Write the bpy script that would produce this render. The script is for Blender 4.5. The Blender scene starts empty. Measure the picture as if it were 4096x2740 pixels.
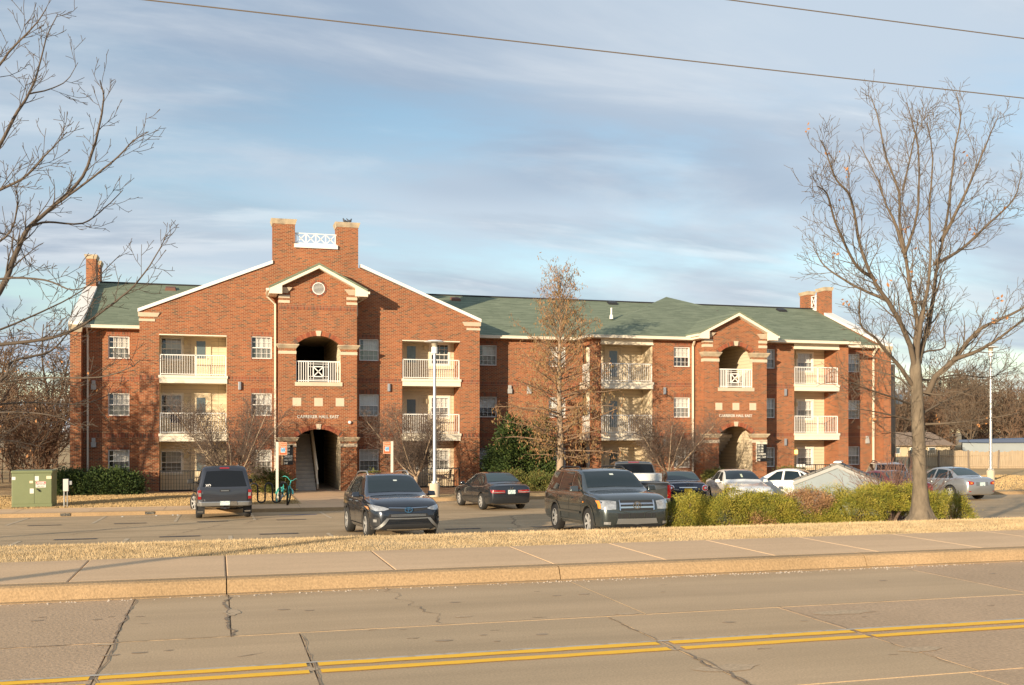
import bpy, bmesh, math, random
import numpy as np
from mathutils import Vector, Matrix, geometry
from mathutils.bvhtree import BVHTree

R = math.radians
SC = bpy.context.scene
COL = SC.collection

# ------------------------------------------------------------------ camera
cam_d = bpy.data.cameras.new('camera')
cam = bpy.data.objects.new('camera', cam_d)
COL.objects.link(cam)
cam.location = (0, 0, 1.65)
cam.rotation_euler = (R(90), 0, R(-16))
cam_d.lens = 36
cam_d.sensor_width = 36
cam_d.shift_y = 0.0872
cam_d.clip_start = 0.1
cam_d.clip_end = 6000
SC.camera = cam

# ------------------------------------------------------------------ light
SUN_DIR = Vector((1.12, 1.0, -0.285)).normalized()      # the way the light travels
SUN_EL = math.asin(-SUN_DIR.z)
SUN_AZ = math.atan2(-SUN_DIR.x, -SUN_DIR.y)
sun_d = bpy.data.lights.new('sun', 'SUN')
sun_d.energy = 4.5
sun_d.angle = R(0.55)
sun_d.color = (1.0, 0.83, 0.60)
sun = bpy.data.objects.new('sun', sun_d)
sun.rotation_euler = SUN_DIR.to_track_quat('-Z', 'Y').to_euler()
sun.location = (-30, -30, 40)
COL.objects.link(sun)

world = bpy.data.worlds.new('World')
SC.world = world
world.use_nodes = True


def build_sky():
    nt = world.node_tree
    nt.nodes.clear()
    N = nt.nodes.new
    L = nt.links.new
    out = N('ShaderNodeOutputWorld')
    bg = N('ShaderNodeBackground')
    bg.inputs['Strength'].default_value = 0.112
    sky = N('ShaderNodeTexSky')
    sky.sky_type = 'NISHITA'
    sky.sun_disc = False
    sky.sun_elevation = SUN_EL
    sky.sun_rotation = SUN_AZ % (2 * math.pi)
    sky.air_density = 1.0
    sky.dust_density = 0.15
    sky.ozone_density = 1.6
    tc = N('ShaderNodeTexCoord')
    sep = N('ShaderNodeSeparateXYZ')
    L(tc.outputs['Generated'], sep.inputs[0])

    def math_(op, a, b=None, clamp=False):
        m = N('ShaderNodeMath')
        m.operation = op
        m.use_clamp = clamp
        for i, v in enumerate((a, b)):
            if v is None:
                continue
            if isinstance(v, (int, float)):
                m.inputs[i].default_value = v
            else:
                L(v, m.inputs[i])
        return m.outputs[0]

    def ramp(fac, stops):
        r = N('ShaderNodeValToRGB')
        r.color_ramp.interpolation = 'EASE'
        els = r.color_ramp.elements
        while len(els) < len(stops):
            els.new(0.5)
        for e, (p, v) in zip(els, stops):
            e.position = p
            e.color = (v, v, v, 1) if isinstance(v, (int, float)) else (*v, 1)
        L(fac, r.inputs[0])
        return r.outputs[0]

    # cloud layers lie on a flat deck over the scene, so they shrink towards the horizon
    zz = math_('ADD', math_('MAXIMUM', sep.outputs['Z'], 0.0), 0.16)
    px = math_('DIVIDE', sep.outputs['X'], zz)
    py = math_('DIVIDE', sep.outputs['Y'], zz)
    comb = N('ShaderNodeCombineXYZ')
    L(px, comb.inputs[0])
    L(py, comb.inputs[1])

    def noise(scale, detail, rough, rot, stretch, loc, dist=0.0):
        mp = N('ShaderNodeMapping')
        mp.inputs['Rotation'].default_value = (0, 0, R(rot))
        mp.inputs['Scale'].default_value = stretch
        mp.inputs['Location'].default_value = loc
        L(comb.outputs[0], mp.inputs[0])
        n = N('ShaderNodeTexNoise')
        n.inputs['Scale'].default_value = scale
        n.inputs['Detail'].default_value = detail
        n.inputs['Roughness'].default_value = rough
        n.inputs['Distortion'].default_value = dist
        L(mp.outputs[0], n.inputs['Vector'])
        return n.outputs['Fac']

    def mix(fac, a, b):
        m = N('ShaderNodeMix')
        m.data_type = 'RGBA'
        if isinstance(fac, (int, float)):
            m.inputs['Factor'].default_value = fac
        else:
            L(fac, m.inputs['Factor'])
        for sock, v in ((m.inputs['A'], a), (m.inputs['B'], b)):
            if isinstance(v, tuple):
                sock.default_value = (*v, 1)
            else:
                L(v, sock)
        return m.outputs['Result']

    SKYMUL = (1.0, 1.0, 1.0)
    mul = N('ShaderNodeMix')
    mul.data_type = 'RGBA'
    mul.blend_type = 'MULTIPLY'
    mul.inputs['Factor'].default_value = 1.0
    L(sky.outputs[0], mul.inputs['A'])
    mul.inputs['B'].default_value = (*CLOUD['skymul'], 1)
    base = mul.outputs['Result']
    n1 = noise(0.62, 6.0, 0.55, 24, (1.0, 2.2, 1), CLOUD['l1'], 0.35)
    n2 = noise(1.1, 7.0, 0.58, 16, (0.8, 1.9, 1), CLOUD['l2'], 0.6)
    n3 = noise(0.36, 3.0, 0.5, 30, (1.0, 1.7, 1), CLOUD['l3'], 0.2)
    veil = ramp(n1, ((0.30, 0.0), (0.58, 1.0)))
    wisps = ramp(n2, ((0.46, 0.0), (0.74, 1.0)))
    dark = ramp(n3, ((0.42, 0.0), (0.62, 1.0)))
    cloudc = mix(dark, CLOUD['light'], CLOUD['dark'])
    c1 = mix(math_('MULTIPLY', veil, 0.92), base, cloudc)
    c2 = mix(math_('MULTIPLY', wisps, 0.50), c1, CLOUD['white'])
    n4 = noise(0.85, 8.0, 0.56, 8, (0.75, 1.9, 1), CLOUD['l4'], 0.25)
    n5 = noise(0.85, 8.0, 0.56, 8, (0.75, 1.9, 1), (CLOUD['l4'][0] + .05, CLOUD['l4'][1] + .10, 0), 0.25)
    bank = ramp(n4, ((0.47, 0.0), (0.64, 1.0)))
    rim = ramp(math_('ADD', math_('MULTIPLY', math_('SUBTRACT', n4, n5), 3.5), 0.5), ((0.35, 0.0), (0.8, 1.0)))
    c3 = mix(math_('MULTIPLY', bank, 0.5), c2, mix(rim, CLOUD['bank'], CLOUD['white']))
    L(c3, bg.inputs['Color'])
    L(bg.outputs[0], out.inputs['Surface'])


CLOUD = dict(skymul=(1.0, 0.97, 0.92), light=(2.95, 3.42, 3.95), dark=(1.9, 2.36, 3.02), white=(4.1, 4.3, 4.5),
             l1=(3.1, 1.7, 0), l2=(0.4, 5.2, 0), l3=(7.7, 2.2, 0), l4=(2.3, 8.1, 0), bank=(1.95, 2.3, 2.8))
build_sky()
VS = SC.view_settings
SC.display_settings.display_device = 'sRGB'
VS.view_transform = 'Standard'
VS.look = 'None'
VS.exposure = 0.85
VS.gamma = 1.0
VS.use_curve_mapping = False


# ------------------------------------------------------------------ mesh helper
class MB:
    """Collects geometry and links it as ONE mesh object."""

    def __init__(self):
        self.v = []
        self.f = []
        self.m = []
        self.mi = 0

    def add(self, vs, fs, mi=None):
        o = len(self.v)
        self.v.extend([tuple(p) for p in vs])
        k = self.mi if mi is None else mi
        for f in fs:
            self.f.append(tuple(i + o for i in f))
            self.m.append(k)

    def box(self, x0, x1, y0, y1, z0, z1, mi=None):
        self.add([(x0, y0, z0), (x1, y0, z0), (x1, y1, z0), (x0, y1, z0),
                  (x0, y0, z1), (x1, y0, z1), (x1, y1, z1), (x0, y1, z1)],
                 [(0, 3, 2, 1), (4, 5, 6, 7), (0, 1, 5, 4), (1, 2, 6, 5), (2, 3, 7, 6), (3, 0, 4, 7)], mi)

    def hexa(self, p, mi=None):
        """p: 4 bottom points then 4 top points, counter-clockwise seen from above"""
        self.add(p, [(0, 3, 2, 1), (4, 5, 6, 7), (0, 1, 5, 4), (1, 2, 6, 5), (2, 3, 7, 6), (3, 0, 4, 7)], mi)

    def bar(self, a, b, w, h=None, mi=None, up=(0, 0, 1)):
        a, b = Vector(a), Vector(b)
        h = w if h is None else h
        d = (b - a).normalized()
        s = d.cross(Vector(up))
        if s.length < 1e-4:
            s = d.cross(Vector((0, 1, 0)))
        s.normalize()
        t = s.cross(d).normalized()
        s *= w / 2
        t *= h / 2
        self.add([a - s - t, a + s - t, a + s + t, a - s + t, b - s - t, b + s - t, b + s + t, b - s + t],
                 [(0, 1, 2, 3), (7, 6, 5, 4), (0, 4, 5, 1), (1, 5, 6, 2), (2, 6, 7, 3), (3, 7, 4, 0)], mi)

    def tube(self, pts, rad, n=6, mi=None, cap=True):
        pts = [Vector(p) for p in pts]
        if isinstance(rad, (int, float)):
            rad = [rad] * len(pts)
        o = len(self.v)
        ref = None
        k = self.mi if mi is None else mi
        for i, p in enumerate(pts):
            if i == 0:
                d = pts[1] - pts[0]
            elif i == len(pts) - 1:
                d = pts[-1] - pts[-2]
            else:
                d = pts[i + 1] - pts[i - 1]
            if d.length < 1e-9:
                d = Vector((0, 0, 1))
            d.normalize()
            if ref is None:
                ref = Vector((0.31, 0.95, 0.1)) if abs(d.z) > 0.8 else Vector((0, 0, 1))
            s = d.cross(ref)
            if s.length < 1e-4:
                s = d.cross(Vector((1, 0, 0.2)))
            s.normalize()
            t = s.cross(d)
            ref = t
            r = rad[i]
            for j in range(n):
                a = 2 * math.pi * j / n
                q = p + s * (math.cos(a) * r) + t * (math.sin(a) * r)
                self.v.append((q.x, q.y, q.z))
        for i in range(len(pts) - 1):
            for j in range(n):
                a, b = o + i * n + j, o + i * n + (j + 1) % n
                self.f.append((a, a + n, b + n, b))
                self.m.append(k)
        if cap:
            self.f.append(tuple(o + j for j in range(n)))
            self.m.append(k)
            e = o + (len(pts) - 1) * n
            self.f.append(tuple(e + n - 1 - j for j in range(n)))
            self.m.append(k)

    def lathe(self, prof, n=20, c=(0, 0, 0), axis='z', mi=None, cap=True):
        o = len(self.v)
        k = self.mi if mi is None else mi
        for r, h in prof:
            for j in range(n):
                a = 2 * math.pi * j / n
                x, y = r * math.cos(a), r * math.sin(a)
                p = (x, y, h) if axis == 'z' else ((h, x, y) if axis == 'x' else (y, h, x))
                self.v.append((p[0] + c[0], p[1] + c[1], p[2] + c[2]))
        for i in range(len(prof) - 1):
            for j in range(n):
                a, b = o + i * n + j, o + i * n + (j + 1) % n
                self.f.append((a, b, b + n, a + n))
                self.m.append(k)
        if not cap:
            return
        self.f.append(tuple(o + n - 1 - j for j in range(n)))
        self.m.append(k)
        e = o + (len(prof) - 1) * n
        self.f.append(tuple(e + j for j in range(n)))
        self.m.append(k)

    def prism(self, loops, fn, d0, d1, mi=None):
        """Outline (first loop) with holes, in 2D, given depth d0..d1; fn(a,b,d) -> 3D point."""
        l3 = [[Vector((a, b, 0)) for a, b in l] for l in loops]
        tris = geometry.tessellate_polygon(l3)
        flat = [p for l in loops for p in l]
        n = len(flat)
        vs = [fn(a, b, d0) for a, b in flat] + [fn(a, b, d1) for a, b in flat]
        fs = []
        for t in tris:
            fs.append(tuple(t))
            fs.append(tuple(n + i for i in reversed(t)))
        o = 0
        for l in loops:
            m = len(l)
            for i in range(m):
                j = (i + 1) % m
                fs.append((o + i, o + j, n + o + j, n + o + i))
            o += m
        self.add(vs, fs, mi)

    def build(self, name, mats, parent=None, smooth=False, bevel=0.0, fix=True, autos=None):
        off = Vector((0, 0, 0))
        p = parent
        while p is not None:
            off += p.location
            p = p.parent
        me = bpy.data.meshes.new(name)
        v = np.array(self.v, dtype=np.float64).reshape(-1, 3) - np.array(off)
        me.from_pydata(v.tolist(), [], self.f)
        if not isinstance(mats, (list, tuple)):
            mats = [mats]
        for m in mats:
            me.materials.append(m)
        if len(mats) > 1:
            me.polygons.foreach_set('material_index', self.m)
        if fix and len(self.f) < 30000:
            bm = bmesh.new()
            bm.from_mesh(me)
            bmesh.ops.recalc_face_normals(bm, faces=bm.faces)
            bm.to_mesh(me)
            bm.free()
        if smooth or autos:
            me.polygons.foreach_set('use_smooth', [True] * len(me.polygons))
            if autos:
                me.set_sharp_from_angle(angle=R(autos))
        me.update()
        o = bpy.data.objects.new(name, me)
        COL.objects.link(o)
        if parent is not None:
            o.parent = parent
        if bevel:
            b = o.modifiers.new('bevel', 'BEVEL')
            b.width = bevel
            b.segments = 2
            b.limit_method = 'ANGLE'
            b.angle_limit = R(40)
        return o


def XZ(y_sign=1):
    return lambda a, b, d: (a, d, b)


def tag(o, label=None, cat=None, group=None, kind=None):
    if label:
        o['label'] = label
    if cat:
        o['category'] = cat
    if group:
        o['group'] = group
    if kind:
        o['kind'] = kind
    return o


def thing(name, loc, label, cat, rz=0.0, group=None):
    o = bpy.data.objects.new(name, None)
    o.location = loc
    o.rotation_euler = (0, 0, rz)
    o.empty_display_size = 0.3
    COL.objects.link(o)
    return tag(o, label, cat, group)


def copy_tree(o, parent=None):
    c = o.copy()
    COL.objects.link(c)
    c.parent = parent
    for ch in list(o.children):
        copy_tree(ch, c)
    return c


# ------------------------------------------------------------------ materials
def mat(name, col, rough=0.7, metal=0.0, var=None, bump=None, spec=0.5, coat=0.0, stretch=None, emit=None, ramp=None):
    """col base colour; var=(scale, amount[, detail]) brightness variation; bump=(scale, strength);
    ramp=(scale, colour2, lo, hi) mixes in a second colour by noise"""
    m = bpy.data.materials.new(name)
    m.use_nodes = True
    nt = m.node_tree
    b = nt.nodes['Principled BSDF']
    N, L = nt.nodes.new, nt.links.new
    b.inputs['Base Color'].default_value = (*col, 1)
    b.inputs['Roughness'].default_value = rough
    b.inputs['Metallic'].default_value = metal
    b.inputs['Specular IOR Level'].default_value = spec
    b.inputs['Coat Weight'].default_value = coat
    b.inputs['Coat Roughness'].default_value = 0.06
    if emit:
        b.inputs['Emission Color'].default_value = (*emit[0], 1)
        b.inputs['Emission Strength'].default_value = emit[1]
    vec = None
    if var or bump or ramp:
        g = N('ShaderNodeNewGeometry')
        vec = g.outputs['Position']
        if stretch:
            mp = N('ShaderNodeMapping')
            mp.inputs['Scale'].default_value = stretch
            L(vec, mp.inputs[0])
            vec = mp.outputs[0]
    last = None
    if ramp:
        n = N('ShaderNodeTexNoise')
        n.inputs['Scale'].default_value = ramp[0]
        n.inputs['Detail'].default_value = 5
        L(vec, n.inputs['Vector'])
        mr = N('ShaderNodeMapRange')
        mr.inputs['From Min'].default_value = ramp[2]
        mr.inputs['From Max'].default_value = ramp[3]
        L(n.outputs['Fac'], mr.inputs['Value'])
        mx = N('ShaderNodeMix')
        mx.data_type = 'RGBA'
        L(mr.outputs['Result'], mx.inputs['Factor'])
        mx.inputs['A'].default_value = (*col, 1)
        mx.inputs['B'].default_value = (*ramp[1], 1)
        last = mx.outputs['Result']
        L(last, b.inputs['Base Color'])
    if var:
        n = N('ShaderNodeTexNoise')
        n.inputs['Scale'].default_value = var[0]
        n.inputs['Detail'].default_value = var[2] if len(var) > 2 else 6
        n.inputs['Roughness'].default_value = 0.65
        L(vec, n.inputs['Vector'])
        mr = N('ShaderNodeMapRange')
        mr.inputs['From Min'].default_value = 0.25
        mr.inputs['From Max'].default_value = 0.75
        mr.inputs['To Min'].default_value = 1 - var[1]
        mr.inputs['To Max'].default_value = 1 + var[1]
        L(n.outputs['Fac'], mr.inputs['Value'])
        mx = N('ShaderNodeVectorMath')
        mx.operation = 'SCALE'
        if last is None:
            mx.inputs[0].default_value = col
        else:
            L(last, mx.inputs[0])
        L(mr.outputs['Result'], mx.inputs['Scale'])
        L(mx.outputs[0], b.inputs['Base Color'])
    if bump:
        n = N('ShaderNodeTexNoise')
        n.inputs['Scale'].default_value = bump[0]
        n.inputs['Detail'].default_value = 4
        L(vec, n.inputs['Vector'])
        bp = N('ShaderNodeBump')
        bp.inputs['Strength'].default_value = bump[1]
        bp.inputs['Distance'].default_value = 0.02
        L(n.outputs['Fac'], bp.inputs['Height'])
        L(bp.outputs[0], b.inputs['Normal'])
    return m


def brick_mat(name, bw, rh, mort, offset, cols, mortar, grime=0.2):
    m = bpy.data.materials.new(name)
    m.use_nodes = True
    nt = m.node_tree
    b = nt.nodes['Principled BSDF']
    N, L = nt.nodes.new, nt.links.new
    b.inputs['Roughness'].default_value = 0.85
    b.inputs['Specular IOR Level'].default_value = 0.25
    g = N('ShaderNodeNewGeometry')
    sp = N('ShaderNodeSeparateXYZ')
    L(g.outputs['Position'], sp.inputs[0])
    sn = N('ShaderNodeSeparateXYZ')
    L(g.outputs['True Normal'], sn.inputs[0])
    ab = N('ShaderNodeMath')
    ab.operation = 'ABSOLUTE'
    L(sn.outputs[0], ab.inputs[0])
    gt = N('ShaderNodeMath')
    gt.operation = 'GREATER_THAN'
    gt.inputs[1].default_value = 0.6
    L(ab.outputs[0], gt.inputs[0])
    mx = N('ShaderNodeMix')
    mx.data_type = 'FLOAT'
    L(gt.outputs[0], mx.inputs['Factor'])
    L(sp.outputs[0], mx.inputs['A'])
    L(sp.outputs[1], mx.inputs['B'])
    cb = N('ShaderNodeCombineXYZ')
    L(mx.outputs['Result'], cb.inputs[0])
    L(sp.outputs[2], cb.inputs[1])
    br = N('ShaderNodeTexBrick')
    br.offset = offset
    br.inputs['Color1'].default_value = (0, 0, 0, 1)
    br.inputs['Color2'].default_value = (1, 1, 1, 1)
    br.inputs['Mortar'].default_value = (0.5, 0.5, 0.5, 1)
    br.inputs['Scale'].default_value = 1.0
    br.inputs['Mortar Size'].default_value = mort
    br.inputs['Mortar Smooth'].default_value = 0.2
    br.inputs['Brick Width'].default_value = bw
    br.inputs['Row Height'].default_value = rh
    L(cb.outputs[0], br.inputs['Vector'])
    r = N('ShaderNodeValToRGB')
    r.color_ramp.interpolation = 'CONSTANT'
    els = r.color_ramp.elements
    while len(els) < len(cols):
        els.new(0.5)
    for e, (p, c) in zip(els, cols):
        e.position = p
        e.color = (*c, 1)
    L(br.outputs['Color'], r.inputs[0])
    n = N('ShaderNodeTexNoise')
    n.inputs['Scale'].default_value = 0.9
    n.inputs['Detail'].default_value = 7
    mpn = N('ShaderNodeMapping')
    mpn.inputs['Scale'].default_value = (1.3, 1.3, 0.45)
    L(g.outputs['Position'], mpn.inputs[0])
    L(mpn.outputs[0], n.inputs['Vector'])
    mr = N('ShaderNodeMapRange')
    mr.inputs['From Min'].default_value = 0.3
    mr.inputs['From Max'].default_value = 0.7
    mr.inputs['To Min'].default_value = 1 - grime
    mr.inputs['To Max'].default_value = 1 + grime
    L(n.outputs['Fac'], mr.inputs['Value'])
    sc = N('ShaderNodeVectorMath')
    sc.operation = 'SCALE'
    L(r.outputs[0], sc.inputs[0])
    L(mr.outputs['Result'], sc.inputs['Scale'])
    mm = N('ShaderNodeMix')
    mm.data_type = 'RGBA'
    L(br.outputs['Fac'], mm.inputs['Factor'])
    L(sc.outputs[0], mm.inputs['A'])
    mm.inputs['B'].default_value = (*mortar, 1)
    L(mm.outputs['Result'], b.inputs['Base Color'])
    bp = N('ShaderNodeBump')
    bp.invert = True
    bp.inputs['Strength'].default_value = 0.6
    bp.inputs['Distance'].default_value = 0.006
    L(br.outputs['Fac'], bp.inputs['Height'])
    L(bp.outputs[0], b.inputs['Normal'])
    return m


BRICKC = [(0.0, (0.135, 0.062, 0.036)), (0.09, (0.225, 0.062, 0.025)), (0.32, (0.285, 0.083, 0.031)), (0.55, (0.325, 0.099, 0.037)),
          (0.75, (0.27, 0.076, 0.029)), (0.94, (0.17, 0.075, 0.042))]
BRICKS = [(0.0, (0.12, 0.053, 0.034)), (0.2, (0.205, 0.053, 0.024)), (0.5, (0.265, 0.071, 0.031)), (0.8, (0.23, 0.059, 0.028)), (0.92, (0.15, 0.062, 0.04))]
MORTAR = (0.37, 0.245, 0.145)
brick = brick_mat('brick', 0.21, 0.0705, 0.009, 0.5, BRICKC, MORTAR)
brick_soldier = brick_mat('soldier_brick', 0.0705, 0.225, 0.008, 0.0, BRICKS, (0.36, 0.22, 0.14))
cast_stone = mat('cast_stone', (0.58, 0.47, 0.34), 0.8, var=(2.5, 0.12))
stone_cap = mat('weathered_stone', (0.50, 0.40, 0.27), 0.85, var=(1.8, 0.25), ramp=(2.2, (0.28, 0.23, 0.17), 0.5, 0.75))
cream = mat('cream_siding', (0.62, 0.51, 0.35), 0.7, var=(3, 0.05))
trim = mat('cream_trim', (0.76, 0.68, 0.54), 0.55, var=(2, 0.05))
white_paint = mat('white_paint', (0.78, 0.75, 0.70), 0.5)
white_metal = mat('white_metal_coping', (0.76, 0.74, 0.70), 0.42, var=(2.5, 0.06))
dark_void = mat('dark_interior', (0.02, 0.018, 0.016), 0.9)  # near-black colour stands for the darkness of unlit rooms and passage
black_iron = mat('black_iron', (0.02, 0.02, 0.02), 0.5)
concrete_slab = mat('slab_concrete', (0.42, 0.34, 0.25), 0.9, var=(5, 0.12))
step_conc = mat('stair_concrete', (0.42, 0.37, 0.31), 0.9, var=(4, 0.15))
# ------------------------------------------------------------------ more building materials
siding = brick_mat('lap_siding', 40.0, 0.19, 0.012, 0.0, [(0.0, (0.64, 0.53, 0.365)), (0.5, (0.655, 0.54, 0.375))], (0.44, 0.36, 0.25), 0.05)


def shingle_mat():
    m = bpy.data.materials.new('green_shingles')
    m.use_nodes = True
    nt = m.node_tree
    b = nt.nodes['Principled BSDF']
    N, L = nt.nodes.new, nt.links.new
    b.inputs['Roughness'].default_value = 0.9
    b.inputs['Specular IOR Level'].default_value = 0.2
    g = N('ShaderNodeNewGeometry')
    sp = N('ShaderNodeSeparateXYZ')
    L(g.outputs['Position'], sp.inputs[0])
    cb = N('ShaderNodeCombineXYZ')
    L(sp.outputs[0], cb.inputs[0])
    L(sp.outputs[2], cb.inputs[1])
    br = N('ShaderNodeTexBrick')
    br.inputs['Color1'].default_value = (0, 0, 0, 1)
    br.inputs['Color2'].default_value = (1, 1, 1, 1)
    br.inputs['Scale'].default_value = 1
    br.inputs['Mortar Size'].default_value = 0.0
    br.inputs['Brick Width'].default_value = 0.55
    br.inputs['Row Height'].default_value = 0.056
    L(cb.outputs[0], br.inputs['Vector'])
    r = N('ShaderNodeValToRGB')
    els = r.color_ramp.elements
    els[0].position, els[0].color = 0.0, (0.135, 0.163, 0.112, 1)
    els[1].position, els[1].color = 1.0, (0.195, 0.225, 0.158, 1)
    e = els.new(0.5)
    e.color = (0.165, 0.195, 0.135, 1)
    L(br.outputs['Color'], r.inputs[0])
    mp = N('ShaderNodeMapping')
    mp.inputs['Scale'].default_value = (0.8, 0.8, 16.0)
    L(g.outputs['Position'], mp.inputs[0])
    n = N('ShaderNodeTexNoise')
    n.inputs['Scale'].default_value = 0.8
    n.inputs['Detail'].default_value = 5
    L(mp.outputs[0], n.inputs['Vector'])
    mr = N('ShaderNodeMapRange')
    mr.inputs['From Min'].default_value = 0.3
    mr.inputs['From Max'].default_value = 0.7
    mr.inputs['To Min'].default_value = 0.89
    mr.inputs['To Max'].default_value = 1.11
    L(n.outputs['Fac'], mr.inputs['Value'])
    sc = N('ShaderNodeVectorMath')
    sc.operation = 'SCALE'
    L(r.outputs[0], sc.inputs[0])
    L(mr.outputs['Result'], sc.inputs['Scale'])
    L(sc.outputs[0], b.inputs['Base Color'])
    return m


shingles = shingle_mat()


def glass_mat(name, dark, tint=(0.02, 0.025, 0.03)):
    """window pane: part see-through, part dark body, with a mirror coat"""
    m = bpy.data.materials.new(name)
    m.use_nodes = True
    nt = m.node_tree
    nt.nodes.clear()
    N, L = nt.nodes.new, nt.links.new
    out = N('ShaderNodeOutputMaterial')
    tr = N('ShaderNodeBsdfTransparent')
    df = N('ShaderNodeBsdfDiffuse')
    df.inputs['Color'].default_value = (*tint, 1)
    gl = N('ShaderNodeBsdfGlossy')
    gl.inputs['Roughness'].default_value = 0.02
    m1 = N('ShaderNodeMixShader')
    m1.inputs[0].default_value = dark
    L(tr.outputs[0], m1.inputs[1])
    L(df.outputs[0], m1.inputs[2])
    fr = N('ShaderNodeFresnel')
    fr.inputs['IOR'].default_value = 1.5
    ad = N('ShaderNodeMath')
    ad.operation = 'MULTIPLY_ADD'
    ad.inputs[1].default_value = 1.0
    ad.inputs[2].default_value = 0.06
    gb = N('ShaderNodeNewGeometry')
    inv = N('ShaderNodeMath')
    inv.operation = 'SUBTRACT'
    inv.inputs[0].default_value = 1.0
    L(gb.outputs['Backfacing'], inv.inputs[1])
    fm = N('ShaderNodeMath')
    fm.operation = 'MULTIPLY'
    L(fr.outputs[0], fm.inputs[0])
    L(inv.outputs[0], fm.inputs[1])
    L(fm.outputs[0], ad.inputs[0])
    m2 = N('ShaderNodeMixShader')
    L(ad.outputs[0], m2.inputs[0])
    L(m1.outputs[0], m2.inputs[1])
    L(gl.outputs[0], m2.inputs[2])
    L(m2.outputs[0], out.inputs['Surface'])
    return m


glass_up = glass_mat('window_glass', 0.12)
glass_low = glass_mat('screened_glass', 0.50, (0.05, 0.05, 0.05))
blind_m = mat('window_blind', (0.72, 0.70, 0.64), 0.8)
curtain_m = mat('window_curtain', (0.60, 0.57, 0.50), 0.9, var=(9, 0.25), stretch=(3, 3, 0.1))
light_box = mat('grey_lamp_box', (0.32, 0.34, 0.37), 0.45, 0.4)
meter_box = mat('grey_box', (0.38, 0.37, 0.35), 0.6)
lamp_glow = mat('lit_lamp_lens', (0.8, 0.5, 0.2), 0.5, emit=((1.0, 0.55, 0.15), 2.0))
lens_dull = mat('lamp_lens', (0.62, 0.50, 0.30), 0.5)

# ------------------------------------------------------------------ the building
GZ = -1.5
Y0, YW, YB = 53.0, 54.9, 51.8
B = thing('apartment_building', (16.5, 53.0, -1.35),
          'long three storey red brick residence hall with green roof, balconies and tall entrance gable', 'building')
rng = random.Random(5)
fXZ = lambda a, b, d: (a, d, b)
fYZ = lambda a, b, d: (d, a, b)


def rect(x0, x1, z0, z1):
    return [(x0, z0), (x1, z0), (x1, z1), (x0, z1)]


WZ = [(-0.38, 0.75), (2.46, 3.59), (5.33, 6.45)]
WW = 1.0
win_g = [2.085, 7.5]
win_wl = [-4.81]
win_lk = [14.36, 18.4]
win_r = [25.19, 30.6]
win_wr = [37.6]


def whole(xs):
    return [rect(x - WW / 2, x + WW / 2, a, b) for x in xs for a, b in WZ]


BALC = [(-2.79, 0.40, Y0), (9.23, 12.33, Y0), (20.32, 23.39, Y0), (32.36, 35.33, Y0)]
# gable front with its chimney tower
w = MB()
outline = [(-3.7, GZ), (13.4, GZ), (13.4, 7.52), (6.94, 10.12), (6.94, 12.17), (5.85, 12.17), (5.85, 11.0), (3.74, 11.0), (3.74, 12.17),
           (2.65, 12.17), (2.65, 10.12), (-3.7, 7.52)]
w.prism([outline] + whole(win_g) + [rect(-2.79, 0.40, -1.3, 6.45), rect(9.23, 12.33, -1.3, 6.45), rect(3.25, 6.4, -1.3, 7.0)], fXZ, Y0, Y0 + 0.32)
w.build('front_wall', brick, B)
tw = MB()                      # the two flues behind the parapet give the tower its depth
tw.box(2.65, 3.74, Y0 + 0.32, Y0 + 0.95, 9.0, 12.17)
tw.build('chimney', brick, B)
tw = MB()
tw.box(5.85, 6.94, Y0 + 0.32, Y0 + 0.95, 9.0, 12.17)
tw.build('chimney', brick, B)
sw = MB()
sw.box(-3.7, -3.4, Y0 + 0.32, YW + 0.1, GZ, 7.4)
sw.build('side_wall', brick, B)
sw = MB()
sw.box(13.1, 13.4, Y0 + 0.32, YW + 0.1, GZ, 7.4)
sw.build('side_wall', brick, B)
# set-back wings
w = MB()
w.prism([rect(-6.5, -3.7, GZ, 6.84)] + whole(win_wl), fXZ, YW, YW + 0.3)
w.build('wing_wall', brick, B)
w = MB()
w.prism([rect(13.4, 20.1, GZ, 6.84)] + whole(win_lk), fXZ, YW, YW + 0.3)
w.build('link_wall', brick, B)
w = MB()
w.prism([rect(36.0, 39.25, GZ, 6.84)] + whole(win_wr), fXZ, YW, YW + 0.3)
w.build('wing_wall', brick, B)
# right hand front
w = MB()
w.prism([rect(19.8, 36.0, GZ, 6.8)] + whole(win_r) + [rect(20.32, 23.39, -1.3, 6.58), rect(32.36, 35.33, -1.3, 6.58), rect(26.4, 29.4, -1.3, 6.7)],
        fXZ, Y0, Y0 + 0.32)
w.build('front_wall', brick, B)
w = MB()
w.prism([rect(Y0 + 0.32, YW, GZ, 6.8), rect(Y0 + 0.42, YW - 0.12, 4.43, 6.5), rect(Y0 + 0.42, YW - 0.12, 1.56, 3.95), rect(Y0 + 0.42, YW - 0.12, -1.25, 1.1)],
        fYZ, 19.8, 20.05)
w.build('side_wall', brick, B)
w = MB()
w.box(35.7, 36.0, Y0 + 0.32, YW + 0.1, GZ, 6.8)
w.build('side_wall', brick, B)
# back and inner walls close the block
w = MB()
w.box(-6.5, 39.3, 69.0, 69.25, GZ, 6.9)
w.build('back_wall', brick, B)


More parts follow.
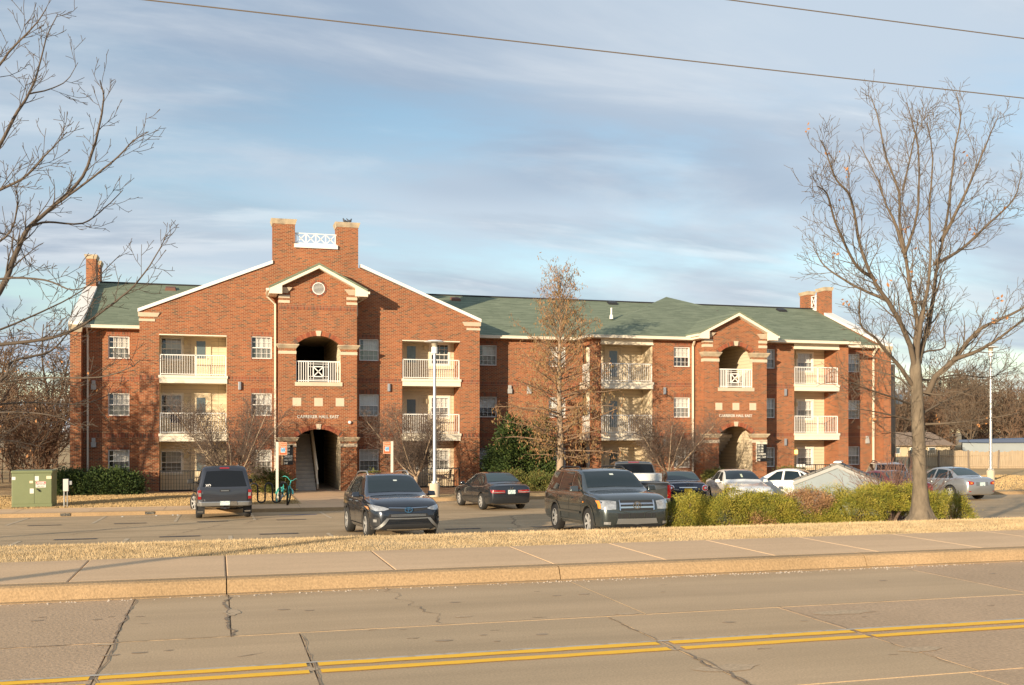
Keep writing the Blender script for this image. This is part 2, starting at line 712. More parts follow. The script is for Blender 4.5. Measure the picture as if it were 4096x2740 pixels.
def fin(x0, x1):
    m = MB()
    m.prism([[(54.1, GZ), (69.6, GZ), (69.6, 6.9), (63.6, 9.45), (60.4, 9.45), (54.1, 6.9)]], fYZ, x0, x1)
    for a, b in ((60.4, 61.4), (62.5, 63.5)):
        m.box(x0, x1, a, b, 9.45, 11.15)
    m.box(x0, x1, 61.4, 62.5, 9.45, 9.9)
    m.build('end_wall', brick, B)
    c = MB()
    for s in (0, 1):
        p = [(54.05, 6.9), (60.42, 9.49), (60.42, 9.66), (54.05, 7.07)]
        if s:
            p = [(123.8 - y, z) for y, z in p]
        c.prism([p], fYZ, x0 - 0.06, x1 + 0.06)
    c.box(x0 - 0.06, x1 + 0.06, 61.41, 62.49, 9.905, 10.1)
    c.build('coping', white_metal, B)
    for a, b in ((60.4, 61.4), (62.5, 63.5)):
        k = MB()
        xm, ym = (x0 + x1) / 2, (a + b) / 2
        h, g = (x1 - x0) / 2, (b - a) / 2
        k.hexa([(xm - h - .02, ym - g - .02, 11.15), (xm + h + .02, ym - g - .02, 11.15), (xm + h + .02, ym + g + .02, 11.15), (xm - h - .02, ym + g + .02, 11.15),
                (xm - h - .09, ym - g - .09, 11.38), (xm + h + .09, ym - g - .09, 11.38), (xm + h + .09, ym + g + .09, 11.38), (xm - h - .09, ym + g + .09, 11.38)])
        k.build('chimney_cap', stone_cap, B)
    k = MB()
    k.hexa([(x0 - .02, 54.08, 6.55), (x1 + .02, 54.08, 6.55), (x1 + .02, 54.35, 6.55), (x0 - .02, 54.35, 6.55),
            (x0 - .08, 54.0, 6.89), (x1 + .08, 54.0, 6.89), (x1 + .08, 54.35, 6.89), (x0 - .08, 54.35, 6.89)])
    k.build('corner_stone', stone_cap, B)
    r = MB()
    xm = (x0 + x1) / 2
    for z in (10.25, 11.0):
        r.bar((xm, 61.4, z), (xm, 62.5, z), .05)
    for y in (61.45, 61.95, 62.45):
        r.bar((xm, y, 10.1), (xm, y, 11.0), .05)
    for y in (61.45, 61.95):
        r.bar((xm, y, 10.25), (xm, y + .5, 11.0), .04)
        r.bar((xm, y + .5, 10.25), (xm, y, 11.0), .04)
    r.build('roof_railing', white_metal, B)


fin(-6.98, -6.47)
fin(39.22, 39.76)

# gable coping, tower caps and tower railing
c = MB()
for s in (-1, 1):
    fl = (lambda x: x) if s < 0 else (lambda x: 9.7 - x)
    p = [(fl(-3.78), 7.49), (fl(2.64), 10.135), (fl(2.64), 10.30), (fl(-3.78), 7.66)]
    if s > 0:
        p = p[::-1]
    c.prism([p], fXZ, Y0 - 0.09, Y0 + 0.42)
c.box(3.70, 5.89, Y0 - 0.09, Y0 + 0.42, 11.005, 11.2)
c.build('coping', white_metal, B)
for xa, xb in ((2.65, 3.74), (5.85, 6.94)):
    k = MB()
    k.hexa([(xa - .02, Y0 - .02, 12.17), (xb + .02, Y0 - .02, 12.17), (xb + .02, Y0 + .97, 12.17), (xa - .02, Y0 + .97, 12.17),
            (xa - .1, Y0 - .1, 12.42), (xb + .1, Y0 - .1, 12.42), (xb + .1, Y0 + 1.05, 12.42), (xa - .1, Y0 + 1.05, 12.42)])
    k.build('chimney_cap', stone_cap, B)
r = MB()
yr = Y0 + 0.2
for z in (11.27, 11.78):
    r.bar((3.74, yr, z), (5.85, yr, z), .045)
for i in range(5):
    x = 3.8 + i * 0.4975
    r.bar((x, yr, 11.2), (x, yr, 11.8), .05)
    if i < 4:
        r.bar((x, yr, 11.27), (x + .4975, yr, 11.78), .04)
        r.bar((x + .4975, yr, 11.27), (x, yr, 11.78), .04)
r.build('roof_railing', white_metal, B)
# corner stones of the gable
for fl in ((lambda x: x), (lambda x: 9.7 - x)):
    k = MB()
    xs = sorted((fl(-3.76), fl(-2.75)))
    inner = -0.12 if fl(0) == 0 else 0.0
    outer = 0.12 if fl(0) != 0 else 0.0
    k.hexa([(xs[0] + (.12 if outer else 0), Y0 - .03, 7.28), (xs[1] + inner, Y0 - .03, 7.28), (xs[1] + inner, Y0 + .3, 7.28), (xs[0] + (.12 if outer else 0), Y0 + .3, 7.28),
            (xs[0], Y0 - .08, 7.48), (xs[1], Y0 - .08, 7.48), (xs[1], Y0 + .3, 7.48), (xs[0], Y0 + .3, 7.48)])
    xs = sorted((fl(-3.73), fl(-2.98)))
    k.box(xs[0], xs[1], Y0 - .03, Y0 + .2, 7.05, 7.17)
    k.build('corner_stone', cast_stone, B)

# soldier courses, window heads and sills
def slab(name, m, *bx):
    q = MB()
    q.box(*bx)
    return q.build(name, m, B)


for za in (1.34, 4.19):
    for xa, xb, y in ((-3.7, -2.79, Y0), (.40, 2.89, Y0), (6.72, 9.23, Y0), (12.33, 13.4, Y0), (-6.47, -3.7, YW), (13.4, 19.8, YW),
                      (19.8, 20.32, Y0), (23.39, 25.99, Y0), (29.87, 32.36, Y0), (35.33, 36.0, Y0), (36.0, 39.22, YW)):
        slab('soldier_course', brick_soldier, xa + .004, xb - .004, y - .006, y + .02, za, za + .225)
slab('soldier_course', brick_soldier, 2.89, 6.72, YB - .006, YB + .02, 7.73, 7.955)
for xs, y in ((win_g, Y0), (win_wl, YW), (win_lk, YW), (win_r, Y0), (win_wr, YW)):
    for x in xs:
        for a, b in WZ:
            slab('window_head', brick_soldier, x - .54, x + .54, y - .006, y + .02, b + .002, b + .222)
            slab('window_sill', brick_soldier, x - .54, x + .54, y - .02, y + .02, a - .08, a - .002)


# windows
def window(xc, z0, z1, y, wd=WW, style=0, rec=0.09):
    f = MB()
    x0, x1 = xc - wd / 2, xc + wd / 2
    zm = z0 + (z1 - z0) * 0.49
    t = .045
    yf = y + rec
    f.box(x0, x0 + t, yf - .04, yf + .06, z0, z1)
    f.box(x1 - t, x1, yf - .04, yf + .06, z0, z1)
    f.box(x0 + t, x1 - t, yf - .04, yf + .06, z1 - t, z1)
    f.box(x0 + t, x1 - t, yf - .05, yf + .06, z0, z0 + t)
    f.box(x0 + t, x1 - t, yf - .03, yf + .06, zm - .022, zm + .022)
    nc = 4 if wd > .8 else 3
    for i in range(1, nc):
        x = x0 + wd * i / nc
        f.box(x - .007, x + .007, yf + .004, yf + .022, zm + .022, z1 - t)
        f.box(x - .007, x + .007, yf + .024, yf + .042, z0 + t, zm - .022)
    zu, zl = (zm + z1) / 2, (zm + z0) / 2
    f.box(x0 + t, x1 - t, yf + .003, yf + .021, zu - .007, zu + .007)
    f.box(x0 + t, x1 - t, yf + .023, yf + .041, zl - .007, zl + .007)
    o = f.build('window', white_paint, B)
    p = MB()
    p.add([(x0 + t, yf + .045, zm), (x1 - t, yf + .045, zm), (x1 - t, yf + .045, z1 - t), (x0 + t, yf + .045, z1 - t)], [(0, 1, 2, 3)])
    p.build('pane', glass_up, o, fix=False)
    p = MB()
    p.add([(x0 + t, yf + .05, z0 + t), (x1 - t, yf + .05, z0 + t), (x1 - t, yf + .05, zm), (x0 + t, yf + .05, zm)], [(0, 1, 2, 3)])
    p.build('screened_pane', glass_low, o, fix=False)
    if style == 0:                       # closed blind
        b = MB()
        n = 22
        for i in range(n):
            za = z0 + .02 + (z1 - z0 - .04) * i / n
            b.box(x0 + .01, x1 - .01, yf + .11, yf + .125, za, za + (z1 - z0) / n * .93)
        b.build('blind', blind_m, o)
    elif style == 1:                     # curtain with folds, left part open
        b = MB()
        n = 14
        xa = x0 + wd * .22
        for i in range(n):
            xx = xa + (x1 - xa) * i / n
            b.box(xx, xx + (x1 - xa) / n * .96, yf + .12 + .02 * (i % 2), yf + .14 + .02 * (i % 2), z0 + .01, z1 - .01)
        b.build('curtain', curtain_m if rng.random() < .5 else blind_m, o)
    elif style == 2:                     # blind half down
        b = MB()
        for i in range(11):
            za = zm + (z1 - zm) * i / 11
            b.box(x0 + .01, x1 - .01, yf + .11, yf + .125, za, za + (z1 - zm) / 11 * .93)
        b.build('blind', blind_m, o)
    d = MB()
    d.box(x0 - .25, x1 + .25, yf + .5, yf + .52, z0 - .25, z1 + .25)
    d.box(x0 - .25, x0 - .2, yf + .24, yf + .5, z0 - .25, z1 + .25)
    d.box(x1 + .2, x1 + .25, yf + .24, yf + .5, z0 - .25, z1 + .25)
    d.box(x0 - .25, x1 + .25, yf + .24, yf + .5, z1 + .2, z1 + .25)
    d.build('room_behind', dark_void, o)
    return o


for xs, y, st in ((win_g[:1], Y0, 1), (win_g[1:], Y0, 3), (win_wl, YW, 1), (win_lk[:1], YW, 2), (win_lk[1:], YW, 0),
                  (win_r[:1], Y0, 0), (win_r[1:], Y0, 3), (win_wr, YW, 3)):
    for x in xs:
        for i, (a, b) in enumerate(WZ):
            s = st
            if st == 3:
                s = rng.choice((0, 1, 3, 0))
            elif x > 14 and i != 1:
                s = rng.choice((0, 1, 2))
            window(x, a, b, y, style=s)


# ------------------------------------------------------------------ balconies
def railing(x0, x1, y, z0, z1, mt, parent=B, step=.115, name='railing', post=None, wires=.018):
    r = MB()
    r.bar((x0, y, z1), (x1, y, z1), .05, .045)
    r.bar((x0, y, z0 + .07), (x1, y, z0 + .07), .035)
    n = max(2, round((x1 - x0) / step))
    for i in range(n + 1):
        x = x0 + (x1 - x0) * i / n
        r.bar((x, y, z0 + .07), (x, y, z1), wires)
    for x in (post or ()):
        r.bar((x, y, z0), (x, y, z1 + .01), .05)
    return r.build(name, mt, parent)


DECK = 4.43


def balcony(x0, x1, depth=1.5, beam=False, door=None, win=None, brick_right=False, extra_left=False):
    yb = Y0 + depth
    w = MB()
    holes = []
    if win:
        for lv, dz in enumerate((-2 * 2.87, -2.87, 0)):
            zf = DECK + dz if lv else -1.3
            holes.append(rect(win[0] - win[1] / 2, win[0] + win[1] / 2, zf + .87, zf + 1.97))
    w.prism([rect(x0 - .3, x1 + .3, -1.3, 6.75)] + holes, fXZ, yb, yb + .12)
    w.build('balcony_back_wall', siding, B)
    w = MB()
    if not extra_left:
        w.box(x0 - .1, x0, Y0 + .32, yb, -1.3, 6.75)
    if not brick_right:
        w.box(x1, x1 + .1, Y0 + .32, yb, -1.3, 6.75)
        w.box(x1 - .012, x1 - .002, Y0 + .03, Y0 + .32, -1.3, 6.44)
    w.build('balcony_side_wall', cream, B)
    if brick_right:
        w = MB()
        w.box(x1, x1 + .1, Y0 + .32, yb, -1.3, 6.75)
        w.build('balcony_side_wall', brick, B)
    w = MB()
    top = 6.58 if beam else 6.45
    w.box(x0 - .02, x1 + .02, Y0 + .33, yb, top, top + .1)
    for dz in (0, -2.87):
        w.box(x0 + .003, x1 - .003, Y0 + .02, yb - .003, DECK - .38 + dz, DECK - .06 + dz)
    w.build('balcony_ceiling', cream, B)
    for dz in (0, -2.87):
        s = MB()
        s.box(x0 - .03, x1 + .05, Y0 - .10, Y0 - .008, DECK - .13 + dz, DECK + dz)
        s.box(x0 + .01, x1 + .02, Y0 - .06, Y0 - .008, DECK - .38 + dz, DECK - .131 + dz)
        s.box(x0 + .004, x1 - .004, Y0 - .006, yb - .004, DECK - .055 + dz, DECK - .01 + dz)
        s.build('balcony_deck', trim, B)
        railing(x0 + .05, x1 - .05, Y0 + .06, DECK + dz, 5.44 + dz, white_paint, post=[x0 + .05, (x0 + x1) / 2 + .12, x1 - .05])
    railing(x0 + .03, x1 - .03, Y0 + .08, -1.3, -.28, black_iron, name='patio_railing', step=.13, post=[x0 + .03, (x0 + x1) / 2, x1 - .03], wires=.016)
    if beam:
        s = MB()
        s.box(x0 - .02, x1 + .02, Y0 - .03, Y0 + .3, 6.585, 6.80)
        s.box(x0 - .04, x1 + .04, Y0 - .06, Y0 + .3, 6.50, 6.583)
        s.build('balcony_beam', trim, B)
    else:
        s = MB()
        s.box(x0 + .003, x1 - .003, Y0 - .02, Y0 + .28, 6.40, 6.448)
        s.build('balcony_beam', trim, B)
    for lv, dz in enumerate((-2 * 2.87, -2.87, 0)):
        zf = DECK + dz if lv else -1.3
        if win:
            wx, ww = win
            fr = MB()
            fr.prism([rect(wx - ww / 2 - .09, wx + ww / 2 + .09, zf + .78, zf + 2.06), rect(wx - ww / 2, wx + ww / 2, zf + .87, zf + 1.97)], fXZ, yb - .03, yb - .004)
            fr.build('window_trim', trim, B)
            window(wx, zf + .87, zf + 1.97, yb - .06, ww, style=(1 if wx < 0 else (3 if (wx < 13 and lv == 2) else 0)), rec=0.07)
        if door:
            dx, dw, gl = door
            d = MB()
            d.box(dx - dw / 2 - .1, dx - dw / 2, yb - .05, yb - .004, zf, zf + 2.08)
            d.box(dx + dw / 2, dx + dw / 2 + .1, yb - .05, yb - .004, zf, zf + 2.08)
            d.box(dx - dw / 2, dx + dw / 2, yb - .05, yb - .004, zf + 1.98, zf + 2.08)
            d.box(dx - dw / 2, dx + dw / 2, yb - .03, yb - .004, zf, zf + 1.978)
            do = d.build('door', cream, B)
            p = MB()
            a = dw * .28
            p.box(dx - a, dx + a, yb - .04, yb - .032, zf + (.35 if gl else .95), zf + 1.83)
            p.build('door_pane', car_like_glass, do)
            h = MB()
            h.tube([(dx + dw * .40, yb - .09, zf + .95), (dx + dw * .40, yb - .03, zf + .95)], .03, 6)
            h.build('door_handle', meter_box, do)
            sx = dx - dw / 2 - .35 if wx_left(win, dx) else dx + dw / 2 + .35
            l = MB()
            l.box(sx - .08, sx + .08, yb - .1, yb - .004, zf + 1.62, zf + 1.86)
            l.build('porch_light', lamp_glow if (dx > 30 and lv == 0) else lens_dull, B)


def wx_left(win, dx):
    return bool(win) and win[0] < dx


car_like_glass = mat('door_glass', (0.10, 0.13, 0.14), 0.06, spec=0.8)
balcony(-2.79, 0.40, door=(-.85, .78, False), win=(-2.28, 1.0))
balcony(9.23, 12.33, door=(9.98, .85, False), win=(11.55, 1.0), brick_right=True)
balcony(20.32, 23.39, beam=True, door=(21.62, .86, True), win=(20.45, .62), extra_left=True)
balcony(32.36, 35.33, beam=True, door=(32.72, .62, False), win=(34.0, 1.05), brick_right=True)
# railing and deck edge on the short side of the corner balcony
for dz in (0, -2.87):
    s = MB()
    s.box(19.70, 19.796, Y0 + .40, YW - .1, DECK - .38 + dz, DECK + dz)
    s.build('balcony_deck', trim, B)
    r = MB()
    for z in (DECK + .07 + dz, 5.44 + dz):
        r.bar((19.88, Y0 + .42, z), (19.88, YW - .12, z), .045)
    for i in range(13):
        y = Y0 + .42 + i * (YW - Y0 - .54) / 12
        r.bar((19.88, y, DECK + dz), (19.88, y, 5.44 + dz), .02)
    r.build('railing', white_paint, B)


# ------------------------------------------------------------------ entrance bays
def arc_pts(xc, hw, zs, rise, n=18, grow=0.0):
    rad = (hw * hw + rise * rise) / (2 * rise)
    zc = zs + rise - rad
    a = math.asin(hw / rad)
    return [(xc + (rad + grow) * math.sin(t), zc + (rad + grow) * math.cos(t)) for t in np.linspace(a, -a, n)]


def text_mesh(body, size, loc, name, mt, parent, rot=(90, 0, 0), ext=.012, align='CENTER', bold=0.0, xs=1.0, space=1.0):
    cu = bpy.data.curves.new(name, 'FONT')
    cu.body = body
    cu.size = size
    cu.extrude = ext
    cu.align_x = align
    cu.offset = bold
    cu.space_character = space
    cu.space_line = 0.95
    to = bpy.data.objects.new(name + '_curve', cu)
    COL.objects.link(to)
    bpy.context.view_layer.update()
    me = bpy.data.meshes.new_from_object(to.evaluated_get(bpy.context.evaluated_depsgraph_get()))
    bpy.data.objects.remove(to)
    me.name = name
    me.materials.clear()
    me.materials.append(mt)
    me.transform(Matrix.Diagonal((xs, 1, 1, 1)))
    M = Matrix.Translation(Vector(loc)) @ Matrix.Rotation(R(rot[2]), 4, 'Z') @ Matrix.Rotation(R(rot[0]), 4, 'X')
    off = Vector((0, 0, 0))
    p = parent
    while p is not None:
        off += p.location
        p = p.parent
    me.transform(Matrix.Translation(-off) @ M)
    o = bpy.data.objects.new(name, me)
    COL.objects.link(o)
    o.parent = parent
    return o


letter_m = mat('cast_letter', (0.62, 0.58, 0.50), 0.5)
vous = [mat('voussoir', c, 0.85, var=(6, 0.2)) for c in ((0.34, 0.105, 0.045), (0.26, 0.07, 0.034), (0.14, 0.08, 0.055), (0.31, 0.10, 0.045))]


def bay(xa, xb, zt, z_ap, up, low, caps_up, caps_low, sq, tx, corb, oh=0.5):
    xc = (xa + xb) / 2
    hw = 1.1 if xc < 10 else 1.05
    w = MB()
    top = [(xb, zt), (xc, z_ap), (xa, zt)]
    h1 = [(xc - hw, up[0]), (xc + hw, up[0])] + arc_pts(xc, hw, up[1], up[2])
    h2 = [(xc - hw, -1.3), (xc + hw, -1.3)] + arc_pts(xc, hw, low[0], low[1])
    w.prism([[(xa, GZ), (xb, GZ)] + top, h1, h2], fXZ, YB, YB + .34)
    w.box(xa, xa + .3, YB + .34, Y0, GZ, zt - .02)
    w.box(xb - .3, xb, YB + .34, Y0, GZ, zt - .02)
    w.build('entrance_bay_wall', brick, B)
    # arch rings
    for zs, rise in ((up[1], up[2]), (low[0], low[1])):
        a = MB()
        i_ = arc_pts(xc, hw, zs, rise, 31)
        o_ = arc_pts(xc, hw, zs, rise, 31, .225)
        for k in range(30):
            if k == 14:
                a.build('brick_arch', vous, B)
                a = MB()
            if k in (14, 15):
                continue
            q0 = [i_[k][0] * .96 + i_[k + 1][0] * .04, i_[k][1] * .96 + i_[k + 1][1] * .04]
            q1 = [i_[k + 1][0] * .93 + i_[k][0] * .07, i_[k + 1][1] * .93 + i_[k][1] * .07]
            q2 = [o_[k + 1][0] * .93 + o_[k][0] * .07, o_[k + 1][1] * .93 + o_[k][1] * .07]
            q3 = [o_[k][0] * .96 + o_[k + 1][0] * .04, o_[k][1] * .96 + o_[k + 1][1] * .04]
            a.prism([[q0, q1, q2, q3]], fXZ, YB - .012, YB + .05, mi=rng.choice((0, 0, 1, 1, 2, 3)))
        a.build('brick_arch', vous, B)
        k = MB()
        zt_ = zs + rise
        k.prism([[(xc - .09, zt_ - .01), (xc + .09, zt_ - .01), (xc + .14, zt_ + .25), (xc - .14, zt_ + .25)]], fXZ, YB - .05, YB + .05)
        k.build('keystone', cast_stone, B)
    # sill, caps, bands, squares, corbels
    s = MB()
    s.box(xc - hw - .06, xc + hw + .08, YB - .06, YB + .4, up[0] - .2, up[0] - .003)
    s.build('sill', cast_stone, B)
    for z0, z1, zb0, zb1 in (caps_up, caps_low):
        for side in (-1, 1):
            k = MB()
            if side < 0:
                x0, x1 = xa, xc - hw
            else:
                x0, x1 = xc + hw, xb
            k.hexa([(x0 - .02, YB - .02, z0), (x1 + .02, YB - .02, z0), (x1 + .02, YB + .36, z0), (x0 - .02, YB + .36, z0),
                    (x0 - .13, YB - .13, z1 - .05), (x1 + .13, YB - .13, z1 - .05), (x1 + .13, YB + .36, z1 - .05), (x0 - .13, YB + .36, z1 - .05)])
            k.box(x0 - .14, x1 + .14, YB - .14, YB + .36, z1 - .049, z1)
            k.build('impost_cap', stone_cap, B)
            k = MB()
            k.box(x0 - .03, x1 + .015, YB - .03, YB + .36, zb0, zb1)
            k.build('stone_band', cast_stone, B)
    k = MB()
    for dx in (-1.06, 0, 1.06):
        k.box(xc + dx - .21, xc + dx + .21, YB - .012, YB + .05, sq[0], sq[1])
    k.build('stone_panel', cast_stone, B)
    for side in (-1, 1):
        k = MB()
        xi, xo = xc + side * (xb - xa) / 2, xc + side * ((xb - xa) / 2 - .5)
        lo, hi = min(xi, xo), max(xi, xo)
        e = .1
        k.hexa([(lo + (0 if side < 0 else e), YB - .02, corb[0] - .27), (hi - (0 if side > 0 else e), YB - .02, corb[0] - .27), (hi - (0 if side > 0 else e), YB + .3, corb[0] - .27), (lo + (0 if side < 0 else e), YB + .3, corb[0] - .27),
                (lo - .13, YB - .16, corb[0]), (hi + .13, YB - .16, corb[0]), (hi + .13, YB + .3, corb[0]), (lo - .13, YB + .3, corb[0])])
        for za, zb_ in corb[1:]:
            k.box(lo - .03, hi + .01, YB - .03, YB + .3, za, zb_)
        k.build('corner_stone', cast_stone, B)
    text_mesh('CARREKER HALL EAST', .215, (xc - .02, YB - .012, tx), 'lettering', letter_m, B, ext=.016, bold=.004, xs=.96)
    # roof
    rw = (xb - xa) / 2 + oh
    sl = (z_ap - zt) / ((xb - xa) / 2)
    ya = YB - .38
    yb = Y0 - .003 if xc < 10 else 56.6
    ze = zt - oh * sl
    rf = MB()
    for s in (-1, 1):
        p = [(xc, z_ap + .20), (xc + s * rw, ze + .20), (xc + s * rw, ze + .10), (xc, z_ap + .10)]
        rf.prism([p], fXZ, ya - .02, yb)
    rf.build('bay_roof', shingles, B)
    tr = MB()
    for s in (-1, 1):
        p = [(xc, z_ap + .098), (xc + s * rw, ze + .098), (xc + s * rw, ze - .16), (xc + s * (rw - .62), ze - .16), (xc + s * (rw - .62), ze + .098 + .62 * sl - .165), (xc, z_ap - .067)]
        tr.prism([p], fXZ, ya, ya + .12)
        # boxed eave running back along the side
        x0, x1 = sorted((xc + s * rw, xc + s * (rw - .42)))
        tr.box(x0, x1, ya + .121, min(yb, Y0 + .6) if xc > 10 else yb, ze - .16, ze + .06)
        x0, x1 = sorted((xc + s * (rw + .002), xc + s * (rw + .1)))
        tr.box(x0, x1, ya - .02, min(yb, Y0 + .6) if xc > 10 else yb, ze - .03, ze + .09)
        # inner soffit
        p = [(xc, z_ap - .03), (xc + s * (rw - .45), ze + .45 * sl - .03), (xc + s * (rw - .45), ze + .45 * sl - .07), (xc, z_ap - .07)]
        tr.prism([p], fXZ, ya + .121, YB - .002)
    tr.build('eave_trim', trim, B)
    # passages behind the arches
    w = MB()
    yd = 60.5
    w.box(xc - hw - .14, xc - hw, YB + .35, yd, -1.3, 6.9)
    w.box(xc + hw, xc + hw + .14, YB + .35, yd, -1.3, 6.9)
    w.box(xc + hw - .012, xc + hw - .002, YB + .03, YB + .35, -1.29, low[0] - .25)
    w.box(xc + hw - .012, xc + hw - .002, YB + .03, YB + .35, up[0] + .01, up[1] - .25)
    w.build('passage_wall', siding, B)
    w = MB()
    w.box(xc - hw, xc + hw, YB + .35, yd, 6.6, 6.7)
    w.box(xc - hw, xc + hw, YB + .35, yd, 2.05, 3.9)
    w.build('passage_ceiling', cream, B)
    w = MB()
    w.box(xc - hw, xc + hw, YB - .05, yd, -1.35, -1.302)
    w.build('passage_floor', concrete_slab, B)
    w = MB()
    w.box(xc - hw, xc + hw, yd - .2, yd, -1.3, 6.6)
    w.build('passage_end_wall', dark_void if xc < 10 else siding, B)  # left end wall coloured near-black for the passage's deep shade
    # guard rail in the upper arch
    r = MB()
    y = YB + .12
    z0, z1 = up[0], up[0] + 1.03
    r.bar((xc - hw + .02, y, z1), (xc + hw - .02, y, z1), .06)
    r.bar((xc - hw + .02, y, z0 + .07), (xc + hw - .02, y, z0 + .07), .045)
    for xx in list(np.linspace(-hw + .03, -.5, 6)) + list(np.linspace(.5, hw - .03, 6)):
        r.bar((xc + xx, y, z0), (xc + xx, y, z1), .035 if abs(abs(xx) - .5) > .01 else .055)
    for q in (.12, .26):
        a, b = xc - .5 + q, xc + .5 - q
        r.bar((a, y, z0 + .1), (a, y, z1), .025)
        r.bar((b, y, z0 + .1), (b, y, z1), .025)
        r.bar((xc - .5, y, z0 + q + .03), (xc + .5, y, z0 + q + .03), .025)
        r.bar((xc - .5, y, z1 - q), (xc + .5, y, z1 - q), .025)
    r.bar((xc - .24, y, z0 + .29), (xc + .24, y, z1 - .26), .05)
    r.bar((xc + .24, y, z0 + .29), (xc - .24, y, z1 - .26), .05)
    for s in (-1, 1):
        r.bar((xc + s * .25, y, z0 + .27), (xc + s * .25, y, z1 - .24), .055)
    r.bar((xc - .25, y, z0 + .28), (xc + .25, y, z0 + .28), .055)
    r.bar((xc - .25, y, z1 - .25), (xc + .25, y, z1 - .25), .055)
    r.build('guard_rail', white_paint, B)


bay(2.89, 6.72, 8.85, 9.83, (4.13, 5.98, .46), (1.36, .43), (5.80, 6.0, 5.51, 5.66), (1.17, 1.38, .90, 1.05), (2.93, 3.34), 2.33,
    (8.79, (8.28, 8.42), (8.03, 8.16)))
bay(25.99, 29.87, 7.22, 8.2, (4.13, 6.02, .47), (1.5, .47), (5.86, 6.1, 5.57, 5.74), (1.32, 1.54, 1.03, 1.2), (2.87, 3.27), 2.48,
    (7.17, (6.65, 6.80), (6.38, 6.53)))
# round louvre in the left gable
v = MB()
v.lathe([(.31, 0), (.31, .03), (.27, .03), (.27, .0)], 28, (4.805, YB - .02, 8.80), 'y')
v.build('round_vent', white_paint, B)
v = MB()
for i in range(9):
    z = -.24 + i * .06
    hw_ = math.sqrt(max(.002, .27 ** 2 - z * z))
    v.hexa([(4.805 - hw_, YB - .028, 8.8 + z - .026), (4.805 + hw_, YB - .028, 8.8 + z - .026), (4.805 + hw_, YB - .004, 8.8 + z - .026), (4.805 - hw_, YB - .004, 8.8 + z - .026),
            (4.805 - hw_, YB - .010, 8.8 + z + .026), (4.805 + hw_, YB - .010, 8.8 + z + .026), (4.805 + hw_, YB - .004, 8.8 + z + .026), (4.805 - hw_, YB - .004, 8.8 + z + .026)])
v.build('vent_louvre', white_paint, B)
a = MB()
for k in range(28):
    t0, t1 = 2 * math.pi * (k + .06) / 28, 2 * math.pi * (k + .94) / 28
    a.prism([[(4.805 + .315 * math.cos(t0), 8.8 + .315 * math.sin(t0)), (4.805 + .42 * math.cos(t0), 8.8 + .42 * math.sin(t0)),
              (4.805 + .42 * math.cos(t1), 8.8 + .42 * math.sin(t1)), (4.805 + .315 * math.cos(t1), 8.8 + .315 * math.sin(t1))]], fXZ, YB - .01, YB + .03, mi=rng.choice((0, 1, 1, 2)))
a.build('brick_arch', vous, B)
# stairs in the two passages
s = MB()
for i in range(15):
    s.box(3.72, 4.72, 52.2 + i * .28, 52.2 + (i + 1) * .28 + .02, -1.3 + i * .19, -1.3 + (i + 1) * .19)
s.build('staircase', step_conc, B)
s = MB()
s.bar((4.80, 52.15, -1.1), (4.80, 56.4, 1.78), .07, .32)
s.bar((4.80, 52.2, -.25), (4.80, 56.3, 2.5), .05, .05)
for i in range(16):
    y = 52.3 + i * .25
    s.bar((4.80, y, -1.0 + (y - 52.15) * .678), (4.80, y, -.25 + (y - 52.2) * .67), .02)
s.build('stair_stringer', trim, B)
s = MB()
for i in range(14):
    s.box(27.95, 28.88, 57.9 - (i + 1) * .28, 57.9 - i * .28 + .02, -1.3 + i * .2, -1.3 + (i + 1) * .2)
s.build('staircase', step_conc, B)
s = MB()
s.bar((27.9, 57.9, -1.2), (27.9, 54.0, 1.6), .08, .3)
s.bar((27.9, 57.9, -.3), (27.9, 54.0, 2.5), .05)
s.bar((26.95, 54.2, 1.4), (28.85, 54.9, -1.1), .06, .22)
for i in range(10):
    x = 26.95 + i * .1
    s.bar((x, 54.1, -1.3), (x, 54.1, .55 - i * .13), .022)
s.bar((26.9, 54.1, .65), (27.9, 54.1, -.62), .05)
s.build('stair_stringer', trim, B)

# ------------------------------------------------------------------ roofs, gutters, downspouts
rf = MB()
rf.prism([[(54.5, 6.96), (61.9, 10.08), (69.3, 6.96)]], fYZ, -6.46, 39.21)
rf.prism([[(-3.38, 7.3), (4.85, 10.55), (13.08, 7.3)]], fXZ, Y0 + .33, 62.0)
O_L, O_R, A_ = (19.42, 52.55, 6.9), (36.38, 52.55, 6.9), (28.3, 61.9, 10.52)
I_L, I_R, A2 = (19.42, 55.5, 6.9), (36.38, 55.5, 6.9), (28.3, 66.0, 8.6)
rf.add([O_L, O_R, A_, I_L, I_R, A2], [(0, 1, 2), (0, 2, 3), (1, 4, 2), (3, 2, 5), (4, 5, 2), (0, 3, 4, 1), (3, 5, 4)])
rf.build('roof', shingles, B)
for xa, xb, y in ((-6.46, -3.705, 54.5), (13.405, 19.4, 54.5), (19.36, 36.45, 52.55), (36.46, 39.21, 54.5)):
    g = MB()
    g.box(xa, xb, y - .13, y + .01, 6.81, 6.95)
    g.box(xa, xb, y - .15, y - .131, 6.92, 6.96)
    yy = YW if y > 54 else Y0
    g.box(xa, xb, y + .011, yy + .05, 6.80, 6.86)
    g.build('gutter', trim, B)
g = MB()
g.box(19.3, 19.36, 52.42, 54.5, 6.81, 6.95)
g.box(19.361, 19.8, 52.57, 54.5, 6.805, 6.86)
g.build('gutter', trim, B)
ridge = MB()
ridge.box(-6.4, 39.2, 61.8, 62.0, 10.045, 10.13)
ridge.build('ridge_vent', mat('ridge_vent_black', (.015, .015, .017), .8), B)


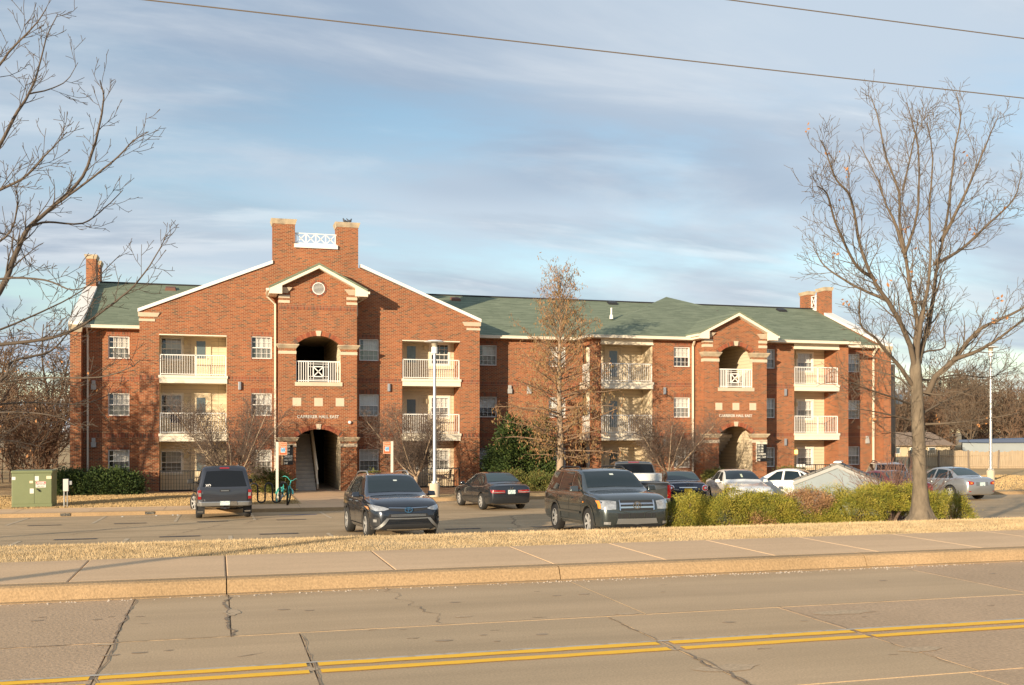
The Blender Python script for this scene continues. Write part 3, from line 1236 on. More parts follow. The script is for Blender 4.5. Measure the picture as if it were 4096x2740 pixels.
def downspout(pts):
    m = MB()
    for p, q in zip(pts[:-1], pts[1:]):
        m.bar(p, q, .10, .08, up=(0, 1, 0) if abs(Vector(q).z - Vector(p).z) < .05 else (1, 0, 0))
    m.build('downspout', trim, B)


downspout([(2.3, 52.0, 8.72), (2.32, 52.6, 8.45), (2.74, 52.85, 8.1), (2.74, 52.85, -1.3)])
downspout([(25.75, 52.5, 6.8), (25.82, 52.9, 6.5), (25.82, 52.9, -1.3)])
downspout([(-6.25, 54.45, 6.8), (-6.25, 54.83, 6.5), (-6.25, 54.83, -1.3)])
downspout([(39.02, 54.45, 6.8), (39.02, 54.83, 6.5), (39.02, 54.83, -1.3)])
downspout([(7.35, 52.0, 8.72), (7.3, 52.5, 8.55), (6.86, 52.9, 8.3), (6.86, 52.9, 7.6)])
# roof vents and pipes
for x, y, kind in ((-2.6, 61.0, 0), (13.9, 61.0, 0), (36.4, 61.2, 0), (22.9, 58.0, 1), (30.4, 58.8, 2), (24.3, 61.4, 0)):
    z = 6.96 + (y - 54.5) * .4216
    m = MB()
    if kind == 0:
        m.hexa([(x - .3, y - .25, z - .12), (x + .3, y - .25, z - .12), (x + .3, y + .25, z + .08), (x - .3, y + .25, z + .08),
                (x - .25, y - .22, z + .06), (x + .25, y - .22, z + .06), (x + .25, y + .2, z + .2), (x - .25, y + .2, z + .2)])
    else:
        m.lathe([(.12, z - .2), (.1, z + .05), (.05, z + .06), (.05, z + .42), (.06, z + .43), (.06, z + .47)], 10, (x, y, .25 if kind == 1 else .1))
    m.build('roof_vent' if kind == 0 else 'vent_pipe', (mat('vent_brown', (.16, .07, .045), .7) if x < 20 else black_iron) if kind == 0 else (white_paint if kind == 1 else black_iron), B)
# lamp boxes and meter boxes on the walls
for x, z, y in ((1.02, 3.95, Y0), (8.52, 3.95, Y0), (24.1, 3.95, Y0), (31.75, 3.95, Y0), (31.75, 1.05, Y0), (24.1, 1.05, Y0)):
    m = MB()
    m.box(x - .06, x + .06, y - .13, y - .004, z - .2, z + .2)
    m.box(x + .061, x + .085, y - .11, y - .004, z - .17, z + .17)
    m.build('wall_lamp', light_box, B, bevel=.01)
for x, z, y in ((-5.98, 3.97, YW), (-5.98, 1.1, YW), (15.6, 4.0, YW), (16.72, 4.0, YW), (38.6, 1.15, YW)):
    m = MB()
    m.box(x - .12, x + .12, y - .14, y - .004, z - .22, z + .05)
    m.box(x - .09, x + .09, y - .11, y - .004, z + .051, z + .24)
    m.build('meter_box', meter_box, B, bevel=.015)
m = MB()
m.lathe([(.015, 0), (.07, .01), (.085, .05), (.085, .10), (.05, .12)], 14, (6.35, YB - .125, 2.12), 'y')
m.build('dome_camera', white_paint, B, smooth=True)
# ------------------------------------------------------------------ ground, road, pavement, car park
def speck_concrete(name, c1, c2, speck, sscale, big=0.12, bump=0.3, streak=True):
    m = bpy.data.materials.new(name)
    m.use_nodes = True
    nt = m.node_tree
    b = nt.nodes['Principled BSDF']
    N, L = nt.nodes.new, nt.links.new
    b.inputs['Roughness'].default_value = 0.88
    b.inputs['Specular IOR Level'].default_value = 0.25
    g = N('ShaderNodeNewGeometry')

    def noi(scale, det, sx=(1, 1, 1)):
        mp = N('ShaderNodeMapping')
        mp.inputs['Scale'].default_value = sx
        L(g.outputs['Position'], mp.inputs[0])
        n = N('ShaderNodeTexNoise')
        n.inputs['Scale'].default_value = scale
        n.inputs['Detail'].default_value = det
        n.inputs['Roughness'].default_value = 0.6
        L(mp.outputs[0], n.inputs['Vector'])
        return n.outputs['Fac']

    def rng_(v, a, b_, c, d):
        r = N('ShaderNodeMapRange')
        r.inputs['From Min'].default_value = a
        r.inputs['From Max'].default_value = b_
        r.inputs['To Min'].default_value = c
        r.inputs['To Max'].default_value = d
        L(v, r.inputs['Value'])
        return r.outputs['Result']

    mx = N('ShaderNodeMix')
    mx.data_type = 'RGBA'
    L(rng_(noi(0.5, 6), .35, .65, 0, 1), mx.inputs['Factor'])
    mx.inputs['A'].default_value = (*c1, 1)
    mx.inputs['B'].default_value = (*c2, 1)
    fine = noi(sscale, 4)
    mul = N('ShaderNodeMath')
    mul.operation = 'MULTIPLY'
    L(rng_(fine, .3, .7, 1 - speck, 1 + speck), mul.inputs[0])
    L(rng_(noi(0.9, 5, (0.045, 1.7, 1) if streak else (1, 1, 1)), .3, .7, 1 - big, 1 + big), mul.inputs[1])
    sc = N('ShaderNodeVectorMath')
    sc.operation = 'SCALE'
    L(mx.outputs['Result'], sc.inputs[0])
    L(mul.outputs[0], sc.inputs['Scale'])
    L(sc.outputs[0], b.inputs['Base Color'])
    bp = N('ShaderNodeBump')
    bp.inputs['Strength'].default_value = bump
    bp.inputs['Distance'].default_value = 0.01
    L(fine, bp.inputs['Height'])
    L(bp.outputs[0], b.inputs['Normal'])
    return m


road_a = speck_concrete('road_concrete', (0.485, 0.345, 0.205), (0.535, 0.38, 0.23), 0.16, 60, 0.13, 0.25)
road_b = speck_concrete('road_worn_aggregate', (0.485, 0.335, 0.205), (0.535, 0.37, 0.23), 0.20, 34, 0.08, 0.6, False)
road_c = speck_concrete('road_grey_concrete', (0.455, 0.33, 0.20), (0.495, 0.355, 0.215), 0.16, 60, 0.14, 0.25)
kerb_m = speck_concrete('kerb_concrete', (0.345, 0.23, 0.122), (0.41, 0.275, 0.15), 0.22, 45, 0.06, 0.6, False)
pave_m = speck_concrete('pavement_concrete', (0.64, 0.435, 0.255), (0.70, 0.475, 0.28), 0.10, 50, 0.10, 0.15)
lot_m = speck_concrete('car_park_concrete', (0.43, 0.305, 0.175), (0.52, 0.37, 0.215), 0.14, 30, 0.16, 0.2)
joint_m = mat('joint_dirt', (0.24, 0.17, 0.11), 0.95, var=(9, .3))
crack_m = mat('crack_tar', (0.25, 0.18, 0.12), 0.95)
yellow_m = mat('yellow_road_paint', (1.0, 0.54, 0.02), 0.7, var=(14, 0.06), ramp=(16, (0.70, 0.44, 0.15), 0.68, 0.85))
oldpaint_m = mat('worn_white_paint', (0.50, 0.44, 0.36), 0.8, ramp=(12, (0.40, 0.32, 0.23), .5, .62))
stall_m = mat('faded_stall_paint', (0.62, 0.49, 0.33), 0.85, ramp=(5, (0.50, 0.37, 0.22), .40, .6))
patch_m = mat('blacked_out_paint', (0.075, 0.065, 0.062), 0.8, ramp=(6, (0.22, 0.18, 0.14), .55, .7))
blue_m = mat('blue_stall_paint', (0.06, 0.13, 0.32), 0.8, ramp=(5, (0.3, 0.25, 0.2), .5, .65))
straw = mat('dry_grass', (0.52, 0.37, 0.19), 0.95, var=(7, 0.28), ramp=(1.2, (0.40, 0.28, 0.14), .45, .65), bump=(40, 1.0))
lawn_m = mat('dry_lawn', (0.50, 0.345, 0.165), 0.95, var=(6, 0.28), ramp=(0.7, (0.36, 0.235, 0.105), .42, .62), bump=(30, 1.0))
mulch_m = mat('brown_mulch', (0.24, 0.135, 0.07), 0.95, var=(14, 0.4), bump=(25, 1.0))
far_m = mat('far_dry_ground', (0.36, 0.26, 0.14), 0.95, var=(0.2, 0.3))


def struct(name, mb, m, smooth=False, **k):
    return tag(mb.build(name, m, smooth=smooth, **k), kind='structure')


g = MB()
g.add([(-3000, -3000, -1.75), (3000, -3000, -1.75), (3000, 3000, -1.75), (-3000, 3000, -1.75)], [(0, 1, 2, 3)])
struct('ground', g, far_m)
# road: slabs with open joints over a dirty bed
LANES = [(8.57, 10.80, [-60, -40, -20, -9, -4.6, -0.79, 0.10, 3.72, 7.97, 12.6, 17.3, 24, 40, 70, 120, 220], 0),
         (5.90, 8.56, [-60, -40, -20, -9, -5, -0.80, 0.64, 3.34, 5.05, 9.6, 14.5, 22, 40, 70, 120, 220], 1),
         (2.2, 5.89, [-60, -30, -12, -5, 0.64, 3.30, 4.95, 9.4, 14, 30, 70, 220], 2),
         (-14, 2.19, [-60, -20, -6, 0.7, 5, 12, 40, 220], 2)]
KIND = {(0, 4): 1, (0, 3): 1, (0, 5): 0, (0, 6): 0, (0, 7): 0, (0, 8): 1, (0, 9): 1, (1, 4): 1, (1, 5): 0, (1, 6): 2, (1, 7): 0, (1, 8): 1, (1, 9): 1,
        (2, 3): 0, (2, 4): 1, (2, 5): 0, (2, 6): 1}
rd = MB()
for ya, yb, xs, li in LANES:
    for i in range(len(xs) - 1):
        kind = KIND.get((li, i), (i + li) % 3 if (i + li) % 3 != 1 else 0)
        j = .006
        rd.box(xs[i] + j, xs[i + 1] - j, ya + .006, yb - .006 if li else yb, -.2, 0.0, mi=kind)
struct('road', rd, [road_a, road_b, road_c])
bed = MB()
bed.box(-60, 220, -14, 10.8, -.3, -.012)
struct('road_bed', bed, joint_m)


def crack(mb, p, q, w, seed, z, n=26, amp=.05):
    r = random.Random(seed)
    p, q = Vector(p), Vector(q)
    d = q - p
    s = Vector((-d.y, d.x)).normalized()
    off = 0
    L_, R_ = [], []
    for i in range(n + 1):
        off = off * .7 + r.uniform(-amp, amp)
        c = p + d * (i / n) + s * (off if 0 < i < n else 0)
        ww = w * r.uniform(.3, 1.3) / 2
        L_.append((c.x + s.x * ww, c.y + s.y * ww, z))
        R_.append((c.x - s.x * ww, c.y - s.y * ww, z))
    vs = L_ + R_
    mb.add(vs, [(i, i + 1, n + 2 + i, n + 1 + i) for i in range(n)])


cr = MB()
crack(cr, (0.10, 8.58), (0.10, 10.78), .022, 3, .004, 40, .03)
crack(cr, (1.62, 10.78), (1.95, 8.58), .009, 5, .004, 26, .07)
crack(cr, (-0.80, 7.0), (-0.80, 10.7), .014, 8, .004, 34, .02)
crack(cr, (0.64, 6.0), (0.64, 8.5), .010, 9, .004, 30, .015)
crack(cr, (3.34, 5.9), (3.33, 8.5), .010, 12, .004, 30, .02)
crack(cr, (3.3, 5.6), (3.35, 6.9), .022, 14, .0045, 22, .03)
crack(cr, (5.05, 5.9), (5.08, 8.6), .007, 15, .004, 30, .02)
crack(cr, (7.97, 8.7), (7.97, 10.7), .007, 16, .004, 20, .02)
crack(cr, (-3, 8.56), (7, 8.575), .010, 17, .0045, 120, .01)
for i in range(14):
    r_ = random.Random(40 + i)
    x, y = r_.uniform(-1, 8), r_.uniform(6.4, 10.6)
    crack(cr, (x, y), (x + r_.uniform(.06, .14), y + r_.uniform(-.01, .01)), .012, 60 + i, .004, 5, .004)
crack(cr, (.13, 7.75), (.33, 7.85), .012, 90, .005, 6, .006)
struct('road_cracks', cr, crack_m)
# oil drips down the middle of the lanes
od = MB()
ro_ = random.Random(71)
for i in range(36):
    x, y = ro_.uniform(-2, 12), ro_.choice((7.95, 9.75)) + ro_.gauss(0, .10)
    s = ro_.uniform(.012, .05)
    pts = [(x + math.cos(a) * s * ro_.uniform(.8, 1.8), y + math.sin(a) * s * ro_.uniform(.5, .9), .003 + i * 1e-5) for a in np.linspace(0, 2 * math.pi, 10)[:-1]]
    od.add(pts, [tuple(range(9))])
struct('oil_spots', od, mat('oil_stain', (.33, .24, .15), .7, ramp=(8, (.42, .30, .19), .45, .6)))
# spalled patches beside the joints
sp = MB()
for x, y, w_, h_, sd in ((3.42, 6.45, .30, .12, 1), (3.28, 7.12, .10, .05, 2), (5.5, 8.15, .35, .12, 3), (.58, 7.22, .12, .07, 4), (5.1, 6.6, .22, .10, 5),
                         (3.55, 8.62, .12, .05, 6), (2.1, 8.9, .1, .05, 7), (-.85, 8.5, .12, .05, 8), (.12, 9.7, .09, .2, 9), (-2.6, 8.9, .3, .1, 10)):
    r_ = random.Random(sd)
    pts = [(x + math.cos(a) * w_ * r_.uniform(.6, 1.1), y + math.sin(a) * h_ * r_.uniform(.6, 1.1), .0035) for a in np.linspace(0, 2 * math.pi, 15)[:-1]]
    sp.add(pts, [tuple(range(14))])
struct('road_patches', sp, mat('spalled_concrete', (0.50, 0.36, 0.22), .9, var=(30, .35)))


def stripe(mb, x0, x1, y0, y1, z, seed, n=None):
    r = random.Random(seed)
    n = n or max(2, int((x1 - x0) / .12))
    a, b = [], []
    for i in range(n + 1):
        x = x0 + (x1 - x0) * i / n
        a.append((x, y0 + r.uniform(-.006, .006), z))
        b.append((x, y1 + r.uniform(-.006, .006), z))
    mb.add(a + b, [(i, i + 1, n + 2 + i, n + 1 + i) for i in range(n)])


ym = MB()
for a, b, sd in ((7.295, 7.40, 1), (7.085, 7.185, 2)):
    for x0, x1 in ((-60, -.83), (-.77, .60), (.68, 3.29), (3.40, 5.03), (5.08, 100)):
        stripe(ym, x0, x1, a, b, .006, sd + int(x0 * 7), n=None if x1 - x0 < 20 else 300)
struct('centre_line', ym, yellow_m)
wm = MB()
stripe(wm, -60, 100, 7.405, 7.45, .005, 5, 600)
struct('old_line', wm, oldpaint_m)

# kerb and pavement
SJ = [-60, -20, -9, -6.2, -4.6, -3.0, -1.45, 0.08, 1.85, 3.66, 5.05, 6.5, 7.95, 9.5, 11.1, 12.7, 14.3, 16, 18, 21, 26, 34, 50, 80, 120, 220]
kb = MB()
KJ = [-60, -20, -9, -4.6, 0.08, 3.66, 7.6, 12.7, 18, 26, 50, 120, 220]
for a, b in zip(KJ[:-1], KJ[1:]):
    kb.prism([[(10.74, -.2), (11.06, -.2), (11.06, .15), (10.90, .15), (10.862, .136), (10.842, .11), (10.80, .012), (10.74, .004)]], fYZ, a + .006, b - .006)
struct('kerb', kb, kerb_m)
pv = MB()
for a, b in zip(SJ[:-1], SJ[1:]):
    pv.box(a + .006, b - .006, 11.065, 12.92, -.1, .15)
struct('pavement', pv, pave_m, bevel=.012)
pb = MB()
pb.box(-60, 220, 11.0, 12.95, -.3, .125)
struct('pavement_bed', pb, joint_m)
# grit along the gutter
gr = MB()
r_ = random.Random(21)
for i in range(420):
    x = r_.uniform(-3, 14) if i % 3 else r_.gauss(5.6, 1.6)
    y = 10.72 - abs(r_.gauss(0, .06))
    s = r_.uniform(.003, .012)
    gr.add([(x - s, y - s, 0), (x + s, y - s * .7, 0), (x + s * .8, y + s, 0), (x - s * .6, y + s * .9, 0), (x, y, s * 1.2)], [(0, 1, 4), (1, 2, 4), (2, 3, 4), (3, 0, 4)])
tag(gr.build('gutter_grit', mat('pale_grit', (.50, .42, .34), .9, var=(20, .3))), kind='stuff')


# the grass strip that falls from the pavement to the car park
def verge_z(y):
    return float(np.interp(y, [12.9, 13.3, 14.9, 16, 20, 23.6], [.115, .12, .10, .0, -.52, -.98]))


vg = MB()
ys = [12.92, 13.3, 13.9, 14.5, 14.9, 15.4, 16, 17, 18, 19, 20, 21, 22, 23, 23.62]
xs = list(np.linspace(-60, -10, 11)) + list(np.linspace(-8, 30, 96)) + list(np.linspace(34, 160, 14))
r_ = random.Random(2)
vs = []
for y in ys:
    for x in xs:
        vs.append((x, y, verge_z(y) + (r_.uniform(-.012, .012) if 13 < y < 23 else 0)))
nx = len(xs)
vg.add(vs, [(j * nx + i, j * nx + i + 1, (j + 1) * nx + i + 1, (j + 1) * nx + i) for j in range(len(ys) - 1) for i in range(nx - 1)])
struct('verge', vg, straw, smooth=True)


def lot_z(y):
    return float(np.interp(y, [23.7, 28, 34, 40, 60], [-1.03, -1.14, -1.31, -1.45, -1.47]))


lk = MB()
lk.prism([[(23.62, -1.3), (23.80, -1.3), (23.80, -.93), (23.77, -.90), (23.62, -.90)]], fYZ, -80, 120)
struct('car_park_kerb', lk, kerb_m)
isl = MB()
isl.prism([[(11.25, 23.6), (20.3, 23.6), (20.6, 26.9), (20.0, 27.6), (12.2, 27.4), (11.4, 26.6)]], lambda a, b, d: (a, b, d), -1.3, -.985)
struct('planting_island', isl, mulch_m)
lt = MB()
ys = [23.7, 25, 26.5, 28, 30, 32, 34, 36, 38, 40, 44, 50]
vs = [(x, y, lot_z(y)) for y in ys for x in (-80, -20, 0, 20, 40, 120)]
lt.add(vs, [(j * 6 + i, j * 6 + i + 1, (j + 1) * 6 + i + 1, (j + 1) * 6 + i) for j in range(len(ys) - 1) for i in range(5)])
struct('car_park', lt, lot_m)
mk = MB()


def lot_quad(mb, x0, x1, y0, y1, dz=.006, shear=0.0):
    n = max(1, int((y1 - y0) / 1.0))
    for i in range(n):
        a, b = y0 + (y1 - y0) * i / n, y0 + (y1 - y0) * (i + 1) / n
        sa, sb = shear * (a - y0), shear * (b - y0)
        mb.add([(x0 + sa, a, lot_z(a) + dz), (x1 + sa, a, lot_z(a) + dz), (x1 + sb, b, lot_z(b) + dz), (x0 + sb, b, lot_z(b) + dz)], [(0, 1, 2, 3)])


for k in range(-4, 6):
    lot_quad(mk, -6.6 + 2.58 * k, -6.5 + 2.58 * k, 35.9, 40.2)
for k in range(-4, 8):
    lot_quad(mk, -4.95 + 2.6 * k, -4.84 + 2.6 * k, 24.2, 28.7)
for k in range(6):
    lot_quad(mk, 15.5 + 2.9 * k, 15.6 + 2.9 * k, 38.6, 43.0, shear=.27)
struct('stall_lines', mk, stall_m)
pt = MB()
for k in range(-1, 6):
    x = -3.6 + 2.6 * k
    lot_quad(pt, x - .52, x + .52, 28.75, 29.05, .009)
for k in range(-2, 4):
    x = -5.3 + 2.58 * k
    lot_quad(pt, x - .55, x + .45, 35.5, 35.75, .009)
struct('blacked_out_lettering', pt, patch_m)
bl = MB()
lot_quad(bl, 2.15, 3.5, 38.4, 38.62, .009)
struct('blue_marking', bl, blue_m)
ck = MB()
for i, (p, q) in enumerate((((-9, 33.0), (-1.5, 34.4)), ((-1.5, 34.4), (6, 34.0)), ((-4, 30.9), (-2.7, 34)), ((-1.3, 29.5), (0.1, 33.8)), ((.8, 33.9), (1.6, 37.5)),
                            ((6, 34), (14, 35)), ((9, 30), (13, 31.4)), ((-10, 37), (3, 37.5)), ((8.5, 29), (10, 35)), ((28, 30), (36, 36)))):
    q0 = Vector(p)
    crack(ck, p, q, .030, 100 + i, 0, 50, .06)
ck.v = [(x, y, lot_z(y) + .011) for x, y, z in ck.v]
struct('car_park_cracks', ck, crack_m)

# far kerb with its pavement, lawn and planting bed
PATH = [(-80, 40.5), (4.9, 40.5), (6.6, 41.3), (8.4, 44.3), (9.2, 44.9), (31, 44.9), (33.4, 43.0), (36, 42.0), (120, 40.5)]
INN = [(-80, 40.66), (4.85, 40.66), (6.48, 41.42), (8.27, 44.42), (9.12, 45.06), (31.06, 45.06), (33.48, 43.15), (36.05, 42.16), (120, 40.66)]
fk = MB()
for i in range(len(PATH) - 1):
    a, b, c, d = PATH[i], PATH[i + 1], INN[i + 1], INN[i]
    fk.hexa([(*a, -1.6), (*b, -1.6), (*c, -1.6), (*d, -1.6), (a[0], a[1] + .03, -1.315), (b[0], b[1] + .03, -1.315), (*c, -1.31), (*d, -1.31)])
struct('far_kerb', fk, kerb_m)
SB = [(-80, 43.0), (3.3, 43.0), (3.3, 51.7), (6.3, 51.7), (6.5, 47.0), (8.6, 47.0), (9.1, 46.2)]
fp = MB()
fp.prism([INN[:5] + SB[::-1]], lambda a, b, d: (a, b, d), -1.5, -1.312)
struct('far_pavement', fp, pave_m)
fj = MB()
for x in (-7.2, -4.6, -2.0, 0.6, 3.1):
    crack(fj, (x, 40.7), (x + .02, 42.98), .02, 7, -1.308, 6, .004)
crack(fj, (3.3, 46.5), (6.4, 46.6), .02, 7, -1.308, 6, .004)
crack(fj, (5.3, 41.0), (6.4, 46.5), .02, 8, -1.308, 8, .004)
struct('far_pavement_joints', fj, joint_m)
ln = MB()
ln.prism([[(-160, 43.003)] + [(x, y + .003) for x, y in SB[1:2]] + [(3.297, 52.0), (3.297, 53.2), (-160, 53.2)]], lambda a, b, d: (a, b, d), -1.5, -1.30)
ln.prism([[(6.5, 52.6), (6.505, 47.003), (8.6, 47.003), (9.12, 46.2), (9.125, 45.063), (31.063, 45.063), (33.483, 43.153), (36.053, 42.163), (200, 39.0), (200, 52.6)]],
         lambda a, b, d: (a, b, d), -1.5, -1.30)
ln.box(-160, -7.1, 53.21, 200, -1.5, -1.305)
ln.box(39.9, 260, 52.61, 200, -1.5, -1.306)
struct('lawn', ln, lawn_m)
mb_ = MB()
for x0, x1, y0, y1 in ((7.2, 19.7, 47.4, 52.9), (19.7, 36, 48.6, 52.9), (-3.2, 3.0, 50.6, 52.95), (36, 40, 50.2, 54.8)):
    r_ = random.Random(int(x0 * 10))
    n = 40
    a = [(x0 + (x1 - x0) * i / n, y0 + r_.uniform(-.12, .12), -1.285) for i in range(n + 1)]
    b = [(x0 + (x1 - x0) * i / n, y1, -1.275) for i in range(n + 1)]
    mb_.add(a + b, [(i, i + 1, n + 2 + i, n + 1 + i) for i in range(n)])
struct('planting_bed', mb_, mulch_m)


# ------------------------------------------------------------------ blades of dry grass
def grass(name, n, xr, yr, zf, h, w, m, seed, edge=None):
    r = np.random.default_rng(seed)
    x = r.uniform(*xr, n)
    y = r.uniform(*yr, n)
    z = zf(x, y)
    hh = h * r.uniform(.45, 1.25, n)
    a = r.uniform(0, 2 * np.pi, n)
    lean = r.uniform(0, .9, n) * hh
    la = r.uniform(0, 2 * np.pi, n)
    dx, dy = np.cos(a) * w / 2, np.sin(a) * w / 2
    v = np.empty((n, 3, 3))
    v[:, 0] = np.stack([x - dx, y - dy, z - .005], 1)
    v[:, 1] = np.stack([x + dx, y + dy, z - .005], 1)
    v[:, 2] = np.stack([x + np.cos(la) * lean, y + np.sin(la) * lean, z + hh], 1)
    me = bpy.data.meshes.new(name)
    me.vertices.add(3 * n)
    me.vertices.foreach_set('co', v.reshape(-1))
    me.loops.add(3 * n)
    me.loops.foreach_set('vertex_index', np.arange(3 * n, dtype=np.int32))
    me.polygons.add(n)
    me.polygons.foreach_set('loop_start', np.arange(0, 3 * n, 3, dtype=np.int32))
    me.update(calc_edges=True)
    me.validate()
    me.materials.append(m)
    o = bpy.data.objects.new(name, me)
    COL.objects.link(o)
    return tag(o, kind='stuff')


blade_m = mat('straw_blade', (0.60, 0.445, 0.25), 0.9, var=(9, 0.30), ramp=(2.2, (0.46, 0.33, 0.175), .45, .65))
vz = np.vectorize(verge_z)
grass('verge_grass', 220000, (-4.5, 17.5), (12.86, 15.6), lambda x, y: vz(y), .036, .005, blade_m, 1)
grass('verge_grass', 110000, (-12, 34), (15.6, 23.5), lambda x, y: vz(y), .05, .014, blade_m, 5)
grass('lawn_grass', 60000, (-11, 3.2), (43.0, 51.5), lambda x, y: -1.30 + 0 * x, .06, .03, mat('lawn_blade', (.52, .36, .17), .9, var=(5, .3)), 2)
grass('lawn_grass', 30000, (34, 52), (43, 58), lambda x, y: -1.30 + 0 * x, .06, .03, bpy.data.materials['lawn_blade'], 3)
# ------------------------------------------------------------------ trees and shrubs
def rot_about(d, axis, a):
    return Matrix.Rotation(a, 3, axis) @ d


def perp(d, rg):
    v = Vector((rg.gauss(0, 1), rg.gauss(0, 1), rg.gauss(0, 1)))
    v = v - d * v.dot(d)
    return v.normalized() if v.length > 1e-5 else Vector((1, 0, 0))


def sides(r):
    return 10 if r > .12 else 7 if r > .05 else 5 if r > .02 else 3


class Tree:
    def __init__(self, seed):
        self.rg = random.Random(seed)
        self.trunk = MB()
        self.crown = MB()
        self.tips = []

    def grow(self, mb, p, d, L, r, lvl, P):
        """a branch: wanders, tapers, carries side branches"""
        rg = self.rg
        n = max(2, min(9, int(L / P['seg'][lvl]) + 1))
        pts, rad = [Vector(p)], [r]
        d = Vector(d).normalized()
        for i in range(n):
            d = (d + perp(d, rg) * P['wob'][lvl] + Vector((0, 0, P['up'][lvl]))).normalized()
            pts.append(pts[-1] + d * (L / n))
            rad.append(max(P['rmin'], r * (1 - .72 * (i + 1) / n)))
        mb.tube(pts, rad, sides(r), cap=False)
        self.side(pts, rad, L, lvl, P)

    def side(self, pts, rad, L, lvl, P, start=None, cnt=None):
        rg = self.rg
        if lvl >= P['levels']:
            self.tips.append((pts[-1], (pts[-1] - pts[-2]).normalized()))
            return
        n = len(pts) - 1
        k = cnt if cnt is not None else max(1, int(L * P['dens'][lvl] * rg.uniform(.8, 1.2)))
        t0 = P['start'][lvl] if start is None else start
        az = rg.uniform(0, 6.28)
        for j in range(k):
            t = t0 + (1 - t0) * (j + rg.random() * .8) / k
            f = min(t * n, n - 1e-3)
            i = int(f)
            q = pts[i].lerp(pts[i + 1], f - i)
            dd = (pts[i + 1] - pts[i]).normalized()
            az += 2.4 + rg.uniform(-.5, .5)
            ref = dd.orthogonal().normalized()
            ax = rot_about(ref, dd, az)
            nd = rot_about(dd, ax, R(P['ang'][lvl] * rg.uniform(.75, 1.25)))
            ll = P['len'][lvl] * rg.uniform(.55, 1.15) * (1 - P['fall'][lvl] * t)
            rr = max(P['rmin'], (rad[i] * (1 - f + i) + rad[i + 1] * (f - i)) * P['rr'][lvl])
            self.grow(self.crown, q, nd, ll, rr, lvl + 1, P)

    def limb(self, pts, r0, r1, P, lvl=0, mb=None, cnt=None, start=.12):
        pts = [Vector(p) for p in pts]
        # smooth the hand-placed points
        out = []
        for i in range(len(pts) - 1):
            a, b = pts[i], pts[i + 1]
            pa = pts[i - 1] if i else a * 2 - b
            nb = pts[i + 2] if i + 2 < len(pts) else b * 2 - a
            for s in range(4):
                t = s / 4
                out.append(.5 * ((2 * a) + (b - pa) * t + (2 * pa - 5 * a + 4 * b - nb) * t * t + (3 * a - pa - 3 * b + nb) * t ** 3))
        out.append(pts[-1])
        n = len(out) - 1
        rg = self.rg
        out = [p + perp(Vector((0, 0, 1)), rg) * (r1 * .7 if 0 < i < n else 0) for i, p in enumerate(out)]
        rad = [r0 + (r1 - r0) * (i / n) ** .8 for i in range(n + 1)]
        (mb or self.crown).tube(out, rad, sides(r0), cap=False)
        L = sum((out[i + 1] - out[i]).length for i in range(n))
        self.side(out, rad, L, lvl, P, start=start, cnt=cnt)


def leaves(mb, tips, n, size, rg, hang=0.0, mi=0, wid=.5, spread=.06):
    for _ in range(n):
        p, d = tips[rg.randrange(len(tips))]
        p = p + Vector((rg.gauss(0, spread), rg.gauss(0, spread), rg.gauss(0, spread)))
        a = Vector((rg.gauss(0, 1), rg.gauss(0, 1), rg.gauss(0, 1) - hang)).normalized()
        b = perp(a, rg)
        s = size * rg.uniform(.6, 1.3)
        w = s * wid
        mb.add([p, p + a * s * .5 + b * w * .5, p + a * s, p + a * s * .5 - b * w * .5], [(0, 1, 2, 3)], mi)


bark_oak = mat('grey_brown_bark', (0.155, 0.12, 0.082), 0.95, var=(7, 0.5), bump=(22, 1.0), stretch=(1, 1, .35))
twig_oak = mat('brown_twig', (0.128, 0.095, 0.065), 0.9, var=(3, 0.2))
twig_dark = mat('dark_twig', (0.10, 0.075, 0.055), 0.9, var=(3, 0.2))
bark_light = mat('smooth_tan_bark', (0.34, 0.25, 0.17), 0.9, var=(8, 0.25))
dead_leaf = mat('dead_oak_leaf', (0.36, 0.16, 0.055), 0.8, var=(3, 0.3))
cyp_leaf = [mat('rust_needle', c, 0.85, var=(4, .3)) for c in ((0.31, 0.155, 0.065), (0.25, 0.145, 0.06), (0.22, 0.155, 0.065))]

OAK = dict(levels=3, seg=(.3, .2, .15, .12), wob=(.10, .16, .20, .22), up=(.06, .13, .11, .07), dens=(4.4, 6.4, 8.0, 0), start=(.15, .12, .12),
           ang=(34, 40, 42), len=(1.25, .62, .26), fall=(.6, .45, .3), rr=(.40, .5, .6), rmin=.0044)


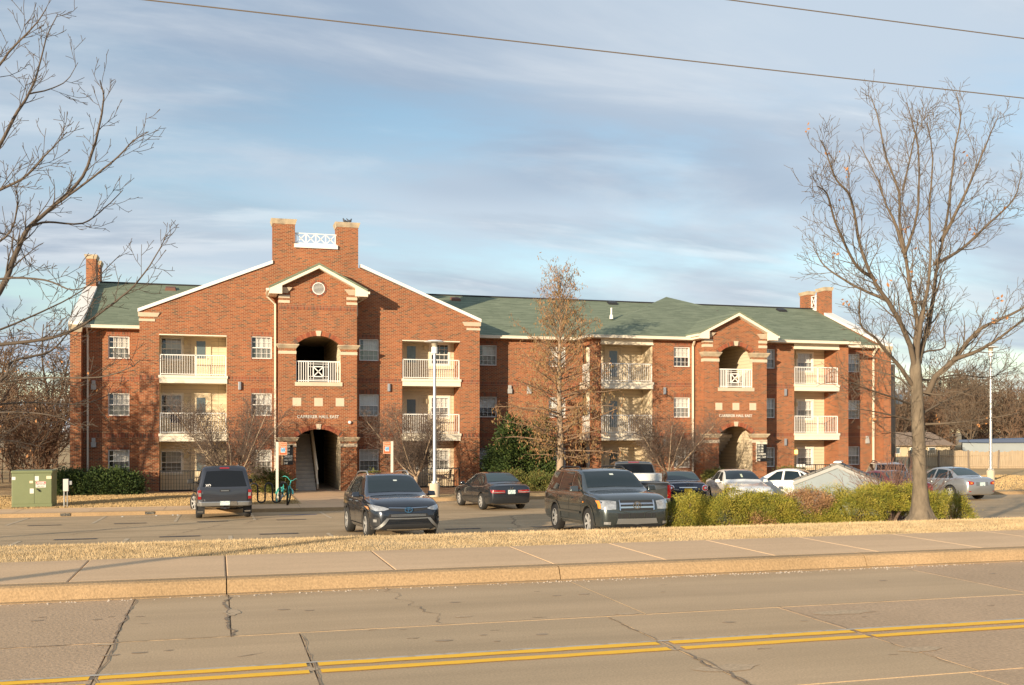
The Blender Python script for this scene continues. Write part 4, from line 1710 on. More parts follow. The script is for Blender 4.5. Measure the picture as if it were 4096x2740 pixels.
def oak_right():
    """the lone oak on the verge: limbs follow its real habit, twigs grown"""
    T = Tree(11)
    Yc = 20.0

    def P3(pts, dy0=0.0, dy1=0.0):
        out = []
        n = len(pts) - 1
        for i, (x, y) in enumerate(pts):
            Y = Yc + dy0 + (dy1 - dy0) * i / n
            u = (x - 2048) / 4096
            c_, s_ = math.cos(R(16)), math.sin(R(16))
            Zc = Y / (c_ - u * s_)
            out.append((Zc * (u * c_ + s_), Y, 1.65 + (1727 - y) / 4096 * Zc))
        return out

    Z = lambda l: [(3100 + a / 1.254, 250 + b / 1.254) for a, b in l]
    V = lambda l: [(3300 + a / 2.09, 1250 + b / 2.09) for a, b in l]
    # trunk with root flare
    tp = P3([(3686, 2112), (3686, 2090), (3684, 2060), (3682, 2020), (3680, 1950), (3678, 1850), (3672, 1700), (3667, 1560), (3662, 1480), (3664, 1425)])
    T.trunk.tube(tp, [.48, .40, .27, .205, .162, .150, .142, .137, .134, .08], 14, cap=True)
    for a in range(6):
        t = a * 1.05 + .3
        b = Vector(tp[1])
        T.trunk.tube([b + Vector((math.cos(t) * .5, math.sin(t) * .5, -.16)), b + Vector((math.cos(t) * .22, math.sin(t) * .22, .12)), b + Vector((0, 0, .6))], [.05, .09, .1], 6)
    A = OAK
    big = [
        (Z([(700, 1530), (678, 1420), (620, 1290), (560, 1190), (490, 1080), (430, 930), (380, 680), (310, 590), (260, 460), (230, 390)]), 0, -.9, .078, .010),
        (Z([(705, 1520), (705, 1420), (710, 1290), (680, 1150), (655, 980), (625, 790), (620, 650), (560, 480), (520, 290), (485, 180)]), 0, .8, .075, .010),
        (Z([(710, 1520), (718, 1410), (740, 1260), (765, 1130), (780, 1000), (775, 750), (790, 480), (764, 300)]), 0, -.5, .072, .010),
        (Z([(712, 1530), (740, 1420), (775, 1300), (800, 1130), (815, 1000), (860, 800), (900, 450), (930, 280), (908, 150)]), 0, 1.0, .08, .010),
        (Z([(805, 1010), (940, 930), (1080, 800), (1200, 680), (1240, 540)]), .5, 1.6, .055, .01),
        (Z([(830, 900), (900, 770), (980, 600), (1050, 430), (1120, 270)]), .6, -.2, .055, .01),
        (V([(850, 690), (930, 530), (1080, 390), (1200, 230), (1330, 120), (1500, 40)]) + [(4110, 1215), (4190, 1090)], 0, -1.2, .085, .016),
        (V([(1080, 390), (1250, 330), (1400, 250), (1660, 60)]) + [(4200, 1190)], -.5, -2.0, .06, .014),
        (V([(725, 600), (600, 420), (480, 290), (430, 220), (310, 120)]) + [(3438, 1240), (3442, 1160)], 0, -.8, .06, .010),
        (Z([(655, 980), (600, 800), (560, 720), (520, 600), (430, 420)]), .3, 1.4, .05, .010),
        (Z([(490, 1080), (400, 1010), (310, 820), (260, 660), (215, 620)]), -.3, -1.7, .05, .010),
        (Z([(560, 1190), (400, 1120), (250, 1020), (190, 920)]), -.2, .9, .045, .008),
        (Z([(650, 960), (690, 850), (720, 700), (715, 420), (660, 200)]), .3, -.9, .045, .010),
        (Z([(640, 640), (700, 380), (726, 240)]), .5, 1.5, .03, .008),
        (V([(700, 760), (540, 700), (300, 620), (130, 540)]), 0, -1.4, .035, .007),
        (V([(715, 900), (560, 860), (420, 830), (250, 800)]), 0, -.8, .03, .007),
        (V([(820, 840), (1000, 740), (1300, 600), (1500, 480)]), 0, .8, .035, .007),
        (V([(815, 935), (1100, 920), (1400, 880), (1620, 840)]), 0, -1.0, .035, .007),
        (V([(720, 660), (640, 560), (470, 500), (330, 470)]), 0, 1.3, .035, .007),
        (V([(800, 560), (900, 560), (1100, 520), (1350, 540), (1600, 480)]), 0, 1.7, .035, .007),
        (V([(800, 420), (830, 330), (1000, 290), (990, 120), (1060, -60)]), 0, .6, .035, .008),
        (V([(790, 660), (960, 690), (1080, 660), (1250, 700)]), 0, -1.5, .03, .006),
        (V([(730, 1040), (600, 1010), (480, 1010)]), 0, -.8, .02, .005),
        (V([(815, 1040), (950, 1060), (1180, 1020)]), 0, .9, .02, .005),
    ]
    for pts, d0, d1, r0, r1 in big:
        T.limb(P3(pts, d0, d1), r0 * .9, r1, A)
    root = thing('oak_tree', (tp[2][0], tp[2][1], verge_z(20) - .02), 'tall bare oak with a thick grey trunk in front of the juniper hedge', 'tree')
    T.trunk.build('trunk', bark_oak, root, smooth=True, fix=False)
    T.crown.build('crown', twig_oak, root, smooth=True, fix=False)
    lm = MB()
    rg = random.Random(4)
    clus = rg.sample(T.tips, 22)
    for p, d in clus:
        leaves(lm, [(p, d)], rg.randint(3, 8), .085, rg, .6, wid=.6, spread=.09)
    lm.build('dead_leaves', dead_leaf, root, fix=False)


def oak_left():
    T = Tree(23)

    def P3(pts, d0=0.0, d1=0.0, Yc=16.5):
        out = []
        n = len(pts) - 1
        for i, (x, y) in enumerate(pts):
            Y = Yc + d0 + (d1 - d0) * i / n
            u = (x - 2048) / 4096
            c_, s_ = math.cos(R(16)), math.sin(R(16))
            Zc = Y / (c_ - u * s_)
            out.append((Zc * (u * c_ + s_), Y, 1.65 + (1727 - y) / 4096 * Zc))
        return out

    tr = P3([(-430, 2160), (-430, 2050), (-425, 1800), (-415, 1500), (-400, 1250), (-390, 900), (-370, 500), (-340, 100)])
    T.trunk.tube(tr, [.34, .25, .21, .2, .18, .14, .1, .05], 12)
    D = dict(OAK)
    D.update(dens=(3.6, 6.2, 8.5, 0), len=(.85, .42, .17), rmin=.0042)
    big = [
        ([(-415, 1500), (-200, 1330), (-60, 1230), (10, 1145), (60, 1020), (115, 912), (208, 828), (330, 705), (392, 527), (415, 393), (400, 320)], 0, .6, 0.0663, .008),
        ([(208, 828), (303, 760), (446, 650), (536, 562), (594, 527)], .4, -.4, 0.0234, .006),
        ([(128, 902), (190, 888), (330, 893), (420, 830), (491, 760)], .3, 1.0, 0.0218, .006),
        ([(-400, 1250), (-180, 900), (-40, 780), (90, 715), (178, 625), (268, 527)], 0, -.9, 0.0390, .006),
        ([(-390, 900), (-180, 760), (-40, 640), (71, 446), (116, 375), (152, 285), (183, 160), (232, 55)], 0, .8, 0.0390, .006),
        ([(116, 375), (196, 357), (268, 321), (312, 250)], .6, 1.2, 0.0156, .005),
        ([(-370, 500), (-160, 400), (-30, 290), (54, 187), (134, 107), (187, 30)], 0, -.7, 0.0312, .006),
        ([(-410, 1400), (-200, 1180), (0, 1116), (178, 1120), (295, 1160), (400, 1120)], 0, -1.0, 0.0273, .006),
        ([(-415, 1500), (-230, 1430), (-50, 1385), (178, 1357), (312, 1312), (428, 1232), (536, 1143), (616, 1036), (670, 937)], 0, -.5, 0.0390, .006),
        ([(-410, 1450), (-200, 1390), (-30, 1330), (160, 1250), (330, 1160), (480, 1020)], .2, 1.4, 0.0273, .006),
        ([(-420, 1650), (-250, 1600), (0, 1525), (47, 1446), (198, 1406), (277, 1327), (340, 1287)], 0, .8, 0.0390, .007),
        ([(-420, 1600), (-200, 1560), (-20, 1540), (135, 1512), (395, 1509), (520, 1470), (560, 1440)], 0, -1.4, 0.0234, .006),
        ([(-420, 1700), (-200, 1640), (100, 1610), (330, 1615), (480, 1560)], 0, 1.5, 0.0234, .006),
        ([(-420, 1750), (-250, 1700), (0, 1650), (200, 1660), (300, 1700)], .2, -.8, 0.0234, .005),
        ([(-420, 1800), (-200, 1800), (0, 1760), (180, 1790)], .2, .6, 0.0195, .005),
        ([(-380, 800), (-200, 980), (-40, 930), (60, 960), (110, 1060)], .3, 1.2, 0.0234, .006),
        ([(-400, 1150), (-150, 1040), (20, 950), (70, 830), (60, 740)], -.4, -1.4, 0.0234, .006),
    ]
    for pts, d0, d1, r0, r1 in big:
        T.limb(P3(pts, d0, d1), r0, r1, D, start=.3)
    root = thing('oak_tree', (tr[1][0], tr[1][1], verge_z(tr[1][1]) - .05), 'bare tree whose dark branches reach in from the left edge over the roof', 'tree')
    T.trunk.build('trunk', bark_oak, root, smooth=True, fix=False)
    T.crown.build('crown', twig_dark, root, smooth=True, fix=False)
    lm = MB()
    rg = random.Random(5)
    low = [t for t in T.tips if t[0].z < 3.2 and t[0].x > -4.2]
    for p, d in rg.sample(low, min(30, len(low))):
        leaves(lm, [(p, d)], rg.randint(2, 4), .05, rg, .6, wid=.6, spread=.05)
    lm.build('dead_leaves', dead_leaf, root, fix=False)


oak_right()
oak_left()

# bare trees of the woods, four built and then copied
WOOD = dict(levels=3, seg=(.9, .6, .4, .3), wob=(.13, .17, .2, .2), up=(.05, .05, .03, .02), dens=(2.0, 3.0, 4.4, 0), start=(.12, .1, .1),
            ang=(44, 46, 44), len=(2.6, 1.25, .6), fall=(.45, .4, .3), rr=(.5, .5, .65), rmin=.019)
wood_bark = mat('woodland_bark', (0.11, 0.08, 0.055), 0.95, var=(2, .3))
wood_twig = mat('woodland_twig', (0.15, 0.098, 0.06), 0.9, var=(.8, .25))
wood_twig_r = mat('reddish_twig', (0.21, 0.125, 0.075), 0.9, var=(.8, .25))


def wood_tree(seed, h, twig, lab, cat='tree'):
    T = Tree(seed)
    rg = T.rg
    th = h * rg.uniform(.2, .3)
    r0 = h * .017
    T.trunk.tube([(0, 0, -.3), (0, 0, .2), (rg.uniform(-.1, .1), rg.uniform(-.1, .1), th)], [r0 * 1.5, r0 * 1.1, r0 * .9], 8)
    nb = rg.randint(4, 6)
    for i in range(nb):
        a = i * 6.283 / nb + rg.uniform(-.4, .4)
        el = R(rg.uniform(42, 72)) if i else R(85)
        d = Vector((math.cos(a) * math.cos(el), math.sin(a) * math.cos(el), math.sin(el)))
        T.grow(T.trunk, (0, 0, th * rg.uniform(.75, .98)), d, h * rg.uniform(.55, .75), r0 * .6, 0, WOOD)
    root = thing('bare_tree', (0, 0, 0), lab, cat)
    T.trunk.build('trunk', wood_bark, root, smooth=True, fix=False)
    T.crown.build('crown', twig, root, smooth=True, fix=False)
    return root


def brush_tree(seed, h, twig):
    T = Tree(seed)
    rg = T.rg
    Q = dict(WOOD)
    Q.update(len=(1.5, .9, .5), dens=(2.4, 2.6, 3.5, 0), up=(.12, .08, .05, .03))
    for i in range(7):
        a = rg.uniform(0, 6.28)
        el = R(rg.uniform(55, 85))
        T.grow(T.trunk, (rg.gauss(0, .5), rg.gauss(0, .5), -.2), Vector((math.cos(a) * math.cos(el), math.sin(a) * math.cos(el), math.sin(el))), h * rg.uniform(.7, 1), .05, 0, Q)
    root = thing('bare_tree', (0, 0, 0), '', 'tree')
    T.trunk.build('trunk', wood_bark, root, smooth=True, fix=False)
    T.crown.build('crown', twig, root, smooth=True, fix=False)
    return root


protos = [wood_tree(31, 9, wood_twig, ''), wood_tree(32, 8, wood_twig_r, ''), wood_tree(33, 10, wood_twig, ''), brush_tree(34, 5.5, wood_twig_r)]
used = set()
LEFTW = 'bare brown tree in the woods behind the green transformer box'
RIGHTW = 'bare brown tree in the thicket behind the wooden fence at the right'


def place(k, x, y, z, s, rz, lab, group):
    o = protos[k] if k not in used else copy_tree(protos[k])
    used.add(k)
    o.location = (x, y, z)
    o.rotation_euler = (0, 0, rz)
    o.scale = (s, s, s)
    tag(o, lab, 'tree', group)


rg = random.Random(77)
for i, (x, y, s, k) in enumerate(((-12.6, 45.5, .85, 2), (-16.5, 44.0, 1.0, 0), (-13.8, 50.5, .82, 0), (-11.2, 57, .80, 2), (-17, 60, 1.0, 1), (-9.4, 63, .72, 0), (-14.5, 68, 1.0, 2), (-20, 72, 1.1, 0), (-12.0, 75, .95, 1),
                                  (-10.6, 70, 1.0, 3), (-16, 55, 1.0, 3), (-8.9, 58.5, .75, 3), (-22, 84, 1.2, 2), (-15.5, 86, 1.05, 0), (-12.5, 60, .8, 3), (-18.5, 66, 1.1, 3),
                                  (-10, 82, 1.0, 1), (-11.6, 66, .85, 3), (-14.8, 62, 1.0, 3), (-16.8, 73, 1.1, 3), (-13.6, 78, 1.2, 3), (-19, 78, 1.2, 3), (-13, 92, 1.3, 2), (-22, 95, 1.4, 1), (-9.8, 66, .7, 1), (-12.8, 82, 1.2, 3))):
    place(k, x, y, -1.4, s, rg.uniform(0, 6.28), LEFTW, 'bare trees in the left woods')
for i in range(84):
    y = rg.uniform(116, 165)
    u = rg.uniform(.605, 1.0) if i % 3 else rg.uniform(.72, .98)
    x = y * u
    far = (u - .6) / .4
    h = .78 + .45 * far + rg.uniform(-.1, .12) + (y - 116) * .004 + .12
    place(rg.choice((0, 1, 1, 2, 3, 3)), x, y, -1.7, h * (1.0 if i % 4 else 1.15), rg.uniform(0, 6.28), RIGHTW, 'bare trees in the right thicket')

# bald cypress
def cypress():
    T = Tree(8)
    rg = T.rg
    H = 10.85
    px, py, pz = 16.55, 49.0, -1.3
    pts = [Vector((px + .05 * math.sin(z * .9), py + .05 * math.cos(z * .7), pz + z)) for z in np.linspace(-.1, H, 16)]
    T.trunk.tube(pts, [.24, .2, .18, .165, .15, .14, .125, .11, .1, .085, .07, .055, .042, .03, .02, .01], 9)
    P = dict(levels=2, seg=(.35, .25, .2), wob=(.09, .14, .16), up=(.0, -.02, -.05), dens=(4.0, 4.5, 0), start=(.18, .1), ang=(48, 45), len=(.75, .3), fall=(.55, .3), rr=(.45, .6), rmin=.006)
    n = 118
    for i in range(n):
        t = (i + rg.random()) / n
        z = 1.55 + (H - 1.9) * t ** .95
        w = float(np.interp(z, [1.5, 2.2, 4.0, 5.3, 7.0, 8.8, 10.3, 10.9], [2.3, 3.2, 3.1, 2.8, 2.1, 1.1, .65, .22])) * rg.uniform(.6, 1.1)
        a = i * 2.4 + rg.uniform(-.3, .3)
        el = R(float(np.interp(z, [1.5, 4, 8, 11], [2, 14, 42, 66])) + rg.uniform(-8, 8))
        d = Vector((math.cos(a) * math.cos(el), math.sin(a) * math.cos(el), math.sin(el)))
        base = Vector((px + .05 * math.sin(z * .9), py + .05 * math.cos(z * .7), pz + z))
        T.grow(T.crown, base, d, w / max(.45, math.cos(el)), .012 + .012 * w, 0, P)
    root = thing('cypress_tree', (px, py, pz), 'tall cone shaped tree with rusty brown hanging foliage in front of the link wall', 'tree')
    T.trunk.build('trunk', bark_light, root, smooth=True, fix=False)
    T.crown.build('crown', mat('cypress_twig', (.22, .14, .085), .9), root, smooth=True, fix=False)
    lm = MB()
    for q in range(3):
        leaves(lm, T.tips, 3400, .15, rg, 2.6, mi=q, wid=.26, spread=.09)
    lm.build('foliage', cyp_leaf, root, fix=False)


cypress()

# crape myrtles: several leaning stems and a wide head of fine twigs
MYR = dict(levels=3, seg=(.3, .25, .2, .15), wob=(.13, .17, .2, .22), up=(.05, .05, .05, .03), dens=(6.6, 8.8, 9.5, 0), start=(.25, .1, .1), ang=(40, 44, 44),
           len=(1.25, .7, .34), fall=(.35, .3, .25), rr=(.46, .52, .6), rmin=.005)
myr_twig = mat('myrtle_twig', (0.13, 0.092, 0.07), 0.9, var=(2, .2))


def myrtle(seed, x, y, z, h, spread, lab, nst=5, lean=0.0):
    T = Tree(seed)
    rg = T.rg
    b = Vector((x, y, z))
    T.trunk.tube([b + Vector((0, 0, -.1)), b + Vector((lean * .2, 0, .5)), b + Vector((lean * .5, 0, .95))], [.13, .115, .10], 8)
    for i in range(nst):
        a = i * 6.283 / nst + rg.uniform(-.4, .4)
        tilt = spread * rg.uniform(.25, 1.15)
        p = [b + Vector((lean * .4, 0, .75)),
             b + Vector((lean * .6 + math.cos(a) * tilt * .28, math.sin(a) * tilt * .28, 1.25)),
             b + Vector((lean * .8 + math.cos(a) * tilt * .62, math.sin(a) * tilt * .62, h * .52)),
             b + Vector((lean + math.cos(a) * tilt, math.sin(a) * tilt, h * rg.uniform(.70, .86)))]
        T.limb(p, .055, .014, MYR, mb=T.trunk, start=.22)
    root = thing('crape_myrtle', (x, y, z), lab, 'small tree')
    T.trunk.build('trunk', bark_light, root, smooth=True, fix=False)
    T.crown.build('crown', myr_twig, root, smooth=True, fix=False)


myrtle(51, .55, 48.2, -1.3, 4.8, 3.0, 'leafless crape myrtle with a wide twiggy head behind the dark pickup with a canopy', 10, .25)
myrtle(52, 9.2, 49.2, -1.3, 4.4, 2.6, 'leafless crape myrtle in front of the balconies beside the near lamp post', 8, .15)
myrtle(53, 22.5, 48.8, -1.3, 4.2, 2.5, 'leafless crape myrtle beside the right downspout, behind the parked cars', 9, -.2)


# ------------------------------------------------------------------ evergreen shrubs made of small leaf faces
def leaf_mats(name, cols):
    return [mat(name, c, 0.75, var=(3.0, .3)) for c in cols]


jun = leaf_mats('juniper_sprig', ((0.27, 0.24, 0.025), (0.17, 0.18, 0.022), (0.35, 0.28, 0.04), (0.27, 0.145, 0.07), (0.42, 0.24, 0.11)))
hol = leaf_mats('holly_leaf', ((0.042, 0.075, 0.014), (0.07, 0.10, 0.017), (0.028, 0.05, 0.011)))
yew = leaf_mats('yew_leaf', ((0.075, 0.10, 0.018), (0.13, 0.13, 0.025), (0.17, 0.13, 0.035)))
wood_m = mat('shrub_wood', (0.13, 0.085, 0.06), .95)


def shrub_mesh(seed, lx, ly, lz, nclump, nleaf, size, weights, upright=.6, wid=.35, dead=None, hollow=.55, lumps=9, lump=.30):
    """tufts of sprigs spread through a lumpy volume (half ellipsoid box)"""
    rg = random.Random(seed)
    mb = MB()
    lc = [Vector((rg.gauss(0, 1), rg.gauss(0, 1), abs(rg.gauss(.3, .8)))).normalized() for _ in range(lumps)]
    for c in range(nclump):
        while True:
            p = Vector((rg.uniform(-1, 1), rg.uniform(-1, 1), rg.uniform(0, 1)))
            q = abs(p.x) ** 3 + abs(p.y) ** 3 + abs(p.z) ** 3
            if hollow < q < 1:
                break
        pn = p.normalized()
        k = 1 - lump + lump * 1.25 * max(math.exp(-(pn - l).length_squared / .16) for l in lc)
        ctr = Vector((p.x * lx * k, p.y * ly * k, p.z * lz * k))
        cs = rg.uniform(.5, 1.2) * (.075 if size < .07 else .14) * min(1.4, max(.6, lz))
        r = rg.random()
        if dead and math.sin(ctr.x * 2.3 + seed) + math.sin(ctr.z * 5 + seed * 2) > dead:
            mi = rg.choice((3, 3, 4))
        else:
            acc = 0
            mi = 0
            for kk, w_ in enumerate(weights):
                acc += w_
                if r < acc:
                    mi = kk
                    break
        out = Vector((p.x, p.y, p.z * .8 + upright)).normalized()
        for i in range(nleaf):
            of = Vector((rg.gauss(0, 1), rg.gauss(0, 1), rg.gauss(0, .8)))
            o = ctr + of * cs
            if o.z < .02:
                o.z = .02 + rg.random() * .05
            d = (of * .6 + out * .8 + Vector((rg.gauss(0, .35), rg.gauss(0, .35), rg.gauss(0, .3)))).normalized()
            b = perp(d, rg)
            s = size * rg.uniform(.6, 1.3)
            mb.add([o, o + d * s * .6 + b * s * wid * .5, o + d * s, o + d * s * .6 - b * s * wid * .5], [(0, 1, 2, 3)], mi)
    return mb


def shrub(name, x, y, z, lab, cat, mats, group=None, stems=6, h=.6, **k):
    root = thing(name, (x, y, z), lab, cat, group=group)
    mb = shrub_mesh(**k)
    mb.v = [(a + x, b + y, c + z) for a, b, c in mb.v]
    mb.build('foliage', mats, root, fix=False)
    st = MB()
    rg = random.Random(k['seed'] + 500)
    for i in range(stems):
        a = rg.uniform(0, 6.28)
        e = Vector((math.cos(a) * k['lx'] * .6, math.sin(a) * k['ly'] * .6, h * rg.uniform(.6, 1)))
        b = Vector((x, y, z - .05))
        st.tube([b, b + e * .5 + Vector((0, 0, h * .2)), b + e], [.045, .03, .012], 5)
    st.build('stems', wood_m, root, fix=False)
    return root


JL = ['olive juniper shrub touching the nose of the square grey SUV', 'golden juniper shrub, second in the hedge from the square grey SUV',
      'juniper shrub with a large brown dead patch in the middle of the hedge', 'green and gold juniper in front of the facing white sedan',
      'broad green juniper in front of the pale dumpster', 'juniper on a bare forked trunk, just left of the oak trunk',
      'dark juniper behind the oak trunk', 'low juniper at the right end of the hedge past the oak']
JX = [(11.85, 24.6, .80, 1.02, .0), (12.95, 24.25, 1.05, 1.10, .05), (14.15, 24.35, 1.0, .98, -.1), (15.3, 24.2, 1.0, 1.08, .2), (16.5, 24.1, .92, 1.18, 9),
      (17.62, 24.3, .50, 1.22, .6), (18.75, 24.3, .48, 1.18, 9), (19.35, 23.7, .48, .98, 9)]
for i, (x, y, lx, lz, dead) in enumerate(JX):
    z = -1.0
    up = .85 if i == 5 else (.45 if i == 6 else 0)
    shrub('juniper_shrub', x, y, z + up * .6, JL[i], 'shrub', jun, 'juniper hedge along the car park edge', stems=9 if i == 5 else 6, h=.9,
          seed=200 + i, lx=lx, ly=.85, lz=lz - up * .6, nclump=int(640 * lx), nleaf=62, size=.043, weights=(.46, .3, .24), upright=.55, wid=.34, dead=None if dead > 5 else 1.42 - dead)
tk = thing('juniper_shrub', (18.2, 23.6, verge_z(23.6)), 'small low juniper sprig between the forked juniper trunk and the oak', 'shrub', group='juniper hedge along the car park edge')
m_ = shrub_mesh(260, .4, .4, .38, 130, 44, .058, (.5, .3, .2), .5, .34, None, .2)
m_.v = [(a + 18.2, b + 23.6, c + verge_z(23.6)) for a, b, c in m_.v]
m_.build('foliage', jun, tk, fix=False)
# forked trunk of the open juniper
ft = MB()
b = Vector((17.72, 24.1, -1.08))
for e in ((-.35, 0, .8), (.1, .1, .9), (.4, -.1, .85), (-.12, -.1, .95), (.25, .2, .8)):
    ft.tube([b, b + Vector((e[0] * .3, e[1] * .3, .35)), b + Vector(e)], [.07, .05, .025], 6)
jn = [o for o in COL.objects if o.get('label') == JL[5]][0]
ft.build('trunk', wood_m, jn, smooth=True)

# clipped green hedge by the left wing, evergreen by the link wall, low shrubs
for i, (x, lab) in enumerate(((-6.5, 'clipped dark green hedge plant at the left end of the hall, beside the transformer'),
                              (-5.35, 'clipped dark green hedge plant under the ground floor wing window'),
                              (-4.3, 'clipped dark green hedge plant nearest the left patio'))):
    shrub('yew_hedge', x, 51.4, -1.3, lab, 'hedge', hol, 'clipped green hedge at the left wing', stems=3, h=.5, seed=300 + i, lx=.78, ly=.7, lz=1.12, nclump=380, nleaf=26, size=.10, lump=.12,
          weights=(.45, .35, .2), upright=.4, wid=.5)
shrub('holly_tree', 15.35, 51.6, -1.3, 'large glossy green evergreen beside the cypress, against the link wall', 'shrub', hol, stems=7, h=2.6,
      seed=320, lx=1.85, ly=1.5, lz=4.0, nclump=1100, nleaf=30, size=.15, weights=(.5, .33, .17), upright=.3, wid=.5, hollow=.35)
GR = 'low shrubs along the foot of the hall'
for i, (x, y, lx, lz, lab) in enumerate(((15.6, 48.9, .95, .85, 'low yellow green shrub left of the cypress trunk'), (14.1, 49.3, .9, .95, 'low yellow green shrub behind the dark red-lit sedan'),
                                         (16.9, 48.2, .7, .7, 'low yellow green shrub right of the cypress trunk'),
                                         (2.05, 51.0, .55, 1.15, 'rounded dark shrub behind the bicycle rack'), (2.75, 50.4, .42, .95, 'shrub beside the stair, behind the mint bicycle'),
                                         (7.4, 50.9, .6, .9, 'low shrub right of the left entrance'), (26.0, 50.6, .65, .85, 'low shrub left of the right entrance'),
                                         (30.9, 50.9, .85, .9, 'golden low shrub right of the right entrance'))):
    shrub('low_shrub', x, y, -1.3, lab, 'shrub', yew, GR, stems=4, h=.4, seed=340 + i, lx=lx, ly=lx * .9, lz=lz, nclump=260, nleaf=26, size=.10, lump=.15, weights=(.35, .4, .25), upright=.8, wid=.32)

# red-stemmed bush behind the hedge
T = Tree(91)
rgb = T.rg
RB = dict(levels=2, seg=(.3, .2, .2), wob=(.06, .1, .14), up=(.01, .02, .02), dens=(3.0, 4.0, 0), start=(.3, .2), ang=(24, 28), len=(.7, .35), fall=(.4, .3), rr=(.55, .6), rmin=.005)
bx, by, bz = 19.6, 26.6, -1.05
for i in range(95):
    a = rgb.uniform(0, 6.28)
    el = R(rgb.uniform(28, 82))
    T.grow(T.trunk if i < 25 else T.crown, (bx + rgb.gauss(0, .18), by + rgb.gauss(0, .18), bz), (math.cos(a) * math.cos(el), math.sin(a) * math.cos(el), math.sin(el)),
           rgb.uniform(1.3, 2.05), .013, 0, RB)
root = thing('twiggy_bush', (bx, by, bz), 'leafless bush of fine reddish stems between the pale dumpster and the oak trunk', 'shrub')
tw_m = mat('red_brown_stem', (0.19, 0.10, 0.07), .85, var=(3, .2))
T.trunk.build('stems', tw_m, root, smooth=True, fix=False)
T.crown.build('twigs', tw_m, root, smooth=True, fix=False)
# fallen leaves under the hedge
fl = MB()
rgl = random.Random(66)
for i in range(1500):
    x = rgl.gauss(14.6, 1.9) if i % 3 else rgl.uniform(11.3, 20)
    y = rgl.gauss(23.2, .3)
    z = verge_z(y) + abs(rgl.gauss(.03, .05))
    s = rgl.uniform(.03, .06)
    a = rgl.uniform(0, 6.28)
    t = rgl.uniform(-.03, .05)
    fl.add([(x, y, z), (x + math.cos(a) * s, y + math.sin(a) * s, z + t), (x + math.cos(a + .8) * s * 1.3, y + math.sin(a + .8) * s * 1.3, z + .02), (x + math.cos(a + 1.6) * s, y + math.sin(a + 1.6) * s, z + t)], [(0, 1, 2, 3)])
tag(fl.build('fallen_leaves', mat('fallen_leaf', (.50, .26, .11), .85, var=(5, .3)), fix=False), kind='stuff')
# ------------------------------------------------------------------ cars
def paint(name, col, metal=0.55, rough=0.32):
    return mat(name, col, rough, metal, spec=0.5, coat=1.0)


tyre_m = mat('tyre_rubber', (0.022, 0.021, 0.02), 0.8)
rim_m = mat('alloy_rim', (0.60, 0.59, 0.57), 0.3, 0.45)
glass_c = mat('car_glass', (0.010, 0.018, 0.022), 0.03, spec=0.5)
glass_t = mat('tinted_car_glass', (0.006, 0.007, 0.009), 0.05, spec=0.4)
glass_l = mat('pale_car_glass', (0.03, 0.05, 0.055), 0.03, spec=0.6)
plastic = mat('black_plastic', (0.022, 0.022, 0.023), 0.55)
under_m = mat('wheel_well', (0.012, 0.012, 0.012), 0.95)
chrome = mat('chrome', (0.75, 0.75, 0.75), 0.12, 1.0)
satin = mat('satin_silver', (0.42, 0.42, 0.41), 0.35, 0.8)
lamp_clear = mat('headlamp_lens', (0.48, 0.48, 0.47), 0.16, 0.6, coat=1.0, var=(9, .5))
lamp_dark = mat('smoked_lens', (0.08, 0.08, 0.085), 0.1, 0.3, coat=1.0)
lamp_red = mat('red_lens', (0.30, 0.010, 0.010), 0.15, coat=1.0)
lamp_amber = mat('amber_lens', (0.75, 0.26, 0.03), 0.2, coat=1.0)
plate_m = mat('plate_pale', (0.62, 0.68, 0.66), 0.5, ramp=(30, (0.15, 0.36, 0.36), .52, .6))
plate_y = mat('plate_yellow', (0.95, 0.58, 0.02), 0.5, ramp=(34, (0.45, 0.26, 0.02), .55, .62))
seam_m = mat('shut_line', (0.008, 0.008, 0.008), 0.9)
seat_m = mat('seat_fabric', (0.30, 0.27, 0.24), .9)


def hermite(xs, ys, x):
    """monotone-ish cubic through the points"""
    n = len(xs)
    d = [(ys[i + 1] - ys[i]) / (xs[i + 1] - xs[i]) for i in range(n - 1)]
    m = [d[0]] + [0 if d[i - 1] * d[i] <= 0 else 2 * d[i - 1] * d[i] / (d[i - 1] + d[i]) for i in range(1, n - 1)] + [d[-1]]
    for i in range(n - 1):
        if x <= xs[i + 1] or i == n - 2:
            h = xs[i + 1] - xs[i]
            t = min(1, max(0, (x - xs[i]) / h))
            return ((1 + 2 * t) * (1 - t) ** 2 * ys[i] + t * (1 - t) ** 2 * h * m[i] + t * t * (3 - 2 * t) * ys[i + 1] + t * t * (t - 1) * h * m[i + 1])


